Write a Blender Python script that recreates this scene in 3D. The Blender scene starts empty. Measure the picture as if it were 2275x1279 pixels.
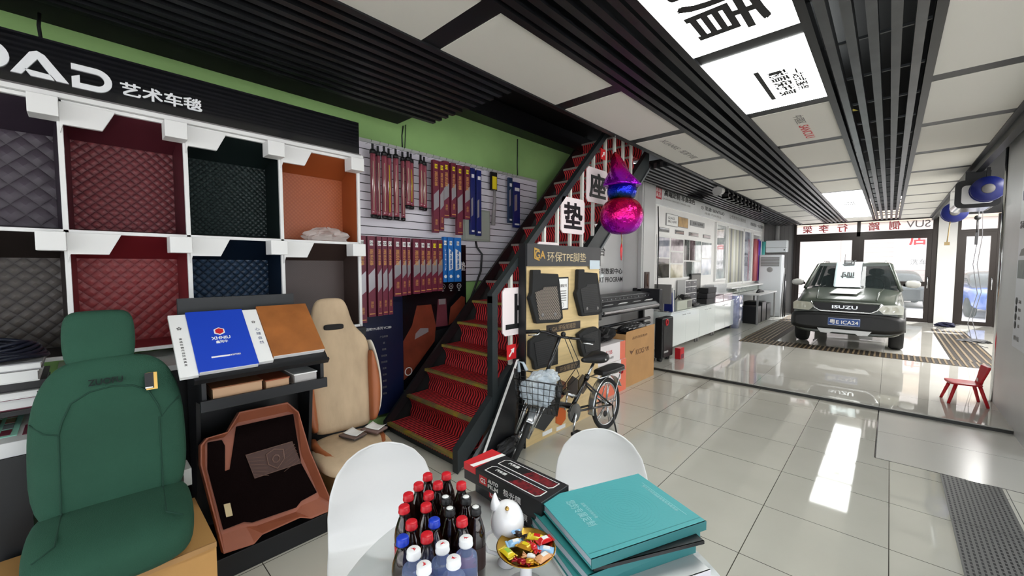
import bpy, bmesh, math, random
from mathutils import Vector as V, Matrix as MX
S = bpy.context.scene
COL = S.collection
PI = math.pi
random.seed(7)

# ---------------------------------------------------------------- camera, world, lights, exposure
cam_d = bpy.data.cameras.new('camera'); cam = bpy.data.objects.new('camera', cam_d); COL.objects.link(cam)
cam_d.sensor_width = 36.0; cam_d.lens = 14.2125; cam_d.clip_start = 0.02; cam_d.clip_end = 300
CR = ((0.730892, 0.682493, 0.000879), (0.03819, -0.039751, -0.998475), (-0.681417, 0.729811, -0.055206))  # right, down, forward
cam.matrix_world = MX(((CR[0][0], -CR[1][0], -CR[2][0], 0), (CR[0][1], -CR[1][1], -CR[2][1], 0), (CR[0][2], -CR[1][2], -CR[2][2], 1.565), (0, 0, 0, 1)))
S.camera = cam
w = bpy.data.worlds.new('daylight'); S.world = w; w.use_nodes = True
bg = w.node_tree.nodes['Background']; bg.inputs[0].default_value = (0.90, 0.95, 1.0, 1); bg.inputs[1].default_value = 2.3
S.view_settings.view_transform = 'Standard'; S.view_settings.look = 'None'; S.view_settings.exposure = 0.75; S.view_settings.gamma = 1
S.view_settings.use_curve_mapping = False
sun_d = bpy.data.lights.new('sun', 'SUN'); sun_d.energy = 9.0; sun_d.angle = 0.02
sun = bpy.data.objects.new('sun', sun_d); COL.objects.link(sun); sun.rotation_euler = (math.radians(-38), math.radians(14), 0)
def area(x, y, z, sx, sy, e, rx=0, ry=0):
    d = bpy.data.lights.new('fill_lamp', 'AREA'); d.shape = 'RECTANGLE'; d.size = sx; d.size_y = sy; d.energy = e; d.color = (1, 0.98, 0.95)
    o = bpy.data.objects.new('fill_lamp', d); COL.objects.link(o); o.location = (x, y, z); o.rotation_euler = (rx, ry, 0)
area(1.85, 10.3, 2.86, 1.0, 6.0, 210)      # fill lamp added to brighten the dark rear, unseen behind the grey wall
LAMP = 6.5   # emission of the lit ceiling panels

# ---------------------------------------------------------------- helpers
def lin(c):
    return tuple(((x/255)/12.92 if x/255 <= 0.04045 else ((x/255+0.055)/1.055)**2.4) for x in c) + (1,)

def mat(name, rgb, rough=0.5, metal=0.0, bump=0.0, bs=60, var=0.0, vs=6, coat=0.0, trans=0.0, alpha=1.0, emit=0.0, ior=1.45, stretch=None, rgb2=None):
    m = bpy.data.materials.new(name); m.use_nodes = True
    nt = m.node_tree; b = nt.nodes['Principled BSDF']; L = nt.links
    b.inputs['Base Color'].default_value = lin(rgb); b.inputs['Roughness'].default_value = rough
    b.inputs['Metallic'].default_value = metal; b.inputs['Coat Weight'].default_value = coat
    b.inputs['Transmission Weight'].default_value = trans; b.inputs['Alpha'].default_value = alpha; b.inputs['IOR'].default_value = ior
    if emit:
        b.inputs['Emission Color'].default_value = lin(rgb); b.inputs['Emission Strength'].default_value = emit
    if bump or var or rgb2:
        tc = nt.nodes.new('ShaderNodeTexCoord'); mp = nt.nodes.new('ShaderNodeMapping'); L.new(tc.outputs['Object'], mp.inputs[0])
        if stretch: mp.inputs['Scale'].default_value = stretch
    if var or rgb2:
        n = nt.nodes.new('ShaderNodeTexNoise'); n.inputs['Scale'].default_value = vs; n.inputs['Detail'].default_value = 4
        L.new(mp.outputs[0], n.inputs['Vector'])
        r = nt.nodes.new('ShaderNodeValToRGB'); c = lin(rgb)
        r.color_ramp.elements[0].position = 0.3; r.color_ramp.elements[1].position = 0.7
        r.color_ramp.elements[0].color = tuple(x*(1-var) for x in c[:3])+(1,)
        r.color_ramp.elements[1].color = lin(rgb2) if rgb2 else tuple(min(1, x*(1+var)) for x in c[:3])+(1,)
        L.new(n.outputs['Fac'], r.inputs[0]); L.new(r.outputs[0], b.inputs['Base Color'])
    if bump:
        n2 = nt.nodes.new('ShaderNodeTexNoise'); n2.inputs['Scale'].default_value = bs; n2.inputs['Detail'].default_value = 3
        L.new(mp.outputs[0], n2.inputs['Vector'])
        bp = nt.nodes.new('ShaderNodeBump'); bp.inputs['Strength'].default_value = bump; bp.inputs['Distance'].default_value = 0.004
        L.new(n2.outputs['Fac'], bp.inputs['Height']); L.new(bp.outputs[0], b.inputs['Normal'])
    return m

def node_mat(name, fn, **kw):
    m = mat(name, (128, 128, 128), **kw); nt = m.node_tree
    fn(nt, nt.nodes['Principled BSDF'], nt.nodes.new, nt.links.new); return m

def math_n(nt, op, a, b=None, c=None):
    n = nt.nodes.new('ShaderNodeMath'); n.operation = op
    for i, x in enumerate((a, b, c)):
        if x is None: continue
        if isinstance(x, (int, float)): n.inputs[i].default_value = x
        else: nt.links.new(x, n.inputs[i])
    return n.outputs[0]

def xyz(nt, rot=None):
    tc = nt.nodes.new('ShaderNodeTexCoord'); s = nt.nodes.new('ShaderNodeSeparateXYZ'); src = tc.outputs['Object']
    if rot is not None:
        mp = nt.nodes.new('ShaderNodeMapping'); mp.inputs['Rotation'].default_value = rot; nt.links.new(src, mp.inputs[0]); src = mp.outputs[0]
    nt.links.new(src, s.inputs[0]); return s.outputs

def mixc(nt, fac, a, b):
    n = nt.nodes.new('ShaderNodeMix'); n.data_type = 'RGBA'
    if isinstance(fac, (int, float)): n.inputs[0].default_value = fac
    else: nt.links.new(fac, n.inputs[0])
    for i, x in ((6, a), (7, b)):
        if isinstance(x, tuple): n.inputs[i].default_value = lin(x)
        else: nt.links.new(x, n.inputs[i])
    return n.outputs[2]

def rootmat(o):
    while o.parent: o = o.parent
    return MX.LocRotScale(o.location, o.rotation_euler, o.scale)

class MB:
    """collects shapes in world coordinates, build() links them as one mesh object"""
    def __init__(s): s.v = []; s.f = []; s.m = []; s.mi = 0; s.sm = []
    def add(s, vs, fs, smooth=False):
        n = len(s.v); s.v += [V(p) for p in vs]
        for f in fs: s.f.append([n+i for i in f]); s.m.append(s.mi); s.sm.append(smooth)
        return s
    def box(s, lo, hi, R=None, at=None):
        a, b = lo, hi
        vs = [V((x, y, z)) for x in (a[0], b[0]) for y in (a[1], b[1]) for z in (a[2], b[2])]
        if R is not None:
            c = V(at) if at is not None else (V(lo)+V(hi))/2
            vs = [R @ (p-c) + c for p in vs]
        return s.add(vs, [(0, 1, 3, 2), (4, 6, 7, 5), (0, 4, 5, 1), (2, 3, 7, 6), (0, 2, 6, 4), (1, 5, 7, 3)])
    def fbox(s, O, U, W, N, u, v, n):
        """box in a frame: ranges u, v, n along U, W, N from O"""
        O, U, W, N = V(O), V(U), V(W), V(N)
        vs = [O+U*a+W*b+N*c for a in u for b in v for c in n]
        return s.add(vs, [(0, 1, 3, 2), (4, 6, 7, 5), (0, 4, 5, 1), (2, 3, 7, 6), (0, 2, 6, 4), (1, 5, 7, 3)])
    def prism(s, poly, O, U, W, N, d0, d1, smooth=False):
        O, U, W, N = V(O), V(U), V(W), V(N); n = len(poly)
        vs = [O+U*a+W*b+N*d0 for a, b in poly]+[O+U*a+W*b+N*d1 for a, b in poly]
        s.add(vs, [tuple(range(n))[::-1], tuple(range(n, 2*n))])
        k = len(s.v)-2*n
        for i in range(n):
            j = (i+1) % n; s.f.append([k+i, k+j, k+n+j, k+n+i]); s.m.append(s.mi); s.sm.append(smooth)
        return s
    def rings(s, rs, cap=True, closed=False, smooth=True):
        n = len(rs[0]); fs = []; vs = [p for r in rs for p in r]; R = len(rs)
        for i in range(R if closed else R-1):
            a, b = i*n, ((i+1) % R)*n
            for j in range(n): fs.append((a+j, a+(j+1) % n, b+(j+1) % n, b+j))
        s.add(vs, fs, smooth)
        if cap and not closed:
            k = len(s.v)-len(vs)
            s.f.append([k+j for j in range(n)][::-1]); s.m.append(s.mi); s.sm.append(False)
            s.f.append([k+(R-1)*n+j for j in range(n)]); s.m.append(s.mi); s.sm.append(False)
        return s
    def cyl(s, a, b, r0, r1=None, n=12, smooth=True):
        a, b = V(a), V(b); r1 = r0 if r1 is None else r1
        d = (b-a).normalized(); u = d.orthogonal().normalized(); w_ = d.cross(u)
        return s.rings([[p+(u*math.cos(2*PI*i/n)+w_*math.sin(2*PI*i/n))*r for i in range(n)] for p, r in ((a, r0), (b, r1))], smooth=smooth)
    def tube(s, path, r, n=8, closed=False):
        P = [V(p) for p in path]; K = len(P); rs = []; u = None
        for i, p in enumerate(P):
            if closed: d = (P[(i+1) % K]-P[i-1])
            else: d = P[min(i+1, K-1)]-P[max(i-1, 0)]
            d.normalize()
            u = d.orthogonal().normalized() if u is None else (u-d*u.dot(d)).normalized()
            w_ = d.cross(u); rr = r[i] if isinstance(r, (list, tuple)) else r
            rs.append([p+(u*math.cos(2*PI*j/n)+w_*math.sin(2*PI*j/n))*rr for j in range(n)])
        return s.rings(rs, closed=closed)
    def lathe(s, prof, c, n=24, axis=None, cap=True):
        """profile (radius, height) around an axis through c"""
        c = V(c); d = V(axis or (0, 0, 1)).normalized(); u = d.orthogonal().normalized() if axis else V((1, 0, 0)); w_ = d.cross(u)
        return s.rings([[c+d*h+(u*math.cos(2*PI*i/n)+w_*math.sin(2*PI*i/n))*max(r, 1e-5) for i in range(n)] for r, h in prof], cap=cap)
    def ball(s, c, r, n=16, m=10, sc=(1, 1, 1)):
        c = V(c)
        return s.rings([[c+V((math.cos(2*PI*i/n)*math.sin(t)*r*sc[0], math.sin(2*PI*i/n)*math.sin(t)*r*sc[1], -math.cos(t)*r*sc[2])) for i in range(n)] for t in [max(1e-3, min(PI-1e-3, PI*k/m)) for k in range(m+1)]])
    def loft(s, rows, n=28, e=3.0):
        """rows of (centre, U, hu, N, hn[, e]): super-ellipse sections"""
        rs = []
        for row in rows:
            c, U, hu, N, hn = row[:5]; ee = row[5] if len(row) > 5 else e
            c, U, N = V(c), V(U), V(N); ring = []
            for i in range(n):
                t = 2*PI*i/n; ct, st = math.cos(t), math.sin(t)
                ring.append(c+U*hu*math.copysign(abs(ct)**(2/ee), ct)+N*hn*math.copysign(abs(st)**(2/ee), st))
            rs.append(ring)
        return s.rings(rs)
    def sheet(s, fn, nu, nv, th=0.0, smooth=True):
        """surface fn(u,v) over the unit square, with thickness th along its normals"""
        P = [[V(fn(i/nu, j/nv)) for j in range(nv+1)] for i in range(nu+1)]
        idx = lambda i, j: i*(nv+1)+j
        vs = [P[i][j] for i in range(nu+1) for j in range(nv+1)]
        fs = [(idx(i, j), idx(i+1, j), idx(i+1, j+1), idx(i, j+1)) for i in range(nu) for j in range(nv)]
        if not th: return s.add(vs, fs, smooth)
        back = []
        for i in range(nu+1):
            for j in range(nv+1):
                du = P[min(i+1, nu)][j]-P[max(i-1, 0)][j]; dv = P[i][min(j+1, nv)]-P[i][max(j-1, 0)]
                nn = du.cross(dv); nn = nn.normalized() if nn.length > 1e-9 else V((0, 0, 1))
                back.append(P[i][j]-nn*th)
        K = len(vs)
        fs2 = [tuple(K+k for k in f[::-1]) for f in fs]
        per = [idx(i, 0) for i in range(nu)]+[idx(nu, j) for j in range(nv)]+[idx(i, nv) for i in range(nu, 0, -1)]+[idx(0, j) for j in range(nv, 0, -1)]
        sd = [(per[k], K+per[k], K+per[(k+1) % len(per)], per[(k+1) % len(per)]) for k in range(len(per))]
        return s.add(vs+back, fs+fs2+sd, smooth)
    def build(s, name, mats, parent=None, bev=0, sub=0, seg=2, **props):
        me = bpy.data.meshes.new(name)
        vs = s.v
        if parent is not None:
            inv = rootmat(parent).inverted(); vs = [inv @ p for p in vs]
        me.from_pydata([tuple(p) for p in vs], [], s.f)
        ms = mats if isinstance(mats, (list, tuple)) else [mats]
        for m in ms: me.materials.append(m)
        me.polygons.foreach_set('material_index', s.m); me.polygons.foreach_set('use_smooth', s.sm)
        bm = bmesh.new(); bm.from_mesh(me); bmesh.ops.recalc_face_normals(bm, faces=bm.faces); bm.to_mesh(me); bm.free()
        o = bpy.data.objects.new(name, me); COL.objects.link(o)
        if parent is not None: o.parent = parent
        if bev:
            b = o.modifiers.new('bev', 'BEVEL'); b.width = bev; b.segments = seg; b.limit_method = 'ANGLE'; b.angle_limit = 0.6
        if sub:
            b = o.modifiers.new('sub', 'SUBSURF'); b.levels = sub; b.render_levels = sub
        for k, x in props.items(): o[k] = x
        return o

def thing(name, label, cat, loc=(0, 0, 0), rz=0.0, group=None):
    o = bpy.data.objects.new(name, None); COL.objects.link(o); o.empty_display_size = 0.1
    o.location = loc; o.rotation_euler = (0, 0, rz); o['label'] = label; o['category'] = cat
    if group: o['group'] = group
    return o
def tag(o, label, cat, group=None):
    o['label'] = label; o['category'] = cat
    if group: o['group'] = group
    return o
def single(name, mb, mats, label, cat, group=None, **kw):
    """a thing that is one mesh, with its origin at its base"""
    xs = [p.x for p in mb.v]; ys = [p.y for p in mb.v]; zs = [p.z for p in mb.v]
    c = V(((min(xs)+max(xs))/2, (min(ys)+max(ys))/2, min(zs)))
    mb.v = [p-c for p in mb.v]; o = mb.build(name, mats, **kw); o.location = c
    return tag(o, label, cat, group)
def struct(name, mb, mats, parent=None, **kw):
    o = mb.build(name, mats, parent, **kw)
    if parent is None: o['kind'] = 'structure'
    return o
def dup(root, loc, rz=None, label=None, group=None):
    r = root.copy(); COL.objects.link(r); r.location = loc
    if rz is not None: r.rotation_euler = (0, 0, rz)
    if label: r['label'] = label
    if group: r['group'] = group
    for ch in list(root.children):
        c = ch.copy(); COL.objects.link(c); c.parent = r
        for g in list(ch.children):
            d = g.copy(); COL.objects.link(d); d.parent = c
    return r

_tc = {}
def text(txt, h, O, U, W, m, parent, name='lettering', bold=0.0, width=None, ext=0.0015, shear=0.0, align='C', mirror=False):
    """raised lettering h high (or width wide), centred on O, running along U with W up"""
    key = (txt, bold, shear)
    if key not in _tc:
        cu = bpy.data.curves.new('t', 'FONT'); cu.body = txt; cu.size = 1; asc = txt.isascii(); cu.offset = bold*0.6 if asc else 0.0; cu.shear = shear; cu.resolution_u = 3
        o = bpy.data.objects.new('t', cu); COL.objects.link(o); bpy.context.view_layer.update()
        me = bpy.data.meshes.new_from_object(o.evaluated_get(bpy.context.evaluated_depsgraph_get()))
        vs0 = [v.co.copy() for v in me.vertices]; fs0 = [tuple(p.vertices) for p in me.polygons]; vs, fs = [], []
        for ax, ay in (((0, 0),) if (asc or not bold) else ((-1, -1), (1, -1), (1, 1), (-1, 1))):
            fs += [tuple(i+len(vs) for i in f) for f in fs0]; vs += [p+V((ax*bold*0.8, ay*bold*0.8, 0)) for p in vs0]
        _tc[key] = (vs, fs)
        bpy.data.objects.remove(o); bpy.data.curves.remove(cu); bpy.data.meshes.remove(me)
    vs, fs = _tc[key]
    if not vs: return None
    x0, x1 = min(p.x for p in vs), max(p.x for p in vs); y0, y1 = min(p.y for p in vs), max(p.y for p in vs)
    sy = h/(y1-y0); sx = (width/(x1-x0)) if width else sy
    O, U, W = V(O), V(U).normalized(), V(W).normalized(); N = U.cross(W)
    if mirror: N = -N
    ox = {'C': (x0+x1)/2, 'L': x0, 'R': x1}[align]
    b = MB(); K = len(vs)
    P = [O+U*((p.x-ox)*sx)+W*((p.y-(y0+y1)/2)*sy)+N*(ext*(1+0.03*(i*4//K if bold else 0))) for i, p in enumerate(vs)]; Q = [p-N*(ext*0.8) for p in P]
    edges = {}
    for f in fs:
        for i in range(len(f)):
            e = (f[i], f[(i+1) % len(f)]); edges[e] = 1
    rim = [(a, c, K+c, K+a) for (a, c) in edges if (c, a) not in edges]
    b.add(P+Q, list(fs)+rim)
    return b.build(name, m, parent)

X_, Y_, Z_ = V((1, 0, 0)), V((0, 1, 0)), V((0, 0, 1))
def rotz(a): return MX.Rotation(a, 3, 'Z')
def roundrect(w_, h_, r, n=5):
    out = []
    for cx, cy, a0 in ((w_/2-r, h_/2-r, 0), (-w_/2+r, h_/2-r, PI/2), (-w_/2+r, -h_/2+r, PI), (w_/2-r, -h_/2+r, 3*PI/2)):
        for i in range(n+1): a = a0+PI/2*i/n; out.append((cx+r*math.cos(a), cy+r*math.sin(a)))
    return out
# ---------------------------------------------------------------- materials
def tile_nodes(nt, b, new, link):
    o = xyz(nt); x, y = o[0], o[1]
    def line(c, off, pitch, wd):
        f = math_n(nt, 'FRACT', math_n(nt, 'DIVIDE', math_n(nt, 'SUBTRACT', c, off-50*pitch-wd/2), pitch))
        return math_n(nt, 'LESS_THAN', f, wd/pitch)
    g = math_n(nt, 'MAXIMUM', line(x, 0.055, 0.6, 0.0045), line(y, 3.0, 0.6, 0.0045))
    inset = math_n(nt, 'MULTIPLY', math_n(nt, 'GREATER_THAN', x, -0.03), math_n(nt, 'GREATER_THAN', y, 4.385))
    g = math_n(nt, 'MULTIPLY', g, math_n(nt, 'SUBTRACT', 1.0, inset))
    e1 = math_n(nt, 'MULTIPLY', math_n(nt, 'COMPARE', x, -0.03, 0.006), math_n(nt, 'GREATER_THAN', y, 4.385))
    e2 = math_n(nt, 'MULTIPLY', math_n(nt, 'COMPARE', y, 4.385, 0.006), math_n(nt, 'GREATER_THAN', x, -0.03))
    e3 = math_n(nt, 'MULTIPLY', math_n(nt, 'COMPARE', y, 5.12, 0.002), math_n(nt, 'GREATER_THAN', x, -0.03))
    g = math_n(nt, 'MAXIMUM', g, math_n(nt, 'MAXIMUM', math_n(nt, 'MAXIMUM', e1, e2), e3))
    n = new('ShaderNodeTexNoise'); n.inputs['Scale'].default_value = 2.2; n.inputs['Detail'].default_value = 6
    tc = new('ShaderNodeTexCoord'); link(tc.outputs['Object'], n.inputs['Vector'])
    base = mixc(nt, n.outputs['Fac'], (190, 188, 176), (204, 202, 191))
    base = mixc(nt, math_n(nt, 'MULTIPLY', inset, 0.6), base, (196, 194, 188))
    link(mixc(nt, g, base, (70, 66, 60)), b.inputs['Base Color'])
    link(math_n(nt, 'ADD', 0.045, math_n(nt, 'MULTIPLY', inset, 0.16)), b.inputs['Roughness'])
    b.inputs['IOR'].default_value = 1.55

def upper_nodes(nt, b, new, link):
    o = xyz(nt); y = o[1]
    f = math_n(nt, 'FRACT', math_n(nt, 'DIVIDE', math_n(nt, 'ADD', o[0], 60.03), 1.2))
    g = math_n(nt, 'MAXIMUM', math_n(nt, 'LESS_THAN', f, 0.003), math_n(nt, 'COMPARE', y, 6.55, 0.002))
    n = new('ShaderNodeTexNoise'); n.inputs['Scale'].default_value = 1.1; n.inputs['Detail'].default_value = 8
    tc = new('ShaderNodeTexCoord'); link(tc.outputs['Object'], n.inputs['Vector'])
    base = mixc(nt, n.outputs['Fac'], (168, 166, 158), (196, 194, 186))
    link(mixc(nt, g, base, (90, 88, 84)), b.inputs['Base Color'])
    b.inputs['Roughness'].default_value = 0.03; b.inputs['IOR'].default_value = 1.7

def diamond_nodes(c1, c2, pitch, hgt):
    """quilted leather: a diamond lattice in the wall plane, raised pads"""
    def fn(nt, b, new, link):
        o = xyz(nt); a = math_n(nt, 'ADD', o[1], math_n(nt, 'MULTIPLY', o[2], 1.0)); c = math_n(nt, 'SUBTRACT', o[1], o[2])
        fa = math_n(nt, 'PINGPONG', a, pitch/2); fc = math_n(nt, 'PINGPONG', c, pitch/2)
        h = math_n(nt, 'MULTIPLY', math_n(nt, 'SQRT', math_n(nt, 'MULTIPLY', fa, 2/pitch)), math_n(nt, 'SQRT', math_n(nt, 'MULTIPLY', fc, 2/pitch)))
        link(mixc(nt, h, c1, c2), b.inputs['Base Color'])
        bp = new('ShaderNodeBump'); bp.inputs['Strength'].default_value = hgt*0.65; bp.inputs['Distance'].default_value = 0.02
        link(h, bp.inputs['Height']); link(bp.outputs[0], b.inputs['Normal'])
        b.inputs['Roughness'].default_value = 0.42
    return fn

def stripe_nodes(axis, pitch, duty, ca, cb, rough=0.5, bumpy=0.0):
    def fn(nt, b, new, link):
        o = xyz(nt); f = math_n(nt, 'FRACT', math_n(nt, 'DIVIDE', math_n(nt, 'ADD', o[axis], 100*pitch), pitch))
        g = math_n(nt, 'LESS_THAN', f, duty)
        link(mixc(nt, g, ca, cb), b.inputs['Base Color']); b.inputs['Roughness'].default_value = rough
        if bumpy:
            bp = new('ShaderNodeBump'); bp.inputs['Strength'].default_value = bumpy; bp.inputs['Distance'].default_value = 0.005; bp.invert = True
            link(g, bp.inputs['Height']); link(bp.outputs[0], b.inputs['Normal'])
    return fn

def carpet_nodes(nt, b, new, link):
    o = xyz(nt)
    n = new('ShaderNodeTexNoise'); n.inputs['Scale'].default_value = 5; tc = new('ShaderNodeTexCoord'); link(tc.outputs['Object'], n.inputs['Vector'])
    s = math_n(nt, 'ADD', o[0], math_n(nt, 'MULTIPLY', math_n(nt, 'SINE', math_n(nt, 'MULTIPLY', o[2], 26)), 0.012))
    s = math_n(nt, 'ADD', s, math_n(nt, 'MULTIPLY', n.outputs['Fac'], 0.015))
    f = math_n(nt, 'PINGPONG', s, 0.017); f = math_n(nt, 'MULTIPLY', f, 1/0.017)
    f2 = math_n(nt, 'MINIMUM', math_n(nt, 'MAXIMUM', math_n(nt, 'MULTIPLY', math_n(nt, 'SUBTRACT', f, 0.3), 3.0), 0.0), 1.0)
    link(mixc(nt, f2, (64, 4, 10), (236, 58, 66)), b.inputs['Base Color']); b.inputs['Roughness'].default_value = 0.75
    bp = new('ShaderNodeBump'); bp.inputs['Strength'].default_value = 0.9; bp.inputs['Distance'].default_value = 0.012
    link(f, bp.inputs['Height']); link(bp.outputs[0], b.inputs['Normal'])

m_floor = node_mat('polished tile', tile_nodes)
m_upper = node_mat('wet polished tile', upper_nodes)
m_green = mat('green wall paint', (142, 180, 112), 0.8, var=0.13, vs=1.7, bump=0.15, bs=9)
m_white = mat('white paint', (232, 232, 230), 0.5)
m_wallw = mat('white wall', (234, 233, 231), 0.35, var=0.03, vs=3)
m_gwall = mat('grey wall', (150, 150, 150), 0.55, var=0.05, vs=4)
m_panel = mat('white ceiling panel', (214, 212, 204), 0.55)
m_black = mat('black metal', (24, 25, 28), 0.42)
m_slat = mat('black slat', (17, 19, 22), 0.4, metal=0.1, var=0.2, vs=3)
m_slatg = mat('dusty dark slat', (74, 76, 78), 0.32, metal=0.6, var=0.25, vs=4)
m_void = mat('dark void', (14, 16, 18), 0.8)
m_lamp = mat('lit ceiling panel', (252, 255, 252), 0.5, emit=LAMP)
m_ink = mat('black ink', (20, 20, 22), 0.5)
m_inkg = mat('grey ink', (120, 118, 116), 0.5)
m_inkr = mat('red ink', (200, 36, 44), 0.5)
m_steel = mat('dark green steel', (38, 44, 46), 0.45, var=0.2, vs=5)
m_frame = mat('dark bronze aluminium', (46, 40, 37), 0.35, metal=0.4)
m_glass = mat('clear glass', (200, 210, 212), 0.0, alpha=0.10)
m_chrome = mat('chrome', (210, 212, 214), 0.15, metal=1.0)
m_plasb = mat('black plastic', (22, 22, 24), 0.4)
m_rubber = mat('black rubber', (26, 27, 28), 0.7, bump=0.2, bs=90)
m_wplas = mat('white plastic', (222, 222, 222), 0.35)
m_kraft = mat('kraft cardboard', (184, 140, 90), 0.75, var=0.07, vs=5)
m_gold = mat('gold', (205, 165, 90), 0.28, metal=0.9)
m_paper = mat('white paper', (238, 238, 236), 0.6)
m_road = mat('pale paving', (214, 208, 206), 0.7, var=0.05, vs=2)
m_conc = mat('pale concrete', (206, 196, 190), 0.8, var=0.06, vs=1)
m_red = mat('red plastic', (190, 30, 40), 0.35)
m_blue = mat('blue plastic', (26, 38, 110), 0.4)

# ---------------------------------------------------------------- structure
struct('floor', MB().box((-3.6, -4, -0.1), (4.5, 5.88, 0)), m_floor)
struct('floor_upper', MB().box((-3.6, 5.882, -0.1), (4.5, 15.6, 0.04)), m_upper)
b = MB().box((-3.6, 5.874, 0.0), (4.5, 5.884, 0.03)); struct('trim_1', b, mat('dark floor edge', (40, 40, 38), 0.4))
struct('wall_left', MB().box((-3.72, -4, 0), (-3.6, 5.45, 3.55)), m_green)
struct('wall_left_white', MB().box((-3.72, 5.45, 0), (-3.4, 6.45, 3.2)), m_wallw)
b = MB().box((-3.72, 6.45, 0), (-3.1, 15.6, 3.2)); struct('wall_left_counter', b, m_wallw)
b = MB().box((-3.099, 6.45, 0.04), (-3.02, 6.90, 3.2)); b.box((-3.09, 6.40, 0), (-3.03, 6.452, 3.2)); struct('trim_2', b, mat('pale grey pillar', (196, 196, 196), 0.3))
b = MB().box((-3.1, 15.6, 0), (-2.26, 15.75, 3.2)); struct('wall_back', b, node_mat('grey ribbed wall', stripe_nodes(0, 0.11, 0.06, (116, 114, 114), (84, 82, 82), 0.5)))
b = MB().box((0.9, 5.2, 0), (3.6, 6.98, 3.2)); struct('wall_right', b, mat('grey white wall', (196, 196, 198), 0.4, var=0.03, vs=3))
b = MB().cyl((0.905, 6.985, 0.04), (0.905, 6.985, 2.86), 0.026); struct('trim_3', b, m_chrome)
struct('wall_right_rear', MB().box((2.6, 6.98, 0), (2.75, 15.6, 3.2)), m_wallw)
# ceiling: dark void above, white panels with black joints, bands of black slats
b = MB().box((-3.6, -4, 3.5), (4.5, 15.6, 3.6)); struct('ceiling', b, m_void)
CZ = 2.87
b = MB()
lit = {(1, k) for k in (-1, 0, 1, 6, 7, 8, 9)}
for r, (x0, x1, off) in enumerate(((-2.04, -1.51, 0), (-0.95, -0.40, 0), (0.165, 0.72, 0.07))):
    for k in range(-4, 11):
        y0 = 1.55+1.29*k+off; y1 = min(y0+1.15, 15.55)
        if (r, k) in lit: continue
        b.box((x0, y0, CZ), (x1, y1, CZ+0.02))
struct('ceiling_panels', b, m_panel)
b = MB()
for x0, x1, off in ((-2.04, -1.51, 0), (-0.95, -0.40, 0), (0.165, 0.72, 0.07)):
    for k in range(-4, 12):
        y0 = 1.55+1.29*k+off; b.box((x0-0.02, y0-0.14, CZ+0.004), (x1+0.02, min(y0, 15.58), CZ+0.05))
    b.box((x0-0.045, -4, CZ-0.012), (x0, 15.58, CZ+0.06)); b.box((x1, -4, CZ-0.012), (x1+0.045, 15.58, CZ+0.06))
b.box((0.765, -4, CZ-0.09), (0.83, 15.58, CZ+0.06)); struct('trim_4', b, m_slat)
def slats(name, x0, x1, n, wd, ya, yb, z, h, m, rods=()):
    b = MB()
    for i in range(n):
        x = x0+(x1-x0)*(i+0.5)/n; b.box((x-wd/2, ya, z), (x+wd/2, yb, z+h))
    for y in rods: b.box((x0, y-0.008, z+h), (x1, y+0.008, z+h+0.016))
    struct(name, b, m)
slats('trim_5', -1.465, -0.995, 5, 0.045, -4, 15.5, CZ-0.01, 0.07, m_slat, [k*1.29 for k in range(-2, 12)])
slats('trim_6', -0.355, 0.12, 5, 0.045, -4, 15.5, CZ-0.01, 0.07, m_slatg, [0.7+k*0.645 for k in range(-4, 23)])
slats('trim_7', -3.14, -2.1, 11, 0.042, -4, 2.27, CZ-0.01, 0.08, m_slat, (-1, 0.3, 1.6, 2.2))
slats('trim_8', -2.80, -2.1, 8, 0.04, 5.25, 15.5, CZ-0.02, 0.07, m_slatg, [6+k*0.9 for k in range(0, 11)])
b = MB().box((-3.6, -4, 2.955), (-2.1, 2.2, 2.97)); b.box((-2.14, 2.27, 2.90), (-2.085, 5.3, 3.5)); b.box((-3.09, 5.3, 2.95), (-2.1, 15.58, 2.97))
b.box((-1.46, -4, 2.99), (-1.0, 15.58, 3.0)); b.box((-0.35, -4, 3.12), (0.12, 15.58, 3.13)); b.box((0.83, -4, 2.88), (4.5, 15.58, 2.9))
struct('ceiling_backing', b, m_void)
b = MB().box((-3.6, 2.2, 3.24), (-3.38, 6.4, 3.46)); struct('trim_9', b, m_black)   # steel beam over the stairs
# lit panels
def lit_panel(k, lab):
    y0 = 1.55+1.29*k; t = thing('ceiling_light', lab, 'light panel', (-0.675, y0+0.575, CZ), group='lit ceiling panels')
    MB().box((-0.95, y0, CZ), (-0.40, y0+1.15, CZ+0.03)).build('diffuser', m_lamp, t); return t
t = lit_panel(-1, 'lit ceiling panel with a grey shield emblem over the white round table')
b = MB(); b.tube([(-0.675+0.11*math.cos(a)*1.3, 0.84+0.2*math.sin(a), CZ-0.002) for a in [2*PI*i/24 for i in range(24)]], 0.008, 4, True); b.box((-0.74, 0.75, CZ-0.004), (-0.61, 0.93, CZ-0.001)); b.build('emblem', m_inkg, t)
t = lit_panel(0, 'lit ceiling panel with two large black characters, in the near row')
text('耐盾', 0.36, (-0.675, 2.12, CZ), (0, 1, 0), (1, 0, 0), m_ink, t, bold=0.02, width=0.88)
t = lit_panel(1, 'lit ceiling panel with a thin grey line and small lettering')
b = MB().box((-0.73, 3.18, CZ-0.003), (-0.70, 3.78, CZ-0.001)); b.build('rule', m_ink, t)
text('耐盾保护膜', 0.11, (-0.61, 3.50, CZ), (0, 1, 0), (1, 0, 0), m_ink, t, width=0.5, bold=0.03); text('一站式服务', 0.07, (-0.51, 3.50, CZ), (0, 1, 0), (1, 0, 0), m_ink, t, width=0.42, bold=0.03)
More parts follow.
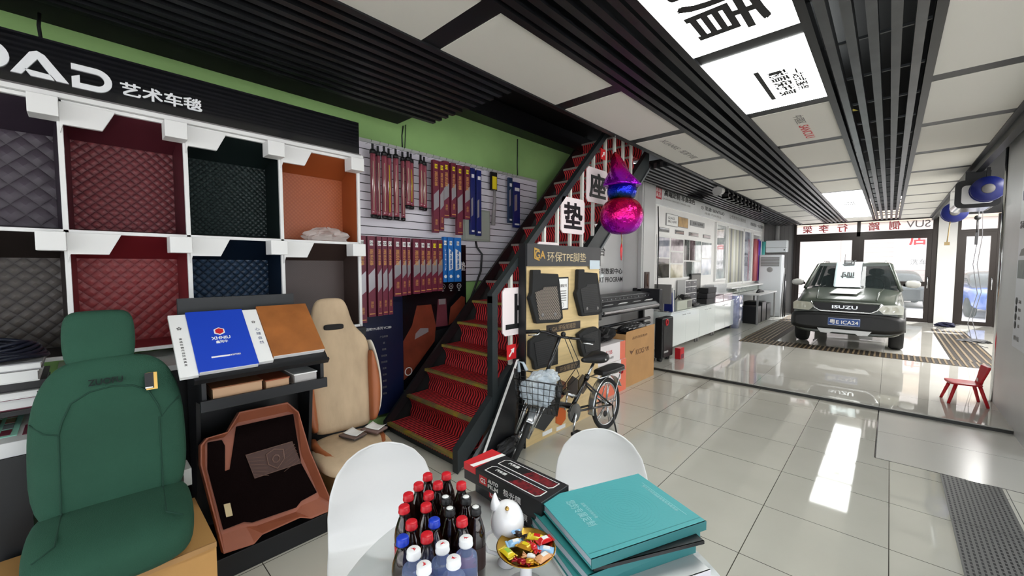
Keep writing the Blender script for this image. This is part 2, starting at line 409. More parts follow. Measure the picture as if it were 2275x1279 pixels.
for k, lab in ((6, 'lit ceiling panel over the pickup truck, first of the far row'), (7, 'lit ceiling panel with bold lettering, second of the far row over the pickup'), (8, 'lit ceiling panel over the pickup roof, third of the far row'), (9, 'lit ceiling panel over the pickup, next to the shopfront')):
    t = lit_panel(k, lab)
    if k == 7: text('耐盾', 0.2, (-0.675, 1.55+1.29*7+0.5, CZ), (0, 1, 0), (1, 0, 0), m_ink, t, bold=0.02, width=0.6)
t = thing('ceiling_print', 'black lettering printed on the white ceiling panel beside the staircase top', 'lettering', (-1.8, 4.7, CZ))
text('XUANKE · 炫客中国', 0.085, (-1.78, 4.68, CZ), (0, 1, 0), (1, 0, 0), m_inkg, t, width=0.95)
t = thing('ceiling_print', 'red and grey lettering printed on the unlit panel behind the lit ones', 'lettering', (-0.66, 4.7, CZ))
text('中国区', 0.075, (-0.64, 4.45, CZ), (0, 1, 0), (1, 0, 0), m_inkg, t, width=0.26); text('SANCUU', 0.075, (-0.64, 4.9, CZ), (0, 1, 0), (1, 0, 0), m_inkr, t, width=0.5, bold=0.01)

# ---------------------------------------------------------------- shopfront
FY = 15.6
def frame_rect(b, x0, x1, z0, z1, wd=0.07, y=FY, d=0.08):
    b.box((x0, y-d/2, z0), (x0+wd, y+d/2, z1)); b.box((x1-wd, y-d/2, z0), (x1, y+d/2, z1)); b.box((x0+wd, y-d/2, z0), (x1-wd, y+d/2, z0+wd)); b.box((x0+wd, y-d/2, z1-wd), (x1-wd, y+d/2, z1))
def door(n, x0, x1, rail):
    b = MB(); frame_rect(b, x0, x1, 0.045, 2.42, 0.10)
    if rail: b.box((x0+0.1, FY-0.03, 1.02), (x1-0.1, FY+0.03, 1.14))
    d = struct('door_%d' % n, b, m_frame)
    MB().box((x0+0.1, FY-0.004, 0.14), (x1-0.1, FY+0.004, 2.33)).build('pane', m_glass, d)
    MB().tube([(x1-0.05, FY-0.04, 0.95), (x1-0.05, FY-0.09, 0.98), (x1-0.05, FY-0.09, 1.25), (x1-0.05, FY-0.04, 1.28)], 0.011).build('door_handle', m_chrome, d)
door(1, -2.2, -0.74, False); door(2, -0.67, 0.80, True); door(3, 1.31, 1.92, False)
b = MB(); b.box((-2.27, FY-0.06, 0.04), (-2.2, FY+0.06, 2.87)); b.box((-0.745, FY-0.05, 0.04), (-0.665, FY+0.05, 2.87)); b.box((0.80, FY-0.06, 0.04), (0.90, FY+0.06, 2.87)); b.box((-2.2, FY-0.05, 2.42), (0.8, FY+0.05, 2.55)); b.box((-2.2, FY-0.05, 2.84), (0.8, FY+0.05, 2.9))
b.box((1.24, FY-0.05, 0.04), (1.31, FY+0.05, 2.87)); b.box((1.92, FY-0.05, 0.04), (2.0, FY+0.05, 2.87)); b.box((1.31, FY-0.05, 2.42), (1.92, FY+0.05, 2.5))
o = struct('window_1', b, m_frame)
MB().box((-2.2, FY-0.004, 2.55), (-0.745, FY+0.004, 2.84)).build('pane', m_glass, o); MB().box((-0.665, FY-0.004, 2.55), (0.8, FY+0.004, 2.84)).build('pane', m_glass, o); MB().box((1.31, FY-0.004, 2.5), (1.92, FY+0.004, 2.86)).build('pane', m_glass, o)
text('架', 0.24, (-1.93, FY+0.03, 2.70), (-1, 0, 0), Z_, m_inkr, o, bold=0.03); text('李', 0.24, (-1.53, FY+0.03, 2.70), (-1, 0, 0), Z_, m_inkr, o, bold=0.03)
text('行', 0.24, (-1.08, FY+0.03, 2.70), (-1, 0, 0), Z_, m_inkr, o, bold=0.03); text('踏', 0.24, (-0.38, FY+0.03, 2.70), (-1, 0, 0), Z_, m_inkr, o, bold=0.03)
text('侧', 0.24, (0.06, FY+0.03, 2.70), (-1, 0, 0), Z_, m_inkr, o, bold=0.03); text('SUV', 0.19, (0.52, FY+0.03, 2.71), (-1, 0, 0), Z_, mat('grey lettering', (110, 90, 92), 0.5), o, bold=0.01)
struct('wall_back_pillar', MB().box((0.90, FY-0.12, 0), (1.24, FY+0.1, 3.2)), m_wallw)
struct('wall_back_right', MB().box((2.0, FY-0.1, 0), (2.75, FY+0.1, 3.2)), m_wallw)
# street side windows of the near room, to the right of the viewer and behind
b = MB()
for y in (-3.9, -1.6, 0.7, 3.0, 5.15): b.box((3.55, y-0.05, 0), (3.65, y+0.05, 2.87))
for z in (0.03, 2.3, 2.84): b.box((3.56, -3.9, z-0.03), (3.64, 5.2, z+0.03))
o = struct('window_2', b, m_frame); MB().box((3.597, -3.9, 0.06), (3.603, 5.15, 2.81)).build('pane', m_glass, o)
b = MB()
for x in (-3.55, -1.2, 1.2, 3.55): b.box((x-0.05, -4.0, 0), (x+0.05, -3.9, 2.87))
for z in (0.03, 2.3, 2.84): b.box((-3.55, -3.99, z-0.03), (3.55, -3.91, z+0.03))
o = struct('window_3', b, m_frame); MB().box((-3.5, -3.953, 0.06), (3.5, -3.947, 2.81)).build('pane', m_glass, o)
struct('ground_street', MB().box((4.5, -20, -0.1), (40, 15.7, -0.01)).box((-20, -20, -0.1), (4.5, -4.0, -0.01)), m_road)
# outside
struct('ground_outside', MB().box((-20, FY+0.12, -0.1), (20, 60, 0.03)), m_road)
b = MB().box((-16, 27, 0.03), (14, 31, 9)); o = single('building', b, m_conc, 'pale building with roller shutters across the street', 'building')
sh = node_mat('roller shutter', stripe_nodes(2, 0.22, 0.06, (196, 184, 178), (160, 148, 144), 0.6))
for i, x in enumerate((-10.5, -5.6, -1.0, 3.6)): MB().box((x, 26.93, 0.05), (x+3.7, 26.99, 3.4)).build('roller_shutter', sh, o)
b = MB().box((-16, 26.8, 3.7), (14, 26.98, 4.6)); b.build('shop_fascia', mat('beige fascia', (190, 170, 150), 0.7), o)
t = thing('street_sign', 'red street sign seen through the right glass door', 'sign', (1.05, 24.9, 2.4))
MB().box((0.1, 24.96, 1.4), (2.6, 25.05, 3.1)).build('board', mat('pale sign board', (235, 225, 222), 0.6), t)
text('店', 0.55, (0.85, 24.95, 2.75), X_, Z_, m_inkr, t, bold=0.03); text('洗车', 0.25, (0.9, 24.95, 1.75), X_, Z_, m_inkg, t); MB().box((0.3, 24.97, 0.03), (0.36, 25.03, 1.4)).box((2.3, 24.97, 0.03), (2.36, 25.03, 1.4)).build('post', m_gwall, t)
# ---------------------------------------------------------------- left wall: leather sample rack, sign, slatwall
ORD = ['first', 'second', 'third', 'fourth', 'fifth', 'sixth', 'seventh', 'eighth', 'ninth', 'tenth', 'eleventh', 'twelfth', 'thirteenth']
XF = -3.2
t = thing('sample_rack', 'white wall rack of eight leather lined trays under the black sign', 'display rack', (-3.4, 0.5, 1.05))
ys = [-1.10, -0.568, -0.037, 0.478, 1.011, 1.59]
b = MB()
for y in ys: b.box((-3.58, y-0.011, 1.06), (XF, y+0.011, 2.43))
b.box((-3.6, ys[0], 2.41), (XF, ys[-1], 2.43)); b.box((-3.6, ys[0], 1.735), (XF, ys[-1], 1.755)); b.box((-3.6, ys[0], 1.06), (XF, ys[-1], 1.08)); b.box((-3.6, ys[0], 1.06), (-3.56, ys[-1], 2.43))
b.box((XF, ys[0], 2.43), (XF+0.03, ys[-1]+0.03, 2.455))
b.build('frame', m_white, t, bev=0.002)
for r, zt in ((0, 2.41), (1, 1.735)):
    for i in range(5):
        y0 = ys[i]
        MB().prism([(0, 0), (0.20, 0), (0.145, -0.115), (0.0, -0.115), (-0.012, -0.16), (-0.012, 0)], (XF, y0+0.012, zt+0.004), Y_, Z_, X_, -0.004, 0.02).build('corner_plate', m_white, t, bev=0.002)
        MB().box((XF-0.02, ys[i+1]-0.105, zt-0.095), (XF+0.10, ys[i+1]+0.0, zt+0.002)).build('corner_block', m_white, t, bev=0.003)
tr = [[('dark plum', (42, 34, 42), (66, 55, 66), 0.105, 0.6), ('dark plum', (50, 42, 52), (70, 60, 72), 0.105, 0.6), ('maroon', (74, 28, 36), (128, 62, 66), 0.052, 0.8), ('black green', (14, 24, 24), (40, 52, 52), 0.036, 0.9), ('orange tan', (150, 74, 36), (168, 88, 46), 0.03, 0.15)],
      [('brown black', (38, 32, 30), (72, 64, 58), 0.07, 0.4), ('brown black', (40, 34, 32), (76, 68, 62), 0.07, 0.4), ('red', (112, 30, 36), (142, 48, 50), 0.065, 0.5), ('navy blue', (8, 22, 38), (44, 66, 92), 0.055, 1.0), ('plain brown', (66, 52, 48), (70, 56, 52), 0.02, 0.05)]]
for r, (z0, z1) in enumerate(((1.755, 2.41), (1.08, 1.735))):
    for i in range(5):
        nm, c1, c2, p, h = tr[r][i]
        m1 = node_mat('quilted %s leather' % nm, diamond_nodes(c1, c2, p, h)); m2 = mat('smooth %s leather' % nm, c1, 0.42)
        y0, y1 = ys[i]+0.012, ys[i+1]-0.012; b = MB(); xb = -3.44
        b.sheet(lambda u, v: (xb, y0+0.02+u*(y1-y0-0.04), z0+0.02+v*(z1-z0-0.15)), 1, 1, smooth=False); b.mi = 1
        cc = [(y0, z0), (y1, z0), (y1, z1), (y0, z1)]; ci = [(y0+0.02, z0+0.02), (y1-0.02, z0+0.02), (y1-0.02, z1-0.13), (y0+0.02, z1-0.13)]
        for k in range(4):
            a, c = k, (k+1) % 4
            b.add([(XF-0.02, *cc[a]), (XF-0.02, *cc[c]), (xb, *ci[c]), (xb, *ci[a])], [(0, 1, 2, 3)])
        o = b.build('leather_tray', [m1, m2], t); o['label'] = '%s leather tray' % nm
def crumple(c, sc, seed, n=22, m=14, amp=0.35):
    rnd = random.Random(seed); ks = [(rnd.uniform(2, 9), rnd.uniform(2, 9), rnd.uniform(0, 6), rnd.uniform(0.3, 1)) for _ in range(7)]
    b = MB(); c = V(c)
    def fn(u, v):
        a = 2*PI*u; p = PI*(0.02+0.96*v); r = 1+amp*sum(w_*math.sin(k1*a+ph)*math.sin(k2*p+ph*1.7) for k1, k2, ph, w_ in ks)/2.6
        k1 = round(ks[0][0]); return (c.x+sc[0]*r*math.sin(p)*math.cos(a), c.y+sc[1]*r*math.sin(p)*math.sin(a), c.z-sc[2]*(0.75+0.25*r)*math.cos(p))
    ks = [(round(k1), k2, ph, w_) for k1, k2, ph, w_ in ks]
    return b.sheet(fn, n, m, smooth=False)
m_film = mat('clear crinkled film', (222, 216, 212), 0.12, alpha=0.42, bump=0.8, bs=22)
b = crumple((-3.29, 1.36, 1.79), (0.09, 0.17, 0.075), 3); b.v = [V((p.x, p.y, max(p.z, 1.757))) for p in b.v]; single('plastic_wrap', b, m_film, 'crumpled clear plastic wrap lying in the orange tan tray', 'plastic wrap')

# sign
t = thing('shop_sign', 'glossy black sign board with white lettering above the white sample rack', 'sign', (-3.3, 0.2, 2.46))
MB().box((-3.42, -1.6, 2.462), (-3.2, 1.60, 2.722)).build('board', mat('glossy black acrylic', (8, 9, 13), 0.13, coat=0.3), t)
MB().box((-3.42, -1.6, 2.455), (-3.17, 1.60, 2.463)).build('rim', mat('grey rim', (120, 116, 116), 0.3, metal=0.6), t)
m_letter = mat('white sign lettering', (236, 238, 240), 0.4)
# the big latin letters
def plate(b, poly, O=(-3.2, 0, 0), d=0.012): b.prism(poly, O, Y_, Z_, X_, 0.0, d)
b = MB(); plate(b, [(-0.19, 2.515), (-0.155, 2.515), (-0.10, 2.605), (-0.045, 2.515), (0.005, 2.515), (-0.075, 2.632), (-0.1, 2.645), (-0.125, 2.632)])
plate(b, [(-0.145, 2.545), (-0.125, 2.515), (-0.04, 2.515), (-0.058, 2.54)]); b.build('lettering', m_letter, t)
def ring_d(y0, y1, z0, z1, th):
    b = MB(); r = (z1-z0)/2; zc = (z0+z1)/2; out = []; inn = []
    for i in range(13):
        a = -PI/2+PI*i/12; out.append((y1-r+r*math.cos(a), zc+r*math.sin(a))); inn.append((y1-r+(r-th)*math.cos(a), zc+(r-th)*math.sin(a)))
    for i in range(12): plate(b, [out[i], out[i+1], inn[i+1], inn[i]])
    plate(b, [(y0, z0), (y1-r, z0), (y1-r, z0+th), (y0, z0+th)]); plate(b, [(y0, z1-th), (y1-r, z1-th), (y1-r, z1), (y0, z1)])
    return b
b = ring_d(0.015, 0.168, 2.505, 2.628, 0.03); plate(b, [(0.015, 2.535), (0.045, 2.535), (0.045, 2.575), (0.015, 2.56)]); b.build('lettering', m_letter, t)
b = ring_d(-0.36, -0.19, 2.515, 2.648, 0.03); plate(b, [(-0.36, 2.515), (-0.33, 2.515), (-0.33, 2.648), (-0.36, 2.648)]); b.build('lettering', m_letter, t)
text('艺术车毯', 0.075, (-3.199, 0.385, 2.560), Y_, Z_, m_letter, t, width=0.37, bold=0.025, ext=0.006)
t = thing('cable', 'black cable hanging from the slats down to the black sign', 'cable', (-3.42, -0.08, 2.72))
MB().tube([(-3.43, -0.09, 2.93), (-3.42, -0.095, 2.86), (-3.43, -0.09, 2.79), (-3.41, -0.085, 2.74), (-3.40, -0.07, 2.728)], 0.008).build('cord', m_plasb, t); MB().ball((-3.4, -0.075, 2.733), 0.02, 8, 6).build('plug', m_plasb, t)

m_swall = node_mat('white slatwall', stripe_nodes(2, 0.0785, 0.1, (222, 218, 226), (34, 32, 40), 0.4, 0.9))
t = thing('slatwall_panel', 'white slatwall panel with dark grooves beside the staircase', 'slatwall', (-3.59, 3.0, 1.38))
MB().box((-3.598, 1.6, 1.38), (-3.58, 4.33, 2.70)).build('panel', m_swall, t)
MB().box((-3.6, 1.6, 2.70), (-3.565, 4.33, 2.73)).build('top_rail', mat('grey rail', (176, 178, 174), 0.4), t)
b = MB()
for i in range(24):
    y = 1.85+i*0.085; b.tube([(-3.58, y, 2.685), (-3.47, y, 2.68), (-3.465, y, 2.70)], 0.0025, 5)
b.build('hooks', m_chrome, t, kind='stuff')
m_maroon = mat('maroon card', (110, 38, 58), 0.4, var=0.12, vs=3); m_marlight = mat('clear blister over rose card', (176, 100, 112), 0.1, coat=1.0, rgb2=(112, 40, 54), vs=5, stretch=(2, 30, 0.6))
m_silver = mat('silver print', (170, 168, 172), 0.3, metal=0.5); m_goldink = mat('gold ink', (206, 150, 84), 0.45); m_yel = mat('yellow sticker', (232, 212, 40), 0.5)
m_bluep = mat('blue card', (30, 110, 190), 0.4); m_navy = mat('navy card', (24, 36, 104), 0.35)
# blister tubes
yt = [1.873, 1.944, 1.987, 2.055, 2.109, 2.204, 2.242, 2.299, 2.39, 2.455]
for i, y in enumerate(yt):
    zb = 2.0 if i < 6 else 2.125; zt = 2.615; wd = 0.026 if i not in (1, 5, 8) else 0.018; xx = -3.49 if i % 2 == 0 else -3.525
    t = thing('wiper_tube_pack', '%s clear tube wiper blade from the white rack, hanging in the upper slatwall row' % ORD[i], 'wiper pack', (xx, y, zb), group='wiper blades in clear tubes')
    MB().loft([((xx, y, z), Y_, wd, X_, 0.02) for z in (zb+0.03, zb+0.06, zt-0.06, zt-0.03)], 16, 3).build('tube', m_marlight, t)
    MB().loft([((xx, y, z), Y_, wd*k, X_, 0.021*k) for z, k in ((zb, 0.8), (zb+0.012, 1.05), (zb+0.032, 1.07))], 16, 3).build('cap', m_plasb, t)
    MB().loft([((xx, y, z), Y_, wd*k, X_, 0.021*k) for z, k in ((zt-0.032, 1.07), (zt, 1.0), (zt+0.01, 0.7))], 16, 3).box((xx-0.004, y-0.01, zt+0.008), (xx+0.004, y+0.01, zt+0.06)).build('hanger', m_plasb, t)
    MB().tube([(xx+0.021, y-wd*0.3, zb+0.07), (xx+0.024, y-wd*0.2, (zb+zt)/2), (xx+0.021, y-wd*0.3, zt-0.1)], 0.004, 5).build('blade', mat('glint pale blade', (214, 196, 170), 0.25) if i not in (3, 7) else m_yel, t)  # most blades coloured pale to paint the white glints on the tubes
def wiper_box(y0, y1, zb, zt, xf, m, lab, grp, style, sticker, num):
    yc = (y0+y1)/2; t = thing('wiper_box', lab, 'wiper box', (xf-0.02, yc, zb), group=grp)
    b = MB().box((xf-0.04, y0, zb), (xf, y1, zt)); b.build('carton', m, t, bev=0.002)
    wd = y1-y0
    if style == 'm':
        k0 = zb+(zt-zb)*0.30; k1 = zb+(zt-zb)*0.52
        MB().prism([(y0+0.004, k0), (y1-0.004, k0+0.05), (y1-0.004, k1+0.06), (y0+0.004, k1)], (xf, 0, 0), Y_, Z_, X_, 0, 0.0015).build('silver_band', m_silver, t)
        text('雨刮器', wd*0.5, (xf, yc, zt-0.19), (0, 0, -1), Y_, m_goldink, t, width=0.15, bold=0.01)
        text('雨刮', wd*0.4, (xf, yc, zb+0.11), (0, 0, -1), Y_, m_goldink, t, width=0.06)
        MB().box((xf, y0+0.008, zb+0.022), (xf+0.0015, y1-0.008, zb+0.03)).build('gold_line', m_goldink, t)
    else:
        MB().prism([(y0+0.012, zb+0.12), (y1-0.008, zb+0.14), (y1-0.008, zt-0.16), (y0+0.012, zt-0.12)], (xf, 0, 0), Y_, Z_, X_, 0, 0.0015).build('white_band', m_paper, t)
        text('专用雨刷', 0.03, (xf+0.002, yc, (zb+zt)/2), (0, 0, -1), Y_, m_bluep, t, width=0.2, bold=0.02)
        MB().lathe([(0.0, 0), (0.018, 0), (0.018, 0.002)], (xf, yc, zb+0.06), 12, axis=(1, 0, 0)).build('emblem', m_paper, t)
    st = MB().box((xf, yc-0.016, zt-0.085), (xf+0.002, yc+0.016, zt-0.04)).build('size_sticker', sticker, t)
    text(num, 0.024, (xf+0.0025, yc, zt-0.062), Y_, Z_, m_ink, st)
ub = [(2.514, 2.585, 1.906, 2.647), (2.588, 2.64, 1.93, 2.64), (2.645, 2.72, 2.069, 2.66), (2.738, 2.803, 2.085, 2.655), (2.828, 2.905, 1.90, 2.65), (2.925, 3.0, 2.076, 2.655)]
for i, (y0, y1, zb, zt) in enumerate(ub):
    wiper_box(y0, y1, zb, zt, -3.45+0.012*(i % 2), m_maroon, '%s maroon wiper box with yellow sticker in the upper row, counting towards the staircase' % ORD[i], 'maroon boxes in the upper row', 'm', m_yel, str(26-2*i))
lb = [(1.681, 1.755, 1.05), (1.772, 1.842, 1.10), (1.862, 1.908, 1.10), (1.915, 1.966, 1.105), (1.972, 2.016, 1.105), (2.034, 2.11, 1.27), (2.118, 2.17, 1.275), (2.176, 2.216, 1.28), (2.245, 2.323, 1.285), (2.328, 2.387, 1.29), (2.392, 2.46, 1.295), (2.466, 2.534, 1.30), (2.54, 2.602, 1.30)]
for i, (y0, y1, zb) in enumerate(lb):
    wiper_box(y0, y1, zb, 1.83, -3.42, m_maroon, '%s maroon wiper box in the lower slatwall row, counting from the white rack' % ORD[i], 'maroon boxes in the lower row', 'm', m_yel if i > 10 else m_paper, ['28', '26', '24', '22', '21', '20', '18', '18', '17', '16', '14', '13', '12'][i])
for i, (y0, y1) in enumerate(((2.61, 2.648), (2.665, 2.738), (2.752, 2.845))):
    wiper_box(y0, y1, 1.39, 1.865, -3.41, m_bluep, '%s light blue wiper box with white band after the maroon boxes' % ORD[i], 'blue boxes in the lower row', 'b', m_paper, '1%d' % (4+i))
for i, (y0, y1, zb, zt, lab, cat_) in enumerate(((3.062, 3.13, 1.92, 2.67, 'slim navy wiper pack next to the maroon boxes, long', 'n'), (3.155, 3.228, 1.91, 2.66, 'second slim navy wiper pack, in front of the grey electrical box', 'n'), (3.39, 3.49, 2.03, 2.68, 'clear wiper pack with a yellow header card, hanging alone', 'y'), (3.69, 3.76, 2.10, 2.66, 'short dark teal wiper pack near the slatwall end', 'n'), (3.785, 3.90, 2.05, 2.62, 'wide navy wiper pack, last on the slatwall', 'n'))):
    yc = (y0+y1)/2; t = thing('wiper_pack', lab, 'wiper pack', (-3.5, yc, zb))
    if cat_ == 'n':
        MB().box((-3.53, y0, zb), (-3.5, y1, zt)).build('card', m_navy if i != 3 else mat('dark teal card', (26, 52, 84), 0.35), t, bev=0.003)
        MB().prism([(y0+0.01, zb+0.2), (yc, zb+0.22), (yc, zb+0.42), (y0+0.01, zb+0.4)], (-3.5, 0, 0), Y_, Z_, X_, 0, 0.002).build('clear_window', m_silver, t)
        MB().box((-3.5, y0+0.015, zt-0.11), (-3.498, y1-0.015, zt-0.07)).box((-3.5, y0+0.015, zb+0.03), (-3.498, y1-0.015, zb+0.05)).build('sticker', m_paper, t)
    else:
        MB().box((-3.53, y0, zt-0.21), (-3.505, y1, zt)).build('header_card', m_plasb, t); MB().box((-3.505, y0+0.02, zt-0.2), (-3.502, y1-0.01, zt-0.05)).build('yellow_card', m_yel, t)
        MB().tube([(-3.52, yc+0.02, zt-0.2), (-3.50, yc, zt-0.35), (-3.515, yc-0.01, zb+0.02)], [0.016, 0.02, 0.026], 8).build('blade', mat('grey clear blister', (150, 146, 146), 0.15, alpha=0.7), t)
t = thing('electrical_box', 'grey metal electrical box on the slatwall', 'electrical box', (-3.55, 3.2, 1.85))
MB().box((-3.6, 2.99, 1.85), (-3.545, 3.41, 2.22)).build('cabinet', mat('grey green box', (150, 156, 146), 0.45), t, bev=0.006); MB().box((-3.545, 3.01, 1.87), (-3.538, 3.39, 2.2)).build('door', mat('grey green door', (160, 166, 156), 0.45), t, bev=0.004); MB().cyl((-3.54, 3.04, 2.1), (-3.53, 3.04, 2.1), 0.012).build('lock', m_plasb, t)
b = MB().tube([(-3.57, 3.2, 1.85), (-3.55, 3.2, 1.78), (-3.53, 3.26, 1.70), (-3.53, 3.24, 1.5), (-3.54, 3.1, 1.2), (-3.54, 3.05, 0.95)], 0.012); single('power_cable', b, m_plasb, 'thick black cable dropping from the grey electrical box', 'cable')
b = MB().tube([(-3.593, 2.26, 2.95), (-3.593, 2.245, 2.85), (-3.593, 2.25, 2.72)], 0.006); b.tube([(-3.593, 2.29, 2.97), (-3.593, 2.275, 2.72)], 0.004)
single('wall_cable', b, m_steel, 'thin dark cables running down the green wall from the slat ends', 'cable')
b = MB().tube([(-3.59, 3.95, 3.2), (-3.59, 3.945, 2.9), (-3.59, 3.95, 2.73)], 0.006); single('wall_cable', b, m_steel, 'thin vertical cable on the green wall above the navy wiper packs', 'cable')
# banners
t = thing('low_cabinet', 'low black cabinet against the wall under the sample rack', 'cabinet', (-3.45, 1.05, 0)); MB().box((-3.585, 0.42, 0), (-3.32, 1.69, 1.03)).build('carcass', m_black, t); MB().box((-3.32, 0.44, 0.06), (-3.305, 1.05, 1.0)).build('door', m_black, t); MB().box((-3.32, 1.06, 0.06), (-3.305, 1.67, 1.0)).build('door', m_black, t)
t = thing('banner', 'dark blue product banner with small white lettering behind the beige seat', 'banner', (-3.56, 1.99, 0.15))
MB().box((-3.57, 1.70, 0.12), (-3.553, 2.20, 1.30)).build('sheet', mat('dark blue banner', (14, 24, 58), 0.35, var=0.3, vs=2), t)
text('透明TPU系列 VC280', 0.028, (-3.552, 1.94, 0.965), Y_, Z_, m_paper, t, width=0.26)
for i, s_ in enumerate(('产品参数', '高', '耐磨', '自修复', '防刮蹭', '亮度', '拉伸', '胶层', '质保', '厚度')): text(s_, 0.02, (-3.552, 1.99, 0.88-i*0.062), Y_, Z_, m_inkg, t)
t = thing('poster', 'black poster of a brown car interior seen from above, beside the staircase', 'poster', (-3.57, 2.62, 0.3))
pb = MB().box((-3.585, 2.205, 0.3), (-3.575, 3.05, 1.80)).build('sheet', mat('black poster sheet', (16, 14, 20), 0.25, var=0.4, vs=2), t)
def flat(b, poly, x=-3.574): b.prism(poly, (x, 0, 0), Y_, Z_, X_, 0, 0.002); return b
m_pb = mat('poster brown leather', (120, 54, 38), 0.3, var=0.25, vs=6); m_pm = mat('poster mauve', (110, 52, 62), 0.3, var=0.2, vs=5)
flat(MB(), [(2.215, 0.40), (2.30, 0.45), (2.60, 0.75), (2.62, 0.92), (2.56, 1.15), (2.38, 1.15), (2.32, 0.95), (2.215, 0.8)]).build('printed_seat', m_pb, t)
flat(MB(), [(2.79, 0.9), (3.03, 1.02), (3.03, 1.2), (2.98, 1.22), (2.82, 1.1)]).build('printed_seat', m_pb, t)
flat(MB(), [(2.62, 0.9), (2.78, 0.9), (2.76, 1.2), (2.65, 1.2)], -3.5745).build('printed_console', m_pm, t)
flat(MB(), [(2.60, 0.70), (2.80, 0.78), (2.80, 0.88), (2.61, 0.86)], -3.5735).build('printed_tray', m_black, t)
flat(MB(), [(2.66, 1.14), (2.75, 1.14), (2.75, 1.2), (2.66, 1.2)], -3.573).build('printed_gear_lever', m_silver, t)
flat(MB(), [(2.35, 0.80), (2.52, 0.86), (2.52, 0.90), (2.42, 0.91), (2.36, 0.86)], -3.5735).build('printed_door_handle', m_silver, t)
for i, y in enumerate((2.72, 2.83, 2.945)):
    MB().tube([(-3.573, y+0.028*math.cos(a), 1.335+0.028*math.sin(a)) for a in [2*PI*k/16 for k in range(16)]], 0.003, 4, True).build('icon_ring', m_paper, t); text(('水', '光', 'Y')[i], 0.026, (-3.573, y, 1.335), Y_, Z_, m_paper, t); text(('耐水', '高亮', '抗污')[i], 0.013, (-3.573, y, 1.288), Y_, Z_, m_paper, t)
text('垫', 0.10, (-3.573, 3.0, 1.56), Y_, Z_, m_paper, t, bold=0.02, width=0.08)
MB().tube([(-3.573, 2.27+0.04*math.cos(a), 0.48+0.04*math.sin(a)) for a in [2*PI*k/16 for k in range(16)]], 0.006, 4, True).build('seal', m_paper, t)

# ---------------------------------------------------------------- staircase
m_carpet = node_mat('ribbed red stair carpet', carpet_nodes); m_nose = mat('worn yellow nosing', (170, 146, 44), 0.5, rgb2=(112, 106, 84), vs=7); m_noseg = mat('worn grey nosing', (140, 132, 126), 0.5)
t = thing('staircase', 'steel staircase with red ribbed carpet rising along the green wall', 'staircase', (-2.87, 3.4, 0))
XL, XR, DY, DZ = -3.40, -2.37, 0.213, 0.217
for k in range(16):
    y, z = 1.93+DY*k, 0.09+DZ*k
    b = MB()
    prof = [(y+DY+0.045, z+0.004), (y+0.10, z), (y+0.02, z), (y-0.004, z-0.012)]
    prof += [(y+0.012, z-0.035), (y+0.045, z-0.085), (y+0.055, z-0.13), (y+0.035, z-0.175), (y+0.03, z-0.215)] if k else [(y-0.004, z-0.03)]
    P = prof
    def fn(u, v): i = min(int(v*(len(P)-1)), len(P)-2); f = v*(len(P)-1)-i; return (XL+u*(XR-XL), P[i][0]*(1-f)+P[i+1][0]*f, P[i][1]*(1-f)+P[i+1][1]*f)
    b.sheet(fn, 1, (len(P)-1)); st = b.build('step', m_carpet, t)
    nb = MB().box((XL, y-0.008, z-0.022), (XR, y+0.03, z+0.003)); nb.build('nosing', m_nose if k < 6 else m_noseg, st)
b = MB().box((XL, 1.95, 0.0), (XR, 2.12, 0.068)); b.build('bottom_plinth', m_steel, t)
def slope_beam(x0, x1, ya, za, yb, zb, h): return MB().prism([(ya, za), (yb, zb), (yb, zb-h), (ya, za-h)], (x0, 0, 0), Y_, Z_, X_, 0, x1-x0)
b = slope_beam(XL-0.03, XL, 1.90, 0.105, 5.3, 3.56, 0.17); b.v = [V((p.x, p.y, max(p.z, 0.0))) for p in b.v]; b.build('stringer', m_black, t)
b = slope_beam(XR, XR+0.06, 1.88, 0.18, 5.05, 3.05, 0.26); b.v = [V((p.x, p.y, max(p.z, 0.0))) for p in b.v]; b.build('stringer', m_steel, t)
b = slope_beam(XR+0.06, XR+0.075, 1.99, 0.29-0.26+0.02, 5.05, 3.05-0.26+0.03, 0.03); b.v = [V((p.x, p.y, max(p.z, 0.0))) for p in b.v]; b.build('stringer_flange', mat('grey steel edge', (110, 114, 116), 0.4), t)
MB().prism([(1.9, 0.0), (5.3, 0.0), (5.3, 3.42), (1.9, 0.02)], (XL-0.045, 0, 0), Y_, Z_, X_, 0, 0.012).build('side_panel', m_void, t)
XH = XR+0.035
MB().box((XH-0.03, 2.24, 0.42), (XH+0.03, 2.30, 1.32)).build('newel_post', m_steel, t)
slope_beam(XH-0.028, XH+0.028, 2.24, 1.34, 4.02, 3.06, 0.075).build('handrail', m_steel, t)
for y in (2.48, 2.93, 3.13, 3.34, 3.55, 3.76, 4.0, 4.2, 4.4, 4.6):
    zb = 0.18+(y-1.88)*0.906; zt = min(3.04, 1.30+(y-2.24)*0.966); MB().box((XH-0.014, y-0.014, zb), (XH+0.014, y+0.014, zt)).build('baluster', mat('white steel baluster', (214, 212, 204), 0.45), t)
def bar_sign(y0, y1, z0, z1, ch, lab, dz=0.0):
    t = thing('character_sign', lab, 'sign', (XH+0.02, (y0+y1)/2, z0)); w_, h_, c = y1-y0, z1-z0, 0.03
    MB().prism([(c, 0), (w_-c, 0), (w_, c), (w_, h_-c), (w_-c, h_), (c, h_), (0, h_-c), (0, c)], (XH+0.016, y0, z0), Y_, Z_, X_, 0, 0.012).build('plate', mat('pale pink white board', (240, 228, 228), 0.5), t)
    text(ch, h_*0.74, (XH+0.028, (y0+y1)/2, (z0+z1)/2), Y_, Z_, m_ink, t, bold=0.035, width=w_*0.8)
bar_sign(3.16, 3.56, 1.88, 2.23, '垫', 'white plate with a black character for mat on the balusters, beside the balloon')
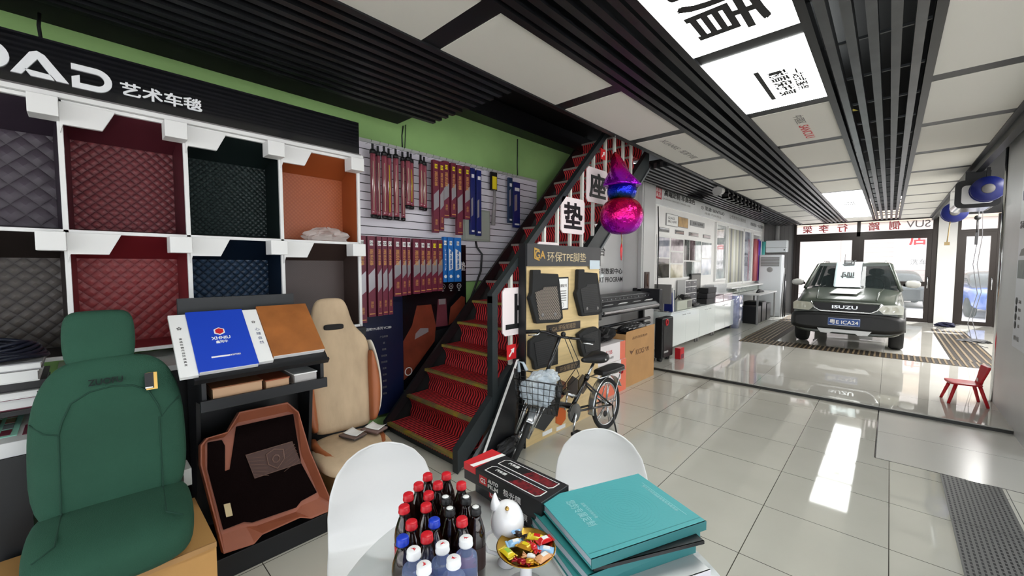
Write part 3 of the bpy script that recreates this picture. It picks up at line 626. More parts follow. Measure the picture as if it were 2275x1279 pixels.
bar_sign(3.60, 4.02, 2.23, 2.59, '座', 'white plate with a black character behind the balloon, highest on the balusters')
bar_sign(2.36, 2.70, 0.98, 1.38, '上', 'white plate with a black character beside the newel post, lowest on the balusters')
bar_sign(2.80, 3.13, 1.42, 1.78, '脚', 'white plate on the balusters mostly hidden behind the mat display board')
def arrow_sign(y, z, s_, lab):
    t = thing('arrow_sign', lab, 'sign', (XH+0.02, y, z-s_/2)); MB().box((XH+0.03, y-s_*0.45, z-s_/2), (XH+0.036, y+s_*0.45, z+s_/2)).build('plate', mat('red arrow plate', (210, 32, 40), 0.4), t)
    b = MB(); R = MX.Rotation(-0.75, 2)
    def q(p): v_ = R @ V(p).to_2d(); return (v_.x*s_, v_.y*s_)
    from mathutils import Vector
    pts = [(-0.06, -0.38), (0.06, -0.38), (0.06, 0.06), (0.2, 0.06), (0, 0.36), (-0.2, 0.06), (-0.06, 0.06)]
    c_, s2 = math.cos(-0.75), math.sin(-0.75)
    b.prism([((c_*px-s2*py)*s_, (s2*px+c_*py)*s_) for px, py in pts], (XH+0.036, y, z), Y_, Z_, X_, 0, 0.002); b.build('arrow', m_paper, t)
arrow_sign(2.46, 0.84, 0.125, 'small red sign with a white arrow below the lowest character plate'); arrow_sign(3.90, 2.76, 0.11, 'small red sign with a white arrow above the balloon')
b = MB().fbox((-2.27, 2.05, 0.0), Y_, V((0.0, 0.62, 0.78)).normalized(), X_, (0, 0.02), (0, 0.9), (0.0, 0.02)); 
t = thing('black_board', 'black board with a white edge leaning against the staircase by the bicycle', 'board', (-2.24, 2.2, 0))
MB().prism([(2.02, 0.0), (2.42, 0.0), (2.52, 0.78), (2.47, 0.78)], (-2.275, 0, 0), Y_, Z_, X_, 0, 0.02).build('sheet', m_black, t); MB().prism([(2.02, 0.0), (2.045, 0.0), (2.495, 0.78), (2.47, 0.78)], (-2.255, 0, 0), Y_, Z_, X_, 0, 0.006).build('white_edge', m_paper, t)
# ---------------------------------------------------------------- mat display board
t = thing('mat_display_board', 'gold coloured display board with a dark header for car floor mats', 'display board', (-2.25, 3.14, 0))
m_goldb = mat('brushed champagne board', (222, 196, 144), 0.35, metal=0.25, var=0.08, vs=3, stretch=(1, 1, 12))
MB().box((-2.29, 2.56, 0.0), (-2.23, 3.73, 1.56)).build('board', m_goldb, t); MB().box((-2.295, 2.56, 1.56), (-2.215, 3.73, 1.75)).build('header', mat('charcoal header', (58, 58, 60), 0.45), t)
MB().box((-2.30, 2.545, 0.0), (-2.225, 2.56, 1.75)).build('side_edge', m_black, t)
b = MB(); b.prism([(0, 0.02), (0.07, 0), (0.075, 0.012), (0.012, 0.03), (0.012, 0.095), (0.07, 0.085), (0.07, 0.1), (0, 0.115)], (-2.215, 2.645, 1.605), Y_, Z_, X_, 0, 0.004); b.build('emblem', m_gold, t)
text('GA', 0.07, (-2.215, 2.73, 1.66), Y_, Z_, m_gold, t, width=0.14, bold=0.03); text('环保TPE脚垫', 0.09, (-2.215, 3.14, 1.645), Y_, Z_, mat('pale gold ink', (196, 178, 140), 0.4), t, width=0.62)
MB().box((-2.215, 3.52, 1.53), (-2.212, 3.71, 1.62)).build('sticker', mat('pale blue sticker', (200, 214, 222), 0.5), t)
for (y0, y1, z0, z1, s_) in ((2.84, 3.38, 0.945, 1.03, 'GA 环保尾箱垫'), (2.98, 3.38, 0.55, 0.63, '环保隔音垫')):
    p = MB().prism([(y0, z0+0.01), (y1, z0), (y1, z1-0.008), (y0, z1)], (-2.23, 0, 0), Y_, Z_, X_, 0, 0.004).build('name_plate', mat('dark brown plate', (44, 36, 32), 0.35), t); text(s_, 0.05, (-2.226, (y0+y1)/2, (z0+z1)/2), Y_, Z_, mat('bronze ink', (140, 120, 92), 0.4), p, width=(y1-y0)*0.7)
p = MB().box((-2.23, 2.96, 1.15), (-2.218, 3.16, 1.46)).build('certificate_frame', m_black, t); MB().box((-2.219, 2.975, 1.165), (-2.215, 3.145, 1.445)).build('certificate', m_paper, p); text('检测证书', 0.03, (-2.214, 3.06, 1.38), Y_, Z_, m_inkg, p)
for i in range(5): text('环保材料检测合格', 0.01, (-2.214, 3.06, 1.33-i*0.022), Y_, Z_, m_inkg, p, width=0.12)
MB().tube([(-2.214, 3.06+0.022*math.cos(a), 1.2+0.022*math.sin(a)) for a in [2*PI*k/14 for k in range(14)]], 0.002, 4, True).build('seal', m_inkg, p)
m_weave = node_mat('grey check weave', lambda nt, b, new, link: (link(mixc(nt, math_n(nt, 'ABSOLUTE', math_n(nt, 'SUBTRACT', math_n(nt, 'LESS_THAN', math_n(nt, 'FRACT', math_n(nt, 'MULTIPLY', math_n(nt, 'ADD', xyz(nt)[1], 40), 36)), 0.5), math_n(nt, 'LESS_THAN', math_n(nt, 'FRACT', math_n(nt, 'MULTIPLY', xyz(nt)[2], 36)), 0.5))), (52, 48, 46), (138, 126, 114)), b.inputs['Base Color'])))
m_ribm = node_mat('ribbed black mat', stripe_nodes(2, 0.018, 0.35, (34, 35, 38), (16, 16, 18), 0.5, 0.7))
def floor_mat(poly, inner, d, m2, lab, rivets=()):
    ys_ = [p[0] for p in poly]; t = thing('floor_mat', lab, 'car mat', (-2.2, sum(ys_)/len(ys_), min(p[1] for p in poly)))
    MB().prism(poly, (-2.23, 0, 0), Y_, Z_, X_, 0.004, d).build('tray', m_rubber, t, bev=0.008)
    MB().prism(inner, (-2.23, 0, 0), Y_, Z_, X_, d, d+0.004).build('insert', m2, t)
    for y, z in rivets: MB().lathe([(0.001, 0.004), (0.016, 0.003), (0.018, 0)], (-2.226+d, y, z), 10, axis=(1, 0, 0)).build('rivet', m_inkg, t)
floor_mat([(2.60, 1.53), (2.70, 1.53), (2.70, 1.50), (2.95, 1.49), (2.97, 1.42), (3.03, 1.08), (2.96, 1.05), (2.65, 1.07), (2.56, 1.3), (2.59, 1.34)], [(2.62, 1.34), (2.72, 1.36), (2.73, 1.38), (2.92, 1.38), (2.99, 1.1), (2.95, 1.08), (2.68, 1.1)], 0.05, m_weave, 'black car mat with a woven grey check insert on the display board', ((2.9, 1.13), (2.72, 1.14)))
floor_mat([(3.28, 1.53), (3.38, 1.53), (3.38, 1.50), (3.62, 1.49), (3.64, 1.42), (3.73, 1.08), (3.66, 1.06), (3.34, 1.07), (3.24, 1.3), (3.27, 1.34)], [(3.30, 1.34), (3.40, 1.36), (3.41, 1.38), (3.60, 1.38), (3.68, 1.11), (3.64, 1.09), (3.37, 1.1)], 0.05, m_ribm, 'black ribbed car mat beside the framed certificate', ((3.62, 1.13), (3.42, 1.14)))
floor_mat([(2.57, 0.93), (2.70, 0.98), (2.95, 0.96), (2.97, 0.9), (2.97, 0.66), (2.64, 0.67), (2.62, 0.75), (2.57, 0.8)], [(2.62, 0.91), (2.9, 0.93), (2.93, 0.7), (2.67, 0.7)], 0.04, m_ribm, 'flat black car mat behind the bicycle handlebar')
floor_mat([(3.29, 0.90), (3.42, 0.94), (3.60, 0.94), (3.70, 0.89), (3.70, 0.66), (3.38, 0.66), (3.33, 0.75)], [(3.35, 0.88), (3.63, 0.9), (3.66, 0.7), (3.41, 0.7)], 0.05, m_ribm, 'rounded black car mat above the bicycle saddle')
def hexa(y, z, w_, h_, m, lab):
    return single('hexagon_sample', MB().prism([(y-w_/2, z-h_*0.27), (y, z-h_/2), (y+w_/2, z-h_*0.27), (y+w_/2, z+h_*0.27), (y, z+h_/2), (y-w_/2, z+h_*0.27)], (-2.23, 0, 0), Y_, Z_, X_, 0.001, 0.012), m, lab, 'material sample')
hexa(2.80, 0.33, 0.42, 0.50, mat('dark slate sample', (52, 54, 56), 0.5), 'large dark slate hexagon sample low on the board'); hexa(3.06, 0.15, 0.15, 0.19, mat('orange sample', (208, 100, 44), 0.5), 'orange hexagon sample at the bottom of the board')
hexa(3.06, 0.40, 0.16, 0.18, mat('striped brown sample', (116, 62, 34), 0.45, rgb2=(60, 34, 24), vs=9, stretch=(1, 1, 6)), 'striped reddish brown hexagon sample, nearest the bicycle basket'); hexa(3.25, 0.38, 0.17, 0.22, mat('dark wood sample', (46, 34, 28), 0.45), 'dark wood hexagon sample between two others'); hexa(3.43, 0.37, 0.15, 0.2, mat('olive brown sample', (74, 62, 46), 0.45), 'olive brown hexagon sample, last in its row')
for y, z in ((2.86, 0.045), (3.07, 0.03)): MB().box((-2.23, y-0.07, z-0.015), (-2.226, y+0.07, z+0.02)).build('caption_strip', m_paper, bpy.data.objects['mat_display_board'])
# ---------------------------------------------------------------- foreground: car seats, sample lectern
def frame(a):
    F = V((math.cos(a), math.sin(a), 0)); return F, V((-math.sin(a), math.cos(a), 0))
m_gfab = mat('dark green knit fabric', (34, 76, 58), 0.85, bump=0.5, bs=260, var=0.10, vs=3)
m_gfab2 = mat('green knit seam', (28, 64, 50), 0.9)
t = thing('car_seat', 'green fabric car seat standing on an open cardboard carton', 'car seat', (-2.4, 0.06, 0.40))
F, U = frame(-0.06)
def sp(c, u, f, z): return V(c)+U*u+F*f+Z_*z
c0 = V((-2.46, 0.075, 0))
bd = (F*0.96+Z_*0.28).normalized()
rows = []
for z, hw, hd, e in ((0.505, 0.10, 0.03, 2.4), (0.515, 0.17, 0.055, 2.6), (0.55, 0.215, 0.075, 3), (0.64, 0.240, 0.085, 3), (0.75, 0.243, 0.085, 3.2), (0.86, 0.242, 0.08, 3.2), (0.95, 0.236, 0.075, 3.2), (1.03, 0.220, 0.07, 3), (1.09, 0.195, 0.062, 2.8), (1.13, 0.165, 0.054, 2.6), (1.155, 0.125, 0.045, 2.4), (1.165, 0.07, 0.03, 2.2)):
    off = 0.10-(z-0.5)*0.22
    rows.append((sp(c0, 0, off, z), U, hw, bd, hd, e))
MB().loft(rows, 40).build('backrest', m_gfab, t, sub=1)
rows = [(sp(c0, -0.028, -0.06-(z-1.14)*0.12, z), U, hw, F, hd, 3.4) for z, hw, hd in ((1.13, 0.075, 0.035), (1.138, 0.098, 0.05), (1.165, 0.112, 0.058), (1.24, 0.116, 0.06), (1.31, 0.113, 0.056), (1.345, 0.104, 0.05), (1.362, 0.085, 0.04), (1.366, 0.05, 0.02))]
MB().loft(rows, 32).build('headrest', m_gfab, t, sub=1)
rows = [(sp(c0, 0.0, f, z), U, hw, Z_, hz, 3.2) for f, z, hw, hz in ((0.03, 0.52, 0.18, 0.04), (0.04, 0.52, 0.225, 0.07), (0.10, 0.515, 0.243, 0.09), (0.2, 0.505, 0.246, 0.098), (0.3, 0.495, 0.243, 0.096), (0.38, 0.482, 0.232, 0.088), (0.43, 0.472, 0.215, 0.074), (0.458, 0.465, 0.18, 0.05), (0.466, 0.465, 0.12, 0.03))]
MB().loft(rows, 40).build('cushion', m_gfab, t, sub=1)
def backpt(u, z, lift=0.0):
    off = 0.10-(z-0.5)*0.22; ee = 3.1
    hw, hd = 0.24 if z < 0.95 else 0.24-(z-0.95)*0.2, 0.085 if z < 0.8 else 0.085-(z-0.8)*0.06
    k = hd*max(0.0, 1-abs(u/hw)**ee)**(1/ee)
    return sp(c0, u, off, z)+bd*(k+lift)
def cushpt(u, f): return sp(c0, u, f, 0.515-(f-0.1)*0.1+0.094*max(0, 1-abs(u/0.246)**3.2)**(1/3.2))
seam = [backpt(-0.23, 0.93)]+[backpt(u, z) for u, z in ((-0.19, 0.885), (-0.15, 0.872), (-0.14, 0.92), (-0.115, 0.985), (-0.06, 1.02), (0.0, 1.03), (0.07, 1.022), (0.12, 0.99), (0.15, 0.92), (0.16, 0.87), (0.19, 0.91), (0.225, 0.945))]
MB().tube(seam, 0.0035, 6).build('stitched_seam', m_gfab2, t)
for s_ in (-1, 1): MB().tube([backpt(s_*0.15, z) for z in (0.87, 0.8, 0.7, 0.6, 0.55)], 0.003, 6).build('stitched_seam', m_gfab2, t)
for s_ in (-1, 1): MB().tube([cushpt(s_*0.15, f) for f in (0.12, 0.2, 0.3, 0.36)]+[cushpt(s_*0.2, 0.40)], 0.003, 6).build('stitched_seam', m_gfab2, t)
pz = backpt(0, 1.055); text('ZUOFU', 0.026, pz+bd*0.003-U*0.012, U, (Z_*0.97-F*0.22).normalized(), mat('black embroidery', (14, 26, 24), 0.8), t, width=0.105, bold=0.03, ext=0.006)
for s_ in (-1, 1):
    b = MB(); b.cyl(sp(c0, s_*0.05-0.028, -0.055, 1.10), sp(c0, s_*0.05-0.028, -0.06, 1.16), 0.007); b.build('headrest_post', m_chrome, t)
MB().box((-2.52, 0.30, 0.52), (-2.40, 0.33, 0.60)).build('recliner_bracket', mat('pale grey metal', (176, 176, 172), 0.4), t)
p = backpt(0.125, 1.03)
t = thing('fabric_swatch_tag', 'black and gold swatch tag clipped on the green car seat', 'tag', p-Z_*0.05)
tz = (Z_*0.97-F*0.22).normalized()
MB().fbox(p+bd*0.012, U, tz, bd, (-0.012, 0.026), (-0.04, 0.035), (0, 0.006)).build('gold_card', m_gold, t); MB().fbox(p+bd*0.018, U, tz, bd, (-0.016, 0.014), (-0.034, 0.034), (0, 0.005)).build('black_card', m_plasb, t); MB().fbox(p+bd*0.023, U, tz, bd, (-0.015, 0.010), (-0.033, -0.028), (0, 0.001)).build('white_strip', m_paper, t)
t = thing('carton', 'brown cardboard carton carrying the green car seat', 'carton', (-2.33, 0.05, 0))
MB().box((-2.53, -0.26, 0.0), (-2.06, 0.355, 0.392)).build('box', mat('orange kraft cardboard', (196, 148, 88), 0.7, var=0.06, vs=4), t); MB().box((-2.056, -0.26, 0.37), (-2.05, 0.355, 0.392)).build('flap_edge', m_kraft, t)

# lectern with floor mat
t = thing('sample_lectern', 'black sample lectern with a slanted top and a slot shelf', 'lectern', (-2.5, 0.66, 0))
Y0, Y1 = 0.375, 0.94
MB().box((-2.74, Y0, 0), (-2.36, Y1, 0.115)).build('base', m_black, t, bev=0.003)
for y in (Y0, Y1-0.018): MB().prism([(-2.74, 0.115), (-2.62, 0.115), (-2.52, 0.88), (-2.36, 0.90), (-2.36, 1.03), (-2.64, 1.27), (-2.74, 1.27)], (0, y, 0), X_, Z_, Y_, 0, 0.018).build('side_panel', m_black, t)
MB().box((-2.74, Y0+0.018, 0.115), (-2.725, Y1-0.018, 1.27)).build('back_panel', m_black, t)
MB().box((-2.72, Y0+0.018, 0.885), (-2.36, Y1-0.018, 0.905)).build('shelf', m_black, t); MB().box((-2.355, Y0-0.01, 0.87), (-2.335, Y1+0.01, 0.925)).build('shelf_lip', m_black, t, bev=0.003)
SD = V((-0.29, 0, 0.252)).normalized(); SN = V((0.252, 0, 0.29)).normalized(); SO = V((-2.35, 0, 1.055))
MB().fbox(SO-SN*0.012, Y_, SD, SN, (Y0-0.03, Y1+0.02), (-0.02, 0.40), (-0.02, 0)).build('slanted_top', m_black, t)
MB().box((-2.74, 0.345, 1.24), (-2.715, 0.91, 1.39)).build('rear_board', mat('charcoal board', (44, 46, 48), 0.6), t)
MB().fbox(SO-SN*0.012, Y_, SD, SN, (Y0-0.03, Y1+0.02), (-0.035, -0.02), (-0.02, 0.012)).build('book_stop', m_black, t)
def on_top(y0, y1, s0, s1, h, m, lab, name='sample_book', cat='book', dz=0.0, pages=None):
    c = SO+Y_*((y0+y1)/2)+SD*((s0+s1)/2); t = thing(name, lab, cat, c)
    MB().fbox(SO-SN*0.012, Y_, SD, SN, (y0, y1), (s0, s1), (dz, dz+h)).build('cover', m, t, bev=0.001)
    if pages: MB().fbox(SO-SN*0.012, Y_, SD, SN, (y0+0.003, y1-0.003), (s0-0.0015, s1-0.004), (dz+0.002, dz+h-0.002)).build('pages', m_paper, t)
    return t, SO-SN*0.012+SN*(dz+h)
t, so = on_top(0.295, 0.364, -0.01, 0.385, 0.02, m_paper, 'white sample folder end sheet, leftmost on the lectern top', 'sample_sheet', 'sheet')
for i, ch in enumerate('高级改装内饰环保真皮'): text(ch, 0.012, so+Y_*0.325+SD*(0.22-i*0.018), Y_, SD, m_inkg, t)
text('✿', 0.02, so+Y_*0.328+SD*0.29, Y_, SD, m_inkg, t)
t, so = on_top(0.364, 0.612, 0.0, 0.393, 0.026, mat('royal blue cover', (34, 70, 190), 0.35), 'royal blue sample book with a red and white emblem on the lectern', pages=True)
hx = [(0.026*math.sin(PI*k/3), 0.026*math.cos(PI*k/3)) for k in range(6)]
MB().prism(hx, so+Y_*0.484+SD*0.243, Y_, SD, SN, 0, 0.0015).build('emblem', m_paper, t); MB().prism([(0.75*a, 0.75*c_) for a, c_ in hx], so+Y_*0.484+SD*0.243, Y_, SD, SN, 0.0015, 0.003).build('emblem_inner', m_inkr, t)
text('XHNIU', 0.02, so+Y_*0.484+SD*0.198, Y_, SD, m_paper, t, width=0.08, bold=0.03); text('鑫河牛', 0.018, so+Y_*0.484+SD*0.172, Y_, SD, m_paper, t, width=0.05, bold=0.02)
MB().fbox(so, Y_, SD, SN, (0.425, 0.50), (0.074, 0.083), (0, 0.001)).build('strip', m_paper, t); text('您身边的汽车管家', 0.011, so+Y_*0.522+SD*0.079, Y_, SD, m_paper, t, width=0.05)
t, so = on_top(0.612, 0.682, 0.01, 0.386, 0.022, m_paper, 'white vertical sheet between the blue and brown sample books', 'sample_sheet', 'sheet')
text('✿', 0.018, so+Y_*0.648+SD*0.29, Y_, SD, m_inkg, t)
for i, ch in enumerate('心随自然'): text(ch, 0.02, so+Y_*0.655+SD*(0.235-i*0.032), Y_, SD, mat('blue grey ink', (110, 116, 140), 0.5), t)
on_top(0.684, 0.952, 0.03, 0.402, 0.028, mat('tan brown leather', (158, 96, 48), 0.45, var=0.2, vs=7, bump=0.3, bs=40), 'tan brown leather bound sample book on the lectern', pages=True)
m_pgl = mat('leaflet edges', (176, 172, 170), 0.6)
for y0, y1, z1, m, lab in ((0.42, 0.63, 0.965, mat('brown paper stack', (136, 88, 58), 0.6), 'brown bound sample book lying in the lectern slot'), (0.65, 0.76, 0.955, mat('rust leather sample', (150, 76, 46), 0.5), 'rust leather sample pad in the middle of the lectern slot'), (0.79, 0.905, 0.96, m_paper, 'stack of grey white leaflets at the end of the lectern slot')):
    t = thing('sample_pad', lab, 'sample', (-2.5, (y0+y1)/2, 0.905)); MB().box((-2.66, y0, 0.905), (-2.375, y1, z1)).build('pages', mat('cream page edges', (186, 150, 118), 0.6) if y0 < 0.7 else m_pgl, t); MB().box((-2.665, y0-0.004, z1), (-2.372, y1+0.004, z1+0.005)).box((-2.665, y0-0.004, 0.905), (-2.372, y1+0.004, 0.911)).build('cover', m, t)
# leaning tray mat
MD = V((-0.25, 0, 0.72)).normalized(); MN = V((0.72, 0, 0.25)).normalized(); MO = V((-2.335, 0, 0.125))
t = thing('tray_mat', 'rust brown leather car floor mat with black carpet leaning in the lectern', 'car mat', (-2.4, 0.65, 0.12))
out = [(0.378, 0.562), (0.405, 0.59), (0.494, 0.594), (0.556, 0.681), (0.791, 0.675), (0.842, 0.607), (0.871, 0.379), (0.949, 0.05), (0.94, 0.02), (0.826, 0.022), (0.773, 0.05), (0.588, 0.046), (0.549, 0.02), (0.423, 0.035), (0.37, 0.471)]
cx, cs = 0.64, 0.34
def sc_(p, k): return (cx+(p[0]-cx)*k, cs+(p[1]-cs)*k)
m_rust = mat('rust leather', (146, 82, 58), 0.4, var=0.12, vs=6); m_pile = mat('black brown pile carpet', (15, 7, 7), 0.9, bump=0.9, bs=160)
inn = [(0.414, 0.566), (0.474, 0.56), (0.484, 0.528), (0.472, 0.404), (0.493, 0.405), (0.542, 0.609), (0.824, 0.602), (0.828, 0.321), (0.888, 0.136), (0.8, 0.124), (0.772, 0.101), (0.56, 0.115), (0.527, 0.133), (0.439, 0.134), (0.402, 0.437)]
b = MB(); n = len(out)
def mp(p, h): return MO+Y_*p[0]+MD*p[1]+MN*h
b.prism(out, MO, Y_, MD, MN, -0.012, 0.0); b.build('backing', m_plasb, t, bev=0.004)
mid = [(0.405, 0.565), (0.42, 0.573), (0.484, 0.570), (0.552, 0.628), (0.80, 0.622), (0.835, 0.60), (0.838, 0.36), (0.90, 0.11), (0.89, 0.10), (0.80, 0.10), (0.768, 0.08), (0.58, 0.09), (0.535, 0.105), (0.43, 0.115), (0.395, 0.45)]
b = MB(); vs = []
for k in range(n): vs += [mp(out[k], 0.055), mp(sc_(out[k], 0.975), 0.055), mp(mid[k], 0.006), mp(out[k], 0.0)]
fs = []
for k in range(n):
    a, c = 4*k, 4*((k+1) % n); fs += [(a, c, c+1, a+1), (a+1, c+1, c+2, a+2), (a+3, c+3, c, a)]
b.add(vs, fs); b.build('leather_border', m_rust, t, bev=0.003)
MB().prism(out, MO, Y_, MD, MN, 0.0, 0.006).build('leather_base', m_rust, t)
MB().prism(inn, MO, Y_, MD, MN, 0.006, 0.016).build('carpet', m_pile, t, bev=0.003)
m_pile.node_tree.nodes['Principled BSDF'].inputs['Specular IOR Level'].default_value = 0.05
heel = [(0.567, 0.452), (0.795, 0.452), (0.824, 0.323), (0.594, 0.324)]
MB().prism(heel, MO, Y_, MD, MN, 0.016, 0.02).build('heel_pad', mat('dark brown heel pad', (72, 48, 42), 0.6), t)
m_pad = mat('heel pad ridge', (112, 84, 74), 0.55)
b = MB(); b.tube([mp(p, 0.021) for p in heel], 0.0025, 5, True)
for k in range(1, 7):
    b.tube([mp((0.567+0.004*k, 0.452-0.018*k), 0.02), mp((0.66, 0.445-0.02*k-0.012), 0.02)], 0.0015, 4); b.tube([mp((0.805+0.0025*k, 0.452-0.018*k), 0.02), mp((0.735, 0.415-0.02*k+0.012), 0.02)], 0.0015, 4)
b.build('ridges', m_pad, t)
sh_ = [(0.66, 0.425), (0.70, 0.44), (0.745, 0.425), (0.745, 0.375), (0.705, 0.335), (0.665, 0.37)]
MB().tube([mp(p, 0.022) for p in sh_], 0.004, 5, True).tube([mp((0.704+0.018*math.cos(a), 0.388+0.02*math.sin(a)), 0.022) for a in [PI*k/4 for k in range(8)]], 0.0035, 5, True).build('crest', m_pad, t)
MB().prism([(0.45, 0.25), (0.477, 0.247), (0.482, 0.184), (0.455, 0.187)], MO, Y_, MD, MN, 0.016, 0.02).build('metal_tag', mat('brass tag', (200, 180, 140), 0.3, metal=0.5), t)

# beige seat
m_suede = mat('beige suede', (192, 168, 138), 0.85, var=0.14, vs=9, bump=0.25, bs=60, stretch=(1, 1, 0.4)); m_tan = mat('orange brown trim leather', (160, 92, 54), 0.45, var=0.1, vs=5); m_offw = mat('off white shell', (214, 208, 194), 0.45)
t = thing('car_seat', 'beige suede racing style car seat with orange brown bolsters beside the stairs', 'car seat', (-2.55, 1.24, 0.28))
F, U = frame(-0.16); c1 = V((-2.83, 1.225, 0))
bd = (F*0.96+Z_*0.28).normalized()
def sq(u, f, z): return c1+U*u+F*f+Z_*z
rows = [(sq(u, 0.12-(z-0.45)*0.20, z), U, hw, bd, hd, e) for z, hw, hd, e, u in ((0.43, 0.16, 0.04, 3, 0), (0.45, 0.185, 0.055, 3, 0), (0.60, 0.195, 0.06, 3, 0), (0.75, 0.20, 0.06, 3, 0), (0.86, 0.205, 0.06, 3, 0), (0.95, 0.215, 0.058, 3, -.003), (1.01, 0.215, 0.056, 3, -.006), (1.06, 0.195, 0.053, 2.8, -.012), (1.10, 0.165, 0.05, 2.8, -.02), (1.14, 0.14, 0.05, 3, -.028), (1.20, 0.128, 0.05, 3, -.032), (1.26, 0.118, 0.048, 3, -.034), (1.305, 0.10, 0.044, 3, -.034), (1.325, 0.08, 0.032, 2.6, -.034), (1.333, 0.045, 0.016, 2.2, -.034))]
MB().loft(rows, 40).build('backrest', m_suede, t, sub=1)
z = 1.125; MB().loft([(sq(-0.03, 0.12-(z-0.45)*0.20, z)+bd*d, U, hw, Z_, hz, 4) for d, hw, hz in ((0.02, 0.06, 0.018), (0.055, 0.066, 0.02), (0.0575, 0.06, 0.016))], 24).build('belt_slot', mat('black slot', (18, 15, 14), 0.7), t)
for s_ in (-1, 1):
    rows = [(sq(s_*w_, 0.14-(z-0.45)*0.2, z), U, hw, bd, 0.075, 2.6) for z, w_, hw in ((0.46, 0.185, 0.012), (0.50, 0.20, 0.035), (0.62, 0.215, 0.042), (0.74, 0.22, 0.042), (0.84, 0.215, 0.034), (0.92, 0.208, 0.018), (0.95, 0.205, 0.006))]
    MB().loft(rows, 20).build('side_bolster', m_tan, t, sub=1)
    rows = [(sq(s_*w_, 0.11-(z-0.45)*0.2, z), U, 0.014, bd, 0.075, 2.6) for z, w_ in ((0.48, 0.225), (0.60, 0.258), (0.74, 0.264), (0.88, 0.25), (0.98, 0.225), (1.02, 0.21))]
    MB().loft(rows, 16).build('side_shell', m_offw, t, sub=1)
rows = [(sq(0, f, z), U, hw, Z_, hz, 2.6) for f, z, hw, hz in ((0.10, 0.38, 0.15, 0.03), (0.13, 0.38, 0.20, 0.05), (0.22, 0.375, 0.235, 0.062), (0.33, 0.37, 0.245, 0.066), (0.44, 0.362, 0.235, 0.064), (0.52, 0.352, 0.20, 0.056), (0.57, 0.342, 0.145, 0.04), (0.585, 0.338, 0.09, 0.022))]
MB().loft(rows, 40).build('cushion', m_suede, t, sub=1)
for s_ in (-1, 1):
    MB().tube([sq(s_*u, f, 0.374-0.03*(f-0.16)/0.36+0.0645*max(0, 1-abs(u/0.246)**2.6)**(1/2.6)-0.012) for u, f in ((0.20, 0.14), (0.205, 0.22), (0.195, 0.31), (0.17, 0.40), (0.13, 0.48))], [0.02, 0.026, 0.027, 0.024, 0.014], 12).build('cushion_trim', m_tan, t)
for i, (x, y, a, lab) in enumerate(((-2.54, 1.19, 0.3, 'dark grey material swatch book with a white card on the beige seat, nearer the lectern'), (-2.53, 1.335, 0.35, 'brown material swatch book with a white card on the beige seat, nearer the stairs'))):
    t = thing('swatch_book', lab, 'swatch book', (x, y, 0.447), a); R = rotz(a)
    z0 = 0.448
    for k, m in enumerate((mat('charcoal swatch', (52, 50, 50), 0.6), mat('taupe swatch', (112, 92, 86), 0.6)) if i == 0 else (mat('brown swatch', (104, 78, 72), 0.6), mat('mauve swatch', (128, 106, 102), 0.6))):
        MB().box((x-0.07, y-0.055, z0+k*0.007), (x+0.07, y+0.05, z0+0.006+k*0.007), R, (x+0.004*k, y+0.003*k, z0)).build('swatch', m, t)
    def cf(u, v): p = R @ V((-0.06+0.12*u, -0.04+0.08*v, 0)); return (x+p.x, y+p.y+0.01, z0+0.0165+0.012*(u-0.5)**2*4*(0.3+v))
    MB().sheet(cf, 8, 4, 0.001).build('white_card', m_paper, t)
t = thing('carton', 'orange brown cardboard carton under the beige car seat', 'carton', (-2.55, 1.25, 0))
MB().box((-2.83, 1.0, 0.0), (-2.28, 1.5, 0.295)).build('box', m_kraft, t); MB().prism([(0, 0), (0.2, 0), (0.2, 0.05), (0.0, 0.10)], (-2.275, 1.30, 0.25), Y_, Z_, X_, 0, 0.004).build('flap', m_kraft, t)

# left cart with catalogues
t = thing('sample_cart', 'black metal cart at the edge of the room beside the green seat', 'cart', (-2.85, -0.5, 0))
MB().box((-3.2, -0.8, 0.765), (-2.56, -0.17, 0.788)).build('tray', m_black, t); MB().box((-3.2, -0.8, 0.905), (-2.78, -0.12, 0.925)).build('upper_shelf', m_black, t); MB().box((-3.2, -0.8, 0.2), (-2.56, -0.17, 0.22)).build('lower_shelf', m_black, t)
for x in (-3.18, -2.6):
    for y in (-0.78, -0.19): MB().box((x-0.02, y-0.02, 0), (x+0.02, y+0.02, 0.77 if x > -3 else 0.905)).build('leg', m_black, t)
MB().box((-2.585, -0.8, 0.22), (-2.575, -0.17, 0.765)).box((-3.2, -0.185, 0.22), (-2.58, -0.172, 0.765)).build('side_panel', m_black, t)
MB().box((-2.82, -0.15, 0.785), (-2.8, -0.13, 0.905)).box((-2.82, -0.8, 0.785), (-2.8, -0.78, 0.905)).build('shelf_post', m_black, t)
t = thing('swatch_box', 'white flat sample box with a mint green colour chart on the cart', 'sample box', (-2.85, -0.35, 0.788))
MB().box((-3.18, -0.62, 0.789), (-2.57, -0.16, 0.85)).build('box', m_wplas, t, bev=0.003); p = MB().box((-3.1, -0.5, 0.85), (-2.66, -0.205, 0.853)).build('mint_chart', mat('mint chart', (150, 212, 192), 0.5), t)
for i in range(4):
    for j in range(3): MB().box((-3.06+i*0.1, -0.34+j*0.043, 0.853), (-2.98+i*0.1, -0.31+j*0.043, 0.8545)).build('colour_chip', [m_marlight, mat('slate chip', (110, 116, 120), 0.5), m_maroon][(i+j) % 3], p)
MB().box((-2.8, -0.19, 0.85), (-2.65, -0.165, 0.853)).build('dark_chip', m_maroon, t)
zz = 0.926
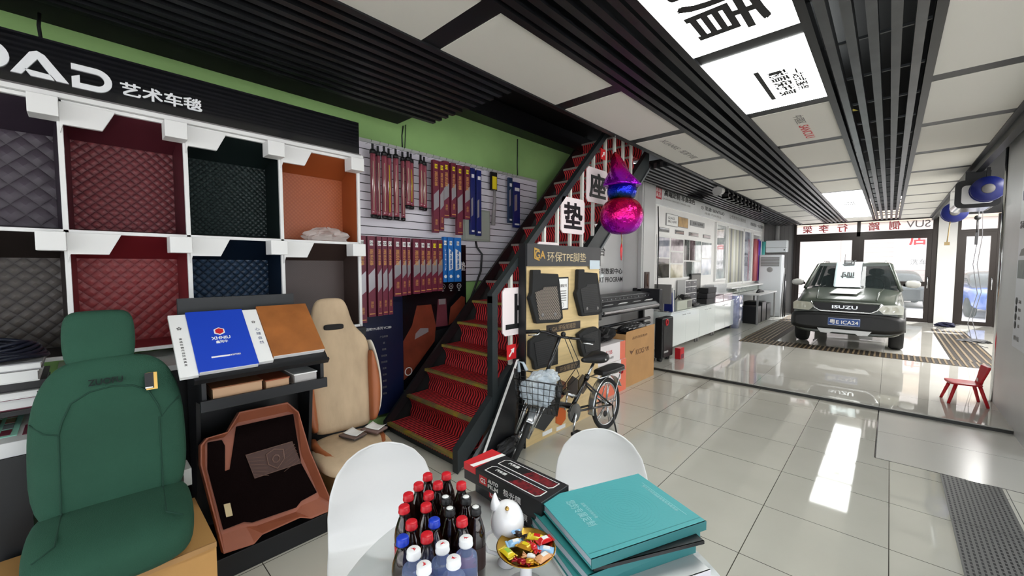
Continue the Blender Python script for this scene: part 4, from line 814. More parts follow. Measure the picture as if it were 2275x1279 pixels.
for i, (h, m, dx, lab) in enumerate(((0.05, m_maroon, 0.0, 'dark maroon bound catalogue at the bottom of the cart stack'), (0.03, m_paper, 0.015, 'white catalogue above the maroon one on the cart'), (0.04, m_plasb, -0.01, 'black catalogue in the middle of the cart stack'), (0.05, m_paper, 0.01, 'white paper stack just under the cable coil'), (0.035, mat('grey folder', (150, 150, 152), 0.5), 0.0, 'grey folder on top of the cart stack'))):
    t = thing('catalogue', lab, 'catalogue', (-2.98+dx, -0.35, zz)); MB().box((-3.16+dx, -0.62, zz), (-2.81+dx, -0.135-dx, zz+h-0.002)).build('pages', m_paper if m is not m_plasb else m_plasb, t); MB().box((-3.165+dx, -0.625, zz+h-0.006), (-2.805+dx, -0.13-dx, zz+h-0.0015)).box((-3.165+dx, -0.625, zz), (-2.805+dx, -0.13-dx, zz+0.004)).build('cover', m, t); zz += h
b = MB()
for k in range(6):
    r = 0.14-0.008*k; b.tube([(-2.98+r*1.15*math.cos(a), -0.30+r*1.3*math.sin(a), zz+0.012+0.012*k+0.008*math.sin(3*a+k)) for a in [2*PI*i/32 for i in range(32)]], 0.009, 6, True)
single('cable_coil', b, mat('blue black cable', (22, 26, 42), 0.4), 'coil of dark cable lying on the catalogue stack', 'cable')
t = thing('side_table', 'white table standing against the wall behind the green seat', 'table', (-3.2, 0.1, 0))
MB().box((-3.55, -0.10, 0.97), (-2.95, 0.41, 1.0)).build('table_top', m_white, t); MB().box((-2.985, -0.08, 0.05), (-2.97, 0.405, 0.97)).build('front_panel', m_black, t)
for x in (-3.5, -3.0):
    for y in (-0.05, 0.35): MB().box((x-0.02, y-0.02, 0), (x+0.02, y+0.02, 0.97)).build('leg', m_white, t)

# ---------------------------------------------------------------- table, chairs and what lies on the table
TC = V((-0.642, 0.776, 0)); TZ = 0.72
t = thing('round_table', 'round glossy white table in front of the viewer', 'table', TC)
MB().lathe([(0.0, TZ-0.024), (0.49, TZ-0.024), (0.512, TZ-0.016), (0.517, TZ-0.006), (0.512, TZ), (0.0, TZ)], TC, 72).build('table_top', mat('glossy white table top', (226, 230, 230), 0.06, coat=0.6), t)
MB().lathe([(0.045, 0.03), (0.035, 0.08), (0.035, TZ-0.05), (0.08, TZ-0.024)], TC, 24).build('pedestal', m_white, t); MB().lathe([(0.0, 0), (0.27, 0), (0.27, 0.012), (0.05, 0.035), (0.0, 0.035)], TC, 40).build('foot', m_white, t)
def shell_chair(name, label):
    t = thing(name, label, 'chair')
    # side profile (forward, up) from seat front to back top; half widths
    pr = [(0.235, 0.405, 0.15), (0.225, 0.43, 0.19), (0.16, 0.44, 0.225), (0.05, 0.435, 0.235), (-0.07, 0.43, 0.235), (-0.15, 0.45, 0.232), (-0.195, 0.51, 0.232), (-0.215, 0.59, 0.232), (-0.232, 0.68, 0.222), (-0.245, 0.75, 0.195), (-0.252, 0.80, 0.15), (-0.255, 0.826, 0.10), (-0.256, 0.838, 0.045)]
    def fn(u, v):
        f = u*(len(pr)-1); i = min(int(f), len(pr)-2); f -= i
        a, b_ = pr[i], pr[i+1]; x, z, hw = [a[k]*(1-f)+b_[k]*f for k in range(3)]; s_ = 2*v-1
        back = min(1, max(0, (z-0.44)/0.2)); return (x+0.05*back*s_*s_*(hw/0.23), s_*hw, z+0.03*(1-back)*abs(s_)**3*(1 if x > -0.1 else 0.6))
    MB().sheet(fn, 48, 14, 0.008).build('shell', m_wplas, t, sub=1)
    for sx in (-1, 1):
        for sy in (-1, 1): MB().cyl((sx*0.12-0.01, sy*0.11, 0.41), (sx*0.22-0.01, sy*0.21, 0.0), 0.017, 0.010, 10).build('leg', mat('beech wood', (196, 160, 116), 0.5), t)
    MB().box((-0.14, -0.13, 0.405), (0.12, 0.13, 0.425)).build('bracket', m_plasb, t)
    return t
c = shell_chair('shell_chair', 'white plastic shell chair behind the drinks bottles'); c.location = (-1.335, 0.755, 0); c.rotation_euler = (0, 0, -0.40); c.scale = (1, 0.92, 0.965)
dup(c, (-0.86, 1.40, 0), math.atan2(-0.86, 0.30), 'white plastic shell chair behind the teal sample books')

m_pet = mat('clear bottle plastic', (236, 240, 240), 0.03, trans=1.0, ior=1.25); m_cola = mat('dark cola', (28, 10, 6), 0.06, coat=0.6); m_capr = mat('red bottle cap', (206, 26, 40), 0.35); m_capb = mat('blue bottle cap', (24, 60, 190), 0.35); m_capk = mat('black bottle cap', (20, 20, 22), 0.4); m_capw = mat('white bottle cap', (238, 238, 240), 0.4)
m_water = mat('pale blue bottle', (176, 192, 232), 0.06, trans=0.75, ior=1.2); m_redl = mat('red label', (180, 24, 36), 0.35); m_bluel = mat('blue label', (30, 50, 140), 0.35)
def bottle(kind, label):
    t = thing('drink_bottle', label, 'bottle'); k = 0.93
    body = [(0.0, 0.0), (0.022, 0.0), (0.0275, 0.008), (0.0275, 0.06), (0.0255, 0.075), (0.0265, 0.10), (0.0268, 0.12), (0.024, 0.14), (0.018, 0.158), (0.0125, 0.173), (0.011, 0.183)]
    if kind == 'w': body = [(0.0, 0.0), (0.024, 0.0), (0.0275, 0.006), (0.0265, 0.03), (0.0275, 0.04), (0.0275, 0.12), (0.0268, 0.150), (0.0255, 0.158), (0.0235, 0.160), (0.0215, 0.161), (0.0135, 0.164), (0.0135, 0.183)]
    if kind == 'k': body = [(0.0, 0.0), (0.022, 0.0), (0.0265, 0.008), (0.0265, 0.11), (0.025, 0.135), (0.018, 0.16), (0.014, 0.172), (0.013, 0.183)]
    MB().lathe(body, (0, 0, 0), 28).build('bottle_body', {'w': m_water, 'k': m_cola}.get(kind, m_cola), t)
    if kind not in 'wk': MB().lathe([(0.0129, 0.171), (0.0128, 0.176), (0.0118, 0.187)], (0, 0, 0), 20).build('neck', m_pet, t); MB().lathe([(0.0278, 0.058), (0.0262, 0.075), (0.0272, 0.098)], (0, 0, 0), 28, cap=False).build('wrap_label', m_bluel if kind == 'B' else m_redl, t)
    elif kind == 'w': MB().lathe([(0.0279, 0.05), (0.0279, 0.11)], (0, 0, 0), 28, cap=False).build('wrap_label', mat('clear red white label', (214, 196, 208), 0.3), t)
    else: MB().lathe([(0.0269, 0.04), (0.0269, 0.10)], (0, 0, 0), 28, cap=False).build('wrap_label', mat('dark brown label', (50, 32, 30), 0.4), t)
    capm = {'r': m_capr, 'B': m_capb, 'k': m_capk, 'w': m_capw}[kind]; r = 0.0142 if kind != 'w' else 0.0155
    prof = [(r+0.001, 0.182), (r+0.001, 0.1855), (r, 0.186), (r, 0.1975), (r-0.002, 0.2), (0.0, 0.2)]; n = 40
    b = MB(); b.rings([[V((rr*(1+0.03*(i % 2)*(1 if 0.184 < h < 0.199 else 0))*math.cos(2*PI*i/n), rr*(1+0.03*(i % 2)*(1 if 0.184 < h < 0.199 else 0))*math.sin(2*PI*i/n), h)) for i in range(n)] for rr, h in [(max(a, 1e-4), c_) for a, c_ in prof]]); b.build('cap', capm, t)
    if kind == 'k': MB().lathe([(0.009, 0.2), (0.009, 0.2008), (0.0, 0.2008)], (0, 0, 0), 20).build('cap_dot', m_paper, t)
    if kind == 'w': MB().prism([(-0.006, -0.003), (-0.002, 0.004), (0.0, 0.001), (0.002, 0.005), (0.006, -0.003), (0.002, 0.0), (0.0, -0.002), (-0.002, 0.0)], (0, 0, 0.2), X_, Y_, Z_, 0, 0.0006).build('cap_print', m_inkr, t)
    return t
BP = [(-1.024, 0.714, 'r', 'in the farthest row, nearer the chair back'), (-0.986, 0.757, 'r', 'in the farthest row, nearer the film boxes'), (-0.999, 0.664, 'r', 'in the second row from the chair, outer side'), (-0.961, 0.706, 'r', 'in the second row from the chair, inner side'), (-0.909, 0.753, 'r', 'standing apart against the film boxes'), (-0.974, 0.613, 'r', 'in the third row from the chair, outer side'), (-0.937, 0.656, 'r', 'in the third row from the chair, inner side'), (-0.932, 0.573, 'r', 'on the outer edge in front of the chair shell'), (-0.895, 0.618, 'r', 'in the middle, between the outer edge and the black caps'), (-0.861, 0.55, 'r', 'between the two blue capped bottles'), (-0.777, 0.645, 'r', 'next to the black caps, nearest the white pot'), (-0.792, 0.548, 'r', 'squeezed right behind the water bottles'),
      (-0.825, 0.594, 'B', 'in the middle of the bottles'), (-0.825, 0.502, 'B', 'at the corner beside the water bottles'), (-0.884, 0.675, 'k', 'closest to the red caps in the far rows'), (-0.842, 0.714, 'k', 'farthest from the viewer, against the film boxes'), (-0.787, 0.701, 'k', 'closest to the white pot'), (-0.833, 0.65, 'k', 'just behind the blue cap in the middle'), (-0.769, 0.496, 'w', 'beside the blue capped bottle at the corner'), (-0.736, 0.552, 'w', 'in the middle of the back pair of rows'), (-0.712, 0.603, 'w', 'closest to the gold plate, behind'), (-0.713, 0.485, 'w', 'nearest the viewer, on the blue cap side'), (-0.681, 0.541, 'w', 'nearest the viewer, on the plate side')]
protos = {}
KN = {'r': 'red capped cola bottle ', 'B': 'blue capped cola bottle ', 'k': 'black capped dark drink bottle ', 'w': 'white capped water bottle '}
for x, y, k, lab in BP:
    if k not in protos: o = protos[k] = bottle(k, KN[k]+lab); o.location = (x, y, TZ); o['group'] = 'drinks on the round table'
    else: dup(protos[k], (x, y, TZ), random.uniform(0, 6), KN[k]+lab, 'drinks on the round table')

# film boxes
def film_box(z, dx, dy, rz, lab):
    t = thing('film_box', lab, 'box', (-0.93+dx, 1.005+dy, z), rz); R = rotz(rz)
    C0 = V((-0.93+dx, 1.005+dy, z))
    def at(x, y, zz): return C0+R @ V((x, y, zz))
    ex, ey = R @ X_, R @ Y_; H = 0.062
    MB().fbox(C0, ex, ey, Z_, (-0.185, 0.185), (-0.07, 0.07), (0, H)).build('carton', mat('matt black carton', (26, 26, 30), 0.45), t, bev=0.002)
    MB().fbox(C0, ex, ey, Z_, (-0.1855, -0.12), (-0.071, 0.0705), (H*0.6, H+0.0006)).build('red_end', m_inkr, t); MB().prism([(-0.15, -0.0715), (-0.13, -0.0715), (-0.11, 0.071), (-0.13, 0.071)], at(0, 0, H), ex, ey, Z_, 0.0006, 0.0012).build('white_flash', m_paper, t)
    MB().fbox(C0, ex, ey, Z_, (-0.10, -0.06), (-0.0706, -0.07), (0.016, 0.046)).build('red_mark', m_inkr, t); text('G2', 0.016, at(-0.08, -0.0706, 0.031), ex, Z_, m_paper, t, bold=0.02)
    text('AUTO', 0.013, at(-0.03, -0.07, 0.04), ex, Z_, m_paper, t, bold=0.03, width=0.05); text('FILM', 0.013, at(-0.03, -0.07, 0.022), ex, Z_, m_paper, t, bold=0.03, width=0.05)
    text('极光膜', 0.022, at(0.06, -0.07, 0.03), ex, Z_, m_paper, t, width=0.08)
    for i, y in enumerate((0.03, -0.035)):
        MB().prism([(-0.085, y-0.024), (0.15, y-0.024), (0.16, y-0.01), (0.16, y+0.024), (-0.07, y+0.024), (-0.085, y+0.012)], at(0, 0, H), ex, ey, Z_, 0, 0.001).build('white_outline', m_paper, t)
        MB().prism([(-0.081, y-0.021), (0.148, y-0.021), (0.157, y-0.009), (0.157, y+0.021), (-0.067, y+0.021), (-0.081, y+0.011)], at(0, 0, H), ex, ey, Z_, 0.001, 0.0015).build('label_panel', m_plasb, t)
        MB().prism([(0.03, y-0.02), (0.147, y-0.02), (0.156, y-0.008), (0.156, y+0.015), (0.05, y+0.02)], at(0, 0, H), ex, ey, Z_, 0.0015, 0.002).build('red_picture', mat('red car picture', (140, 28, 40), 0.4, rgb2=(30, 16, 20), vs=60), t)
        text('汽车膜', 0.014, at(-0.03, y+0.004, H+0.0016), ex, ey, m_paper, t, width=0.05)
    return t
film_box(TZ, 0.015, 0.03, -0.10, 'lower black window film box under the other, behind the bottles'); film_box(TZ+0.064, 0.0, -0.0, -0.02, 'upper black window film box with red end and two picture labels')

# white pot with gold knob, gold plate with sweets
m_cer = mat('white glazed ceramic', (240, 240, 242), 0.12, coat=0.5)
t = thing('ceramic_pot', 'white rounded ceramic pot with a pointed ear and a gold knob behind the plate', 'pot', (-0.765, 0.80, TZ))
b = MB().lathe([(0.0, 0), (0.026, 0), (0.028, 0.004), (0.02, 0.015), (0.021, 0.06), (0.03, 0.08)], (-0.765, 0.80, TZ), 28); b.build('foot', m_cer, t)
P0 = V((-0.765, 0.80, TZ+0.125))
MB().lathe([(0.001, -0.055), (0.02, -0.053), (0.036, -0.042), (0.047, -0.02), (0.049, 0.0), (0.045, 0.022), (0.035, 0.04), (0.022, 0.051), (0.008, 0.056), (0.001, 0.0565)], P0, 32).build('pot_body', m_cer, t, sub=1)
VR = V((0.731, 0.682, 0)); VF = V((0.68, -0.73, 0))
MB().tube([P0-VR*0.03+Z_*0.03, P0-VR*0.034+Z_*0.05, P0-VR*0.035+Z_*0.068, P0-VR*0.034+Z_*0.082], [0.02, 0.014, 0.007, 0.002], 14).build('ear', m_cer, t, sub=1)
MB().lathe([(0.0, 0.0), (0.007, 0.0), (0.004, 0.003), (0.0035, 0.006), (0.006, 0.009), (0.005, 0.013), (0.0, 0.015)], P0+VF*0.022+Z_*0.043, 16, axis=(VF+Z_*1.6)).build('knob', m_gold, t)
MB().tube([P0-VR*0.04-Z_*0.03, P0-VR*0.058-Z_*0.04, P0-VR*0.066-Z_*0.065, P0-VR*0.055-Z_*0.09, P0-VR*0.025-Z_*0.1], 0.005, 10).build('handle', m_cer, t)
PL = V((-0.668, 0.770, 0.822))
t = thing('candy_dish', 'gold plate on a white pedestal holding wrapped sweets', 'dish', (PL.x, PL.y, TZ))
MB().lathe([(0.0, 0), (0.05, 0), (0.052, 0.004), (0.022, 0.012), (0.016, 0.03), (0.016, 0.075), (0.03, 0.094), (0.0, 0.094)], (PL.x, PL.y, TZ), 32).build('pedestal', m_cer, t)
MB().lathe([(0.0, -0.006), (0.04, -0.006), (0.06, -0.003), (0.076, 0.008), (0.078, 0.0105), (0.0745, 0.010), (0.058, 0.001), (0.04, -0.002), (0.0, -0.002)], PL, 56).build('plate', mat('brushed gold plate', (190, 150, 66), 0.22, metal=1.0), t)
def sweet(u, f, h, a, kind, m, m2, lab):
    """a wrapped sweet at image-right u, towards-viewer f"""
    c = PL+VR*u+VF*f+Z_*(h+0.008); t = thing('wrapped_sweet', lab, 'sweet', c-Z_*0.008, group='sweets on the gold plate')
    A = (VR*math.cos(a)+VF*math.sin(a)).normalized(); B = Z_.cross(A)
    if kind == 'pillow':
        def fn(u_, v_, s_): x = 2*u_-1; y = 2*v_-1; return c+A*x*0.019+B*y*0.012*(1+0.12*abs(x)**3)+Z_*s_*0.0075*max(0, (1-x**4)*(1-y**4))
        MB().sheet(lambda p, q: fn(p, q, 1), 10, 8).sheet(lambda p, q: fn(p, q, -1), 10, 8).build('wrapper', m, t)
        for s_ in (-1, 1): MB().sheet(lambda p, q: c+A*s_*(0.019+0.006*p)+B*(2*q-1)*0.0135+Z_*0.001*math.sin(q*40), 2, 16, 0.0006).build('crimp', m, t)
        MB().sheet(lambda p, q: fn(0.3+0.45*p, 0.25+0.5*q, 1)+Z_*0.0006, 5, 5).build('print', m2, t)
    else:
        MB().loft([(c+A*x, B, r, Z_, r*0.9) for x, r in ((-0.011, 0.003), (-0.009, 0.007), (0, 0.0085), (0.009, 0.007), (0.011, 0.003))], 14, 2.2).build('wrapper', m, t)
        for s_ in (-1, 1): MB().sheet(lambda p, q: c+A*s_*(0.010+0.013*p)+B*(2*q-1)*(0.003+0.009*p)+Z_*0.004*p*math.sin(q*14), 4, 14, 0.0005).build('twist', m2, t)
my = mat('yellow wrapper', (232, 206, 40), 0.25, coat=0.6); mo = mat('golden wrapper', (206, 150, 40), 0.22, metal=0.4); mr = mat('red wrapper', (206, 30, 34), 0.25, coat=0.6); mb_ = mat('sky blue wrapper', (150, 196, 236), 0.28, coat=0.5); mk = mat('dark wrapper', (34, 24, 24), 0.3); ml = mat('pale peach wrapper', (224, 168, 120), 0.3); mg = mat('green print', (150, 190, 60), 0.4); mdr = mat('dark red foil', (150, 20, 30), 0.2, metal=0.4)
for a in ((-0.048, 0.02, 0.0, 0.9, 'pillow', my, mg, 'yellow pillow wrapped sweet at the plate edge next to the bottles'), (-0.028, -0.012, 0.003, -0.3, 'pillow', mb_, m_paper, 'sky blue wrapped sweet behind the yellow one'), (-0.038, -0.06, 0.013, 0.9, 'pillow', mb_, m_bluel, 'sky blue wrapped sweet leaning over the far rim beside the pot'), (-0.02, -0.04, 0.008, 0.6, 'twist', mk, mk, 'small dark twist wrapped sweet near the far rim'), (-0.002, 0.004, 0.006, 0.5, 'pillow', mo, my, 'golden wrapped sweet in the centre of the plate'), (0.03, -0.032, 0.004, 0.3, 'pillow', my, mr, 'yellow and red wrapped sweet on the far side'), (0.05, -0.022, 0.004, -0.5, 'pillow', mr, m_paper, 'bright red wrapped sweet with white print'), (0.052, 0.012, 0.001, 0.2, 'pillow', mb_, m_paper, 'sky blue wrapped sweet at the rim towards the teal books'), (0.02, 0.01, 0.008, 1.2, 'twist', mr, mr, 'red twist wrapped sweet in the middle'), (0.012, 0.035, 0.0, 0.2, 'twist', m_paper, ml, 'white twist wrapped sweet near the front'), (0.044, 0.038, 0.002, -0.7, 'pillow', ml, m_paper, 'peach wrapped sweet at the front right of the plate'), (-0.012, 0.052, 0.0, 0.4, 'twist', mdr, mdr, 'dark red twist wrapped sweet at the front edge'), (0.008, 0.052, 0.0, 0.1, 'twist', mo, mo, 'small golden twist wrapped sweet at the front edge')):
    sweet(*a)

# teal sample books
m_teal = mat('teal cloth cover', (74, 164, 168), 0.5, bump=0.15, bs=120); m_teal2 = mat('dark teal cover', (48, 132, 132), 0.45); m_tsp = mat('teal spine', (52, 120, 122), 0.5); m_pg = mat('grey page block', (176, 186, 196), 0.6)
def big_book(c, ang, L, W_, h, m, ms, lab, name='sample_book', pages=m_pg, cat='book'):
    t = thing(name, lab, cat, c, ang); c = V(c); R = rotz(ang); ex, ey = R @ X_, R @ Y_
    MB().fbox(c, ex, ey, Z_, (-L/2+0.003, L/2-0.004), (-W_/2+0.004, W_/2-0.004), (0.003, h-0.003)).build('pages', pages, t)
    b = MB().fbox(c, ex, ey, Z_, (-L/2, L/2), (-W_/2, W_/2), (h-0.003, h)); b.fbox(c, ex, ey, Z_, (-L/2, L/2), (-W_/2, W_/2), (0, 0.003)); b.build('cover', m, t)
    MB().fbox(c, ex, ey, Z_, (-L/2, L/2), (-W_/2-0.001, -W_/2+0.003), (0, h)).build('spine', ms, t)
    return t, c, ex, ey
BA = math.atan2(0.355, 0.157)
CT = V((-0.565, 1.075, 0))
z = TZ
RR = rotz(BA)
big_book((-0.535, 1.03, z), BA-0.05, 0.37, 0.29, 0.028, m_wplas, mat('pearl white spine', (216, 212, 218), 0.35), 'white pearly binder at the bottom of the teal book stack', pages=m_paper); z += 0.0285
t, c, ex, ey = big_book((-0.585, 1.055, z), BA-0.02, 0.385, 0.285, 0.026, m_teal2, m_tsp, 'dark teal sample book, lowest teal one of the stack'); z += 0.0265
t, c, ex, ey = big_book((-0.575, 1.062, z), BA+0.04, 0.39, 0.285, 0.027, m_teal2, m_tsp, 'teal sample book in the middle of the stack'); z += 0.0275
big_book((-0.515, 1.045, z), BA-0.10, 0.34, 0.20, 0.009, m_plasb, m_plasb, 'thin black sample album tucked under the top teal book', pages=m_plasb); z += 0.0095
t, c, ex, ey = big_book((-0.565, 1.075, z), BA, 0.388, 0.286, 0.026, m_teal, m_tsp, 'large teal sample book lying on top of the stack'); z += 0.026
m_tl = mat('pale teal print', (150, 208, 210), 0.5)
zt = c+Z_*0.026
VEX, VEY = -ey, ex
text('您的专属定制', 0.03, zt-ex*0.115+ey*0.03+Z_*0.0002, -ey, ex, m_tl, t, width=0.13, ext=0.0008); text('高端汽车内饰升级', 0.012, zt-ex*0.085+ey*0.03, -ey, ex, m_tl, t, width=0.08, ext=0.0008)
text('整车内饰定制高端真皮改装样册', 0.012, zt+ex*0.155-ey*0.0, -ey, ex, m_tl, t, width=0.15, ext=0.0008)
MB().fbox(zt, ex, ey, Z_, (0.164, 0.1655), (-0.1, 0.09), (0, 0.0006)).build('rule', m_tl, t)
MB().fbox(zt, ex, ey, Z_, (-0.19, 0.19), (-0.125, -0.123), (0, 0.0004)).build('hinge_crease', m_teal2, t)
b = MB()
for k in range(9): b.tube([zt+ex*(0.02+(0.012+0.011*k)*math.cos(a))+ey*(0.0+(0.012+0.011*k)*math.sin(a)) for a in [2*PI*i/(10+4*k) for i in range(10+4*k)]], 0.0005, 4, True)
b.build('embossed_rosette', m_teal, t)
# ---------------------------------------------------------------- bicycle
t = thing('bicycle', 'black folding bicycle with a front basket parked before the mat display board', 'bicycle', (-2.0, 2.8, 0))
def wheel(b_t, b_r, c, ax, r, fwd, spokes=5):
    """tyre into b_t, rim and spokes into b_r"""
    c, ax, f = V(c), V(ax).normalized(), V(fwd).normalized(); f = (f-ax*f.dot(ax)).normalized(); u = ax.cross(f)
    def circ(rr, n=48): return [c+f*rr*math.cos(2*PI*i/n)+u*rr*math.sin(2*PI*i/n) for i in range(n)]
    b_t.tube(circ(r-0.021), 0.021, 10, True); b_r.tube(circ(r-0.047), 0.009, 8, True)
    for k in range(spokes):
        a = 2*PI*k/spokes
        for da in (-0.09, 0.09):
            d = f*math.cos(a+da)+u*math.sin(a+da); b_r.cyl(c+d*0.03, c+d*(r-0.045), 0.007, 0.006, 6)
    b_r.cyl(c-ax*0.03, c+ax*0.03, 0.032, n=16)
m_bk = mat('black bicycle paint', (18, 18, 20), 0.25, coat=0.5); m_sil = mat('silver alloy', (190, 192, 194), 0.25, metal=0.9)
RC = V((-1.945, 3.41, 0.245))
bt, br = MB(), MB(); wheel(bt, br, RC, (1, 0, 0.06), 0.245, (0, 1, 0))
w_ = bt.build('rear_wheel', m_rubber, t); br.build('rim', m_sil, w_)
A = V((0.155, 0.40, 0.90)).normalized(); CF = V((-2.11, 2.235, 0.003)); FC = CF+A*0.245
vw = V((FC.x, FC.y, FC.z-1.565)).normalized(); nW = A.cross(V((0.60, -0.80, 0))).normalized(); fd = nW.cross(A).normalized()
bt, br = MB(), MB(); wheel(bt, br, FC, nW, 0.245, fd)
w_ = bt.build('front_wheel', m_rubber, t); br.build('rim', m_sil, w_)
HB = FC+A*0.30   # crown
HT = V((-1.95, 2.66, 0.985))
for s_ in (-1, 1): MB().tube([FC+nW*s_*0.05, FC+nW*s_*0.052+A*0.2, HB+nW*s_*0.04], 0.011, 8).build('fork_leg', m_sil, t); MB().tube([FC+nW*s_*0.06-fd*0.0, HB+nW*s_*0.09+A*0.12+fd*0.06], 0.004, 6).build('basket_stay', m_chrome, t)
MB().sheet(lambda u, v: FC+(A*math.cos(1.5*(u-0.35))+fd*math.sin(1.5*(u-0.35)))*0.262+nW*(v-0.5)*0.06, 16, 4, 0.003).build('front_mudguard', m_sil, t)
MB().cyl(HB, HB+A*0.14, 0.021).build('head_tube', m_bk, t); MB().cyl(HB+A*0.13, HT, 0.016).build('stem', m_bk, t); MB().cyl(HB+A*0.2, HB+A*0.24, 0.022).build('stem_clamp', m_sil, t)
bn = V((0.88, 0.44, -0.06)); gl, gr = HT-bn*0.29+Z_*0.01, HT+bn*0.29
MB().tube([gl, HT-bn*0.12+Z_*0.03, HT, HT+bn*0.12, gr], 0.011, 8).build('handlebar', m_bk, t)
for p, q in ((gl, HT-bn*0.14+Z_*0.032), (gr, HT+bn*0.14)): MB().cyl(p, p+(q-p)*0.8, 0.017, 0.016, 12).build('grip', m_rubber, t); MB().tube([p+(q-p)*0.9, p+(q-p)*0.7+V((0.03, -0.04, -0.02)), p+(q-p)*0.15+V((0.035, -0.045, -0.02))], 0.006, 6).build('brake_lever', m_chrome, t)
MB().ball(HT+bn*0.03+Z_*0.025, 0.022, 12, 8).build('bell', m_plasb, t); MB().ball(HT-bn*0.08+Z_*0.05, 0.015, 10, 6).build('shifter', m_plasb, t)
CK = V((-1.96, 2.83, 0.315))
MB().tube([HB+A*0.09, (HB+CK)/2+Z_*0.02, CK+Z_*0.05], [0.026, 0.027, 0.026], 12).build('main_tube', m_bk, t)
dd = (CK+Z_*0.05-HB-A*0.09).normalized(); mm = HB+A*0.09+(CK+Z_*0.05-HB-A*0.09)*0.45
text('ON', 0.035, mm+X_*0.027+Z_*0.012, dd, dd.cross(V((0.9, -0.3, -0.3))).normalized()*-1, m_paper, t, bold=0.02)
SB = V((-1.955, 3.19, 0.67))
MB().cyl(CK, CK+(SB-CK)*0.72, 0.019).build('seat_tube', m_bk, t); MB().cyl(CK+(SB-CK)*0.7, SB, 0.013).build('seat_post', m_sil, t); MB().cyl(CK+(SB-CK)*0.66, CK+(SB-CK)*0.74, 0.025).build('seat_clamp', m_bk, t)
for s_ in (-1, 1): MB().cyl(CK+X_*s_*0.02, RC+X_*s_*0.055, 0.010).build('chain_stay', m_bk, t); MB().cyl(CK+(SB-CK)*0.6+X_*s_*0.015, RC+X_*s_*0.055, 0.009).build('seat_stay', m_bk, t)
MB().cyl(CK+(SB-CK)*0.3, (HB+A*0.09+CK)/2+V((0, 0.16, 0.02)), 0.014).build('brace_tube', m_sil, t)
MB().loft([(SB+V((0, y, z)), X_, hx, Z_, hz) for y, z, hx, hz in ((-0.19, 0.062, 0.012, 0.012), (-0.17, 0.06, 0.024, 0.024), (-0.06, 0.05, 0.042, 0.036), (0.02, 0.045, 0.08, 0.048), (0.08, 0.045, 0.102, 0.055), (0.13, 0.048, 0.098, 0.052), (0.155, 0.05, 0.065, 0.03))], 20, 2.5).build('saddle', m_plasb, t, sub=1)
text('YAMATO', 0.016, SB+V((0.092, 0.075, 0.04)), Y_, Z_, m_paper, t, width=0.06, bold=0.01)
b = MB(); b.cyl(CK+X_*0.03, CK+X_*0.045, 0.075, n=28); b.build('chainring', m_sil, t); MB().cyl(CK+X_*0.045, CK+X_*0.055, 0.082, n=28).build('chain_guard', m_bk, t)
MB().tube([CK+X_*0.065, CK+V((0.075, -0.06, -0.13))], 0.009, 8).build('crank', m_chrome, t); MB().box(tuple(CK+V((0.085, -0.11, -0.15))), tuple(CK+V((0.165, -0.02, -0.125)))).build('pedal', m_plasb, t)
MB().tube([CK-X_*0.05, CK+V((-0.07, 0.06, 0.13))], 0.009, 8).build('crank', m_chrome, t); MB().box(tuple(CK+V((-0.16, 0.02, 0.12))), tuple(CK+V((-0.075, 0.11, 0.145)))).build('pedal', m_plasb, t)
MB().sheet(lambda u, v: RC+V(((v-0.5)*0.065, 0.27*math.cos(PI*(1.05-u*0.9)), 0.27*math.sin(PI*(1.05-u*0.9)))), 24, 4, 0.003).build('rear_mudguard', m_sil, t)
b = MB(); RY = [(-0.05, 3.22), (0.05, 3.22), (0.055, 3.68), (-0.055, 3.68)]; b.tube([V((-1.95+x, y, 0.535)) for x, y in RY], 0.007, 6, True)
for s_ in (-1, 1): b.tube([V((-1.95+s_*0.055, 3.6, 0.535)), RC+X_*s_*0.065], 0.006, 6)
b.build('luggage_rack', m_sil, t); MB().loft([(V((-1.95, y, 0.565)), X_, hx, Z_, 0.024) for y, hx in ((3.27, 0.05), (3.29, 0.072), (3.45, 0.08), (3.62, 0.085), (3.66, 0.07), (3.675, 0.045))], 20, 4).build('pillion_seat', m_plasb, t, sub=1)
MB().cyl((-1.95, 3.70, 0.50), (-1.95, 3.715, 0.50), 0.025).build('reflector', m_red, t)
MB().tube([RC+V((0.07, 0.0, 0.0)), RC+V((0.10, -0.03, -0.12)), V((-1.80, 3.36, 0.0))], 0.008, 8).build('kickstand', m_bk, t)
MB().ball(RC+V((0.05, -0.1, -0.06)), 0.03, 10, 6, (0.5, 1, 1)).build('derailleur', m_plasb, t)
for k in range(2): MB().tube([HT+bn*(0.1-0.2*k), HT+V((0.12, -0.05-0.05*k, 0.02)), HT+V((0.16, 0.05, -0.2-0.1*k)), (HB+CK)/2+Z_*0.05], 0.0035, 6).build('brake_cable', m_plasb, t)
# basket
BC = HB+A*0.15+fd*0.15+V((-0.04, -0.037, -0.07)); be, bf = nW if nW.dot(V((0.7, 0.7, 0))) > 0 else -nW, fd
bf = V((bf.x, bf.y, 0)).normalized(); be = V((be.x, be.y, -0.12)).normalized()
def bp_(u, v, h): k = 0.80+0.20*h; return BC+be*u*0.18*k+bf*v*0.135*k+Z_*(-0.12+0.24*h)
b = MB()
for h in (0, 0.2, 0.4, 0.6, 0.8, 1.0): b.tube([bp_(u, v, h) for u, v in ((-1, -1), (1, -1), (1, 1), (-1, 1))], 0.0055 if h == 1 else 0.0028, 5, True)
for k in range(9):
    s_ = -1+k/4
    for a, c in (((s_, -1), (s_, -1)), ((s_, 1), (s_, 1)), ((-1, s_), (-1, s_)), ((1, s_), (1, s_))): b.tube([bp_(a[0], a[1], 0), bp_(c[0], c[1], 1)], 0.0028, 5)
    b.tube([bp_(s_, -1, 0), bp_(s_, 1, 0)], 0.0028, 5)
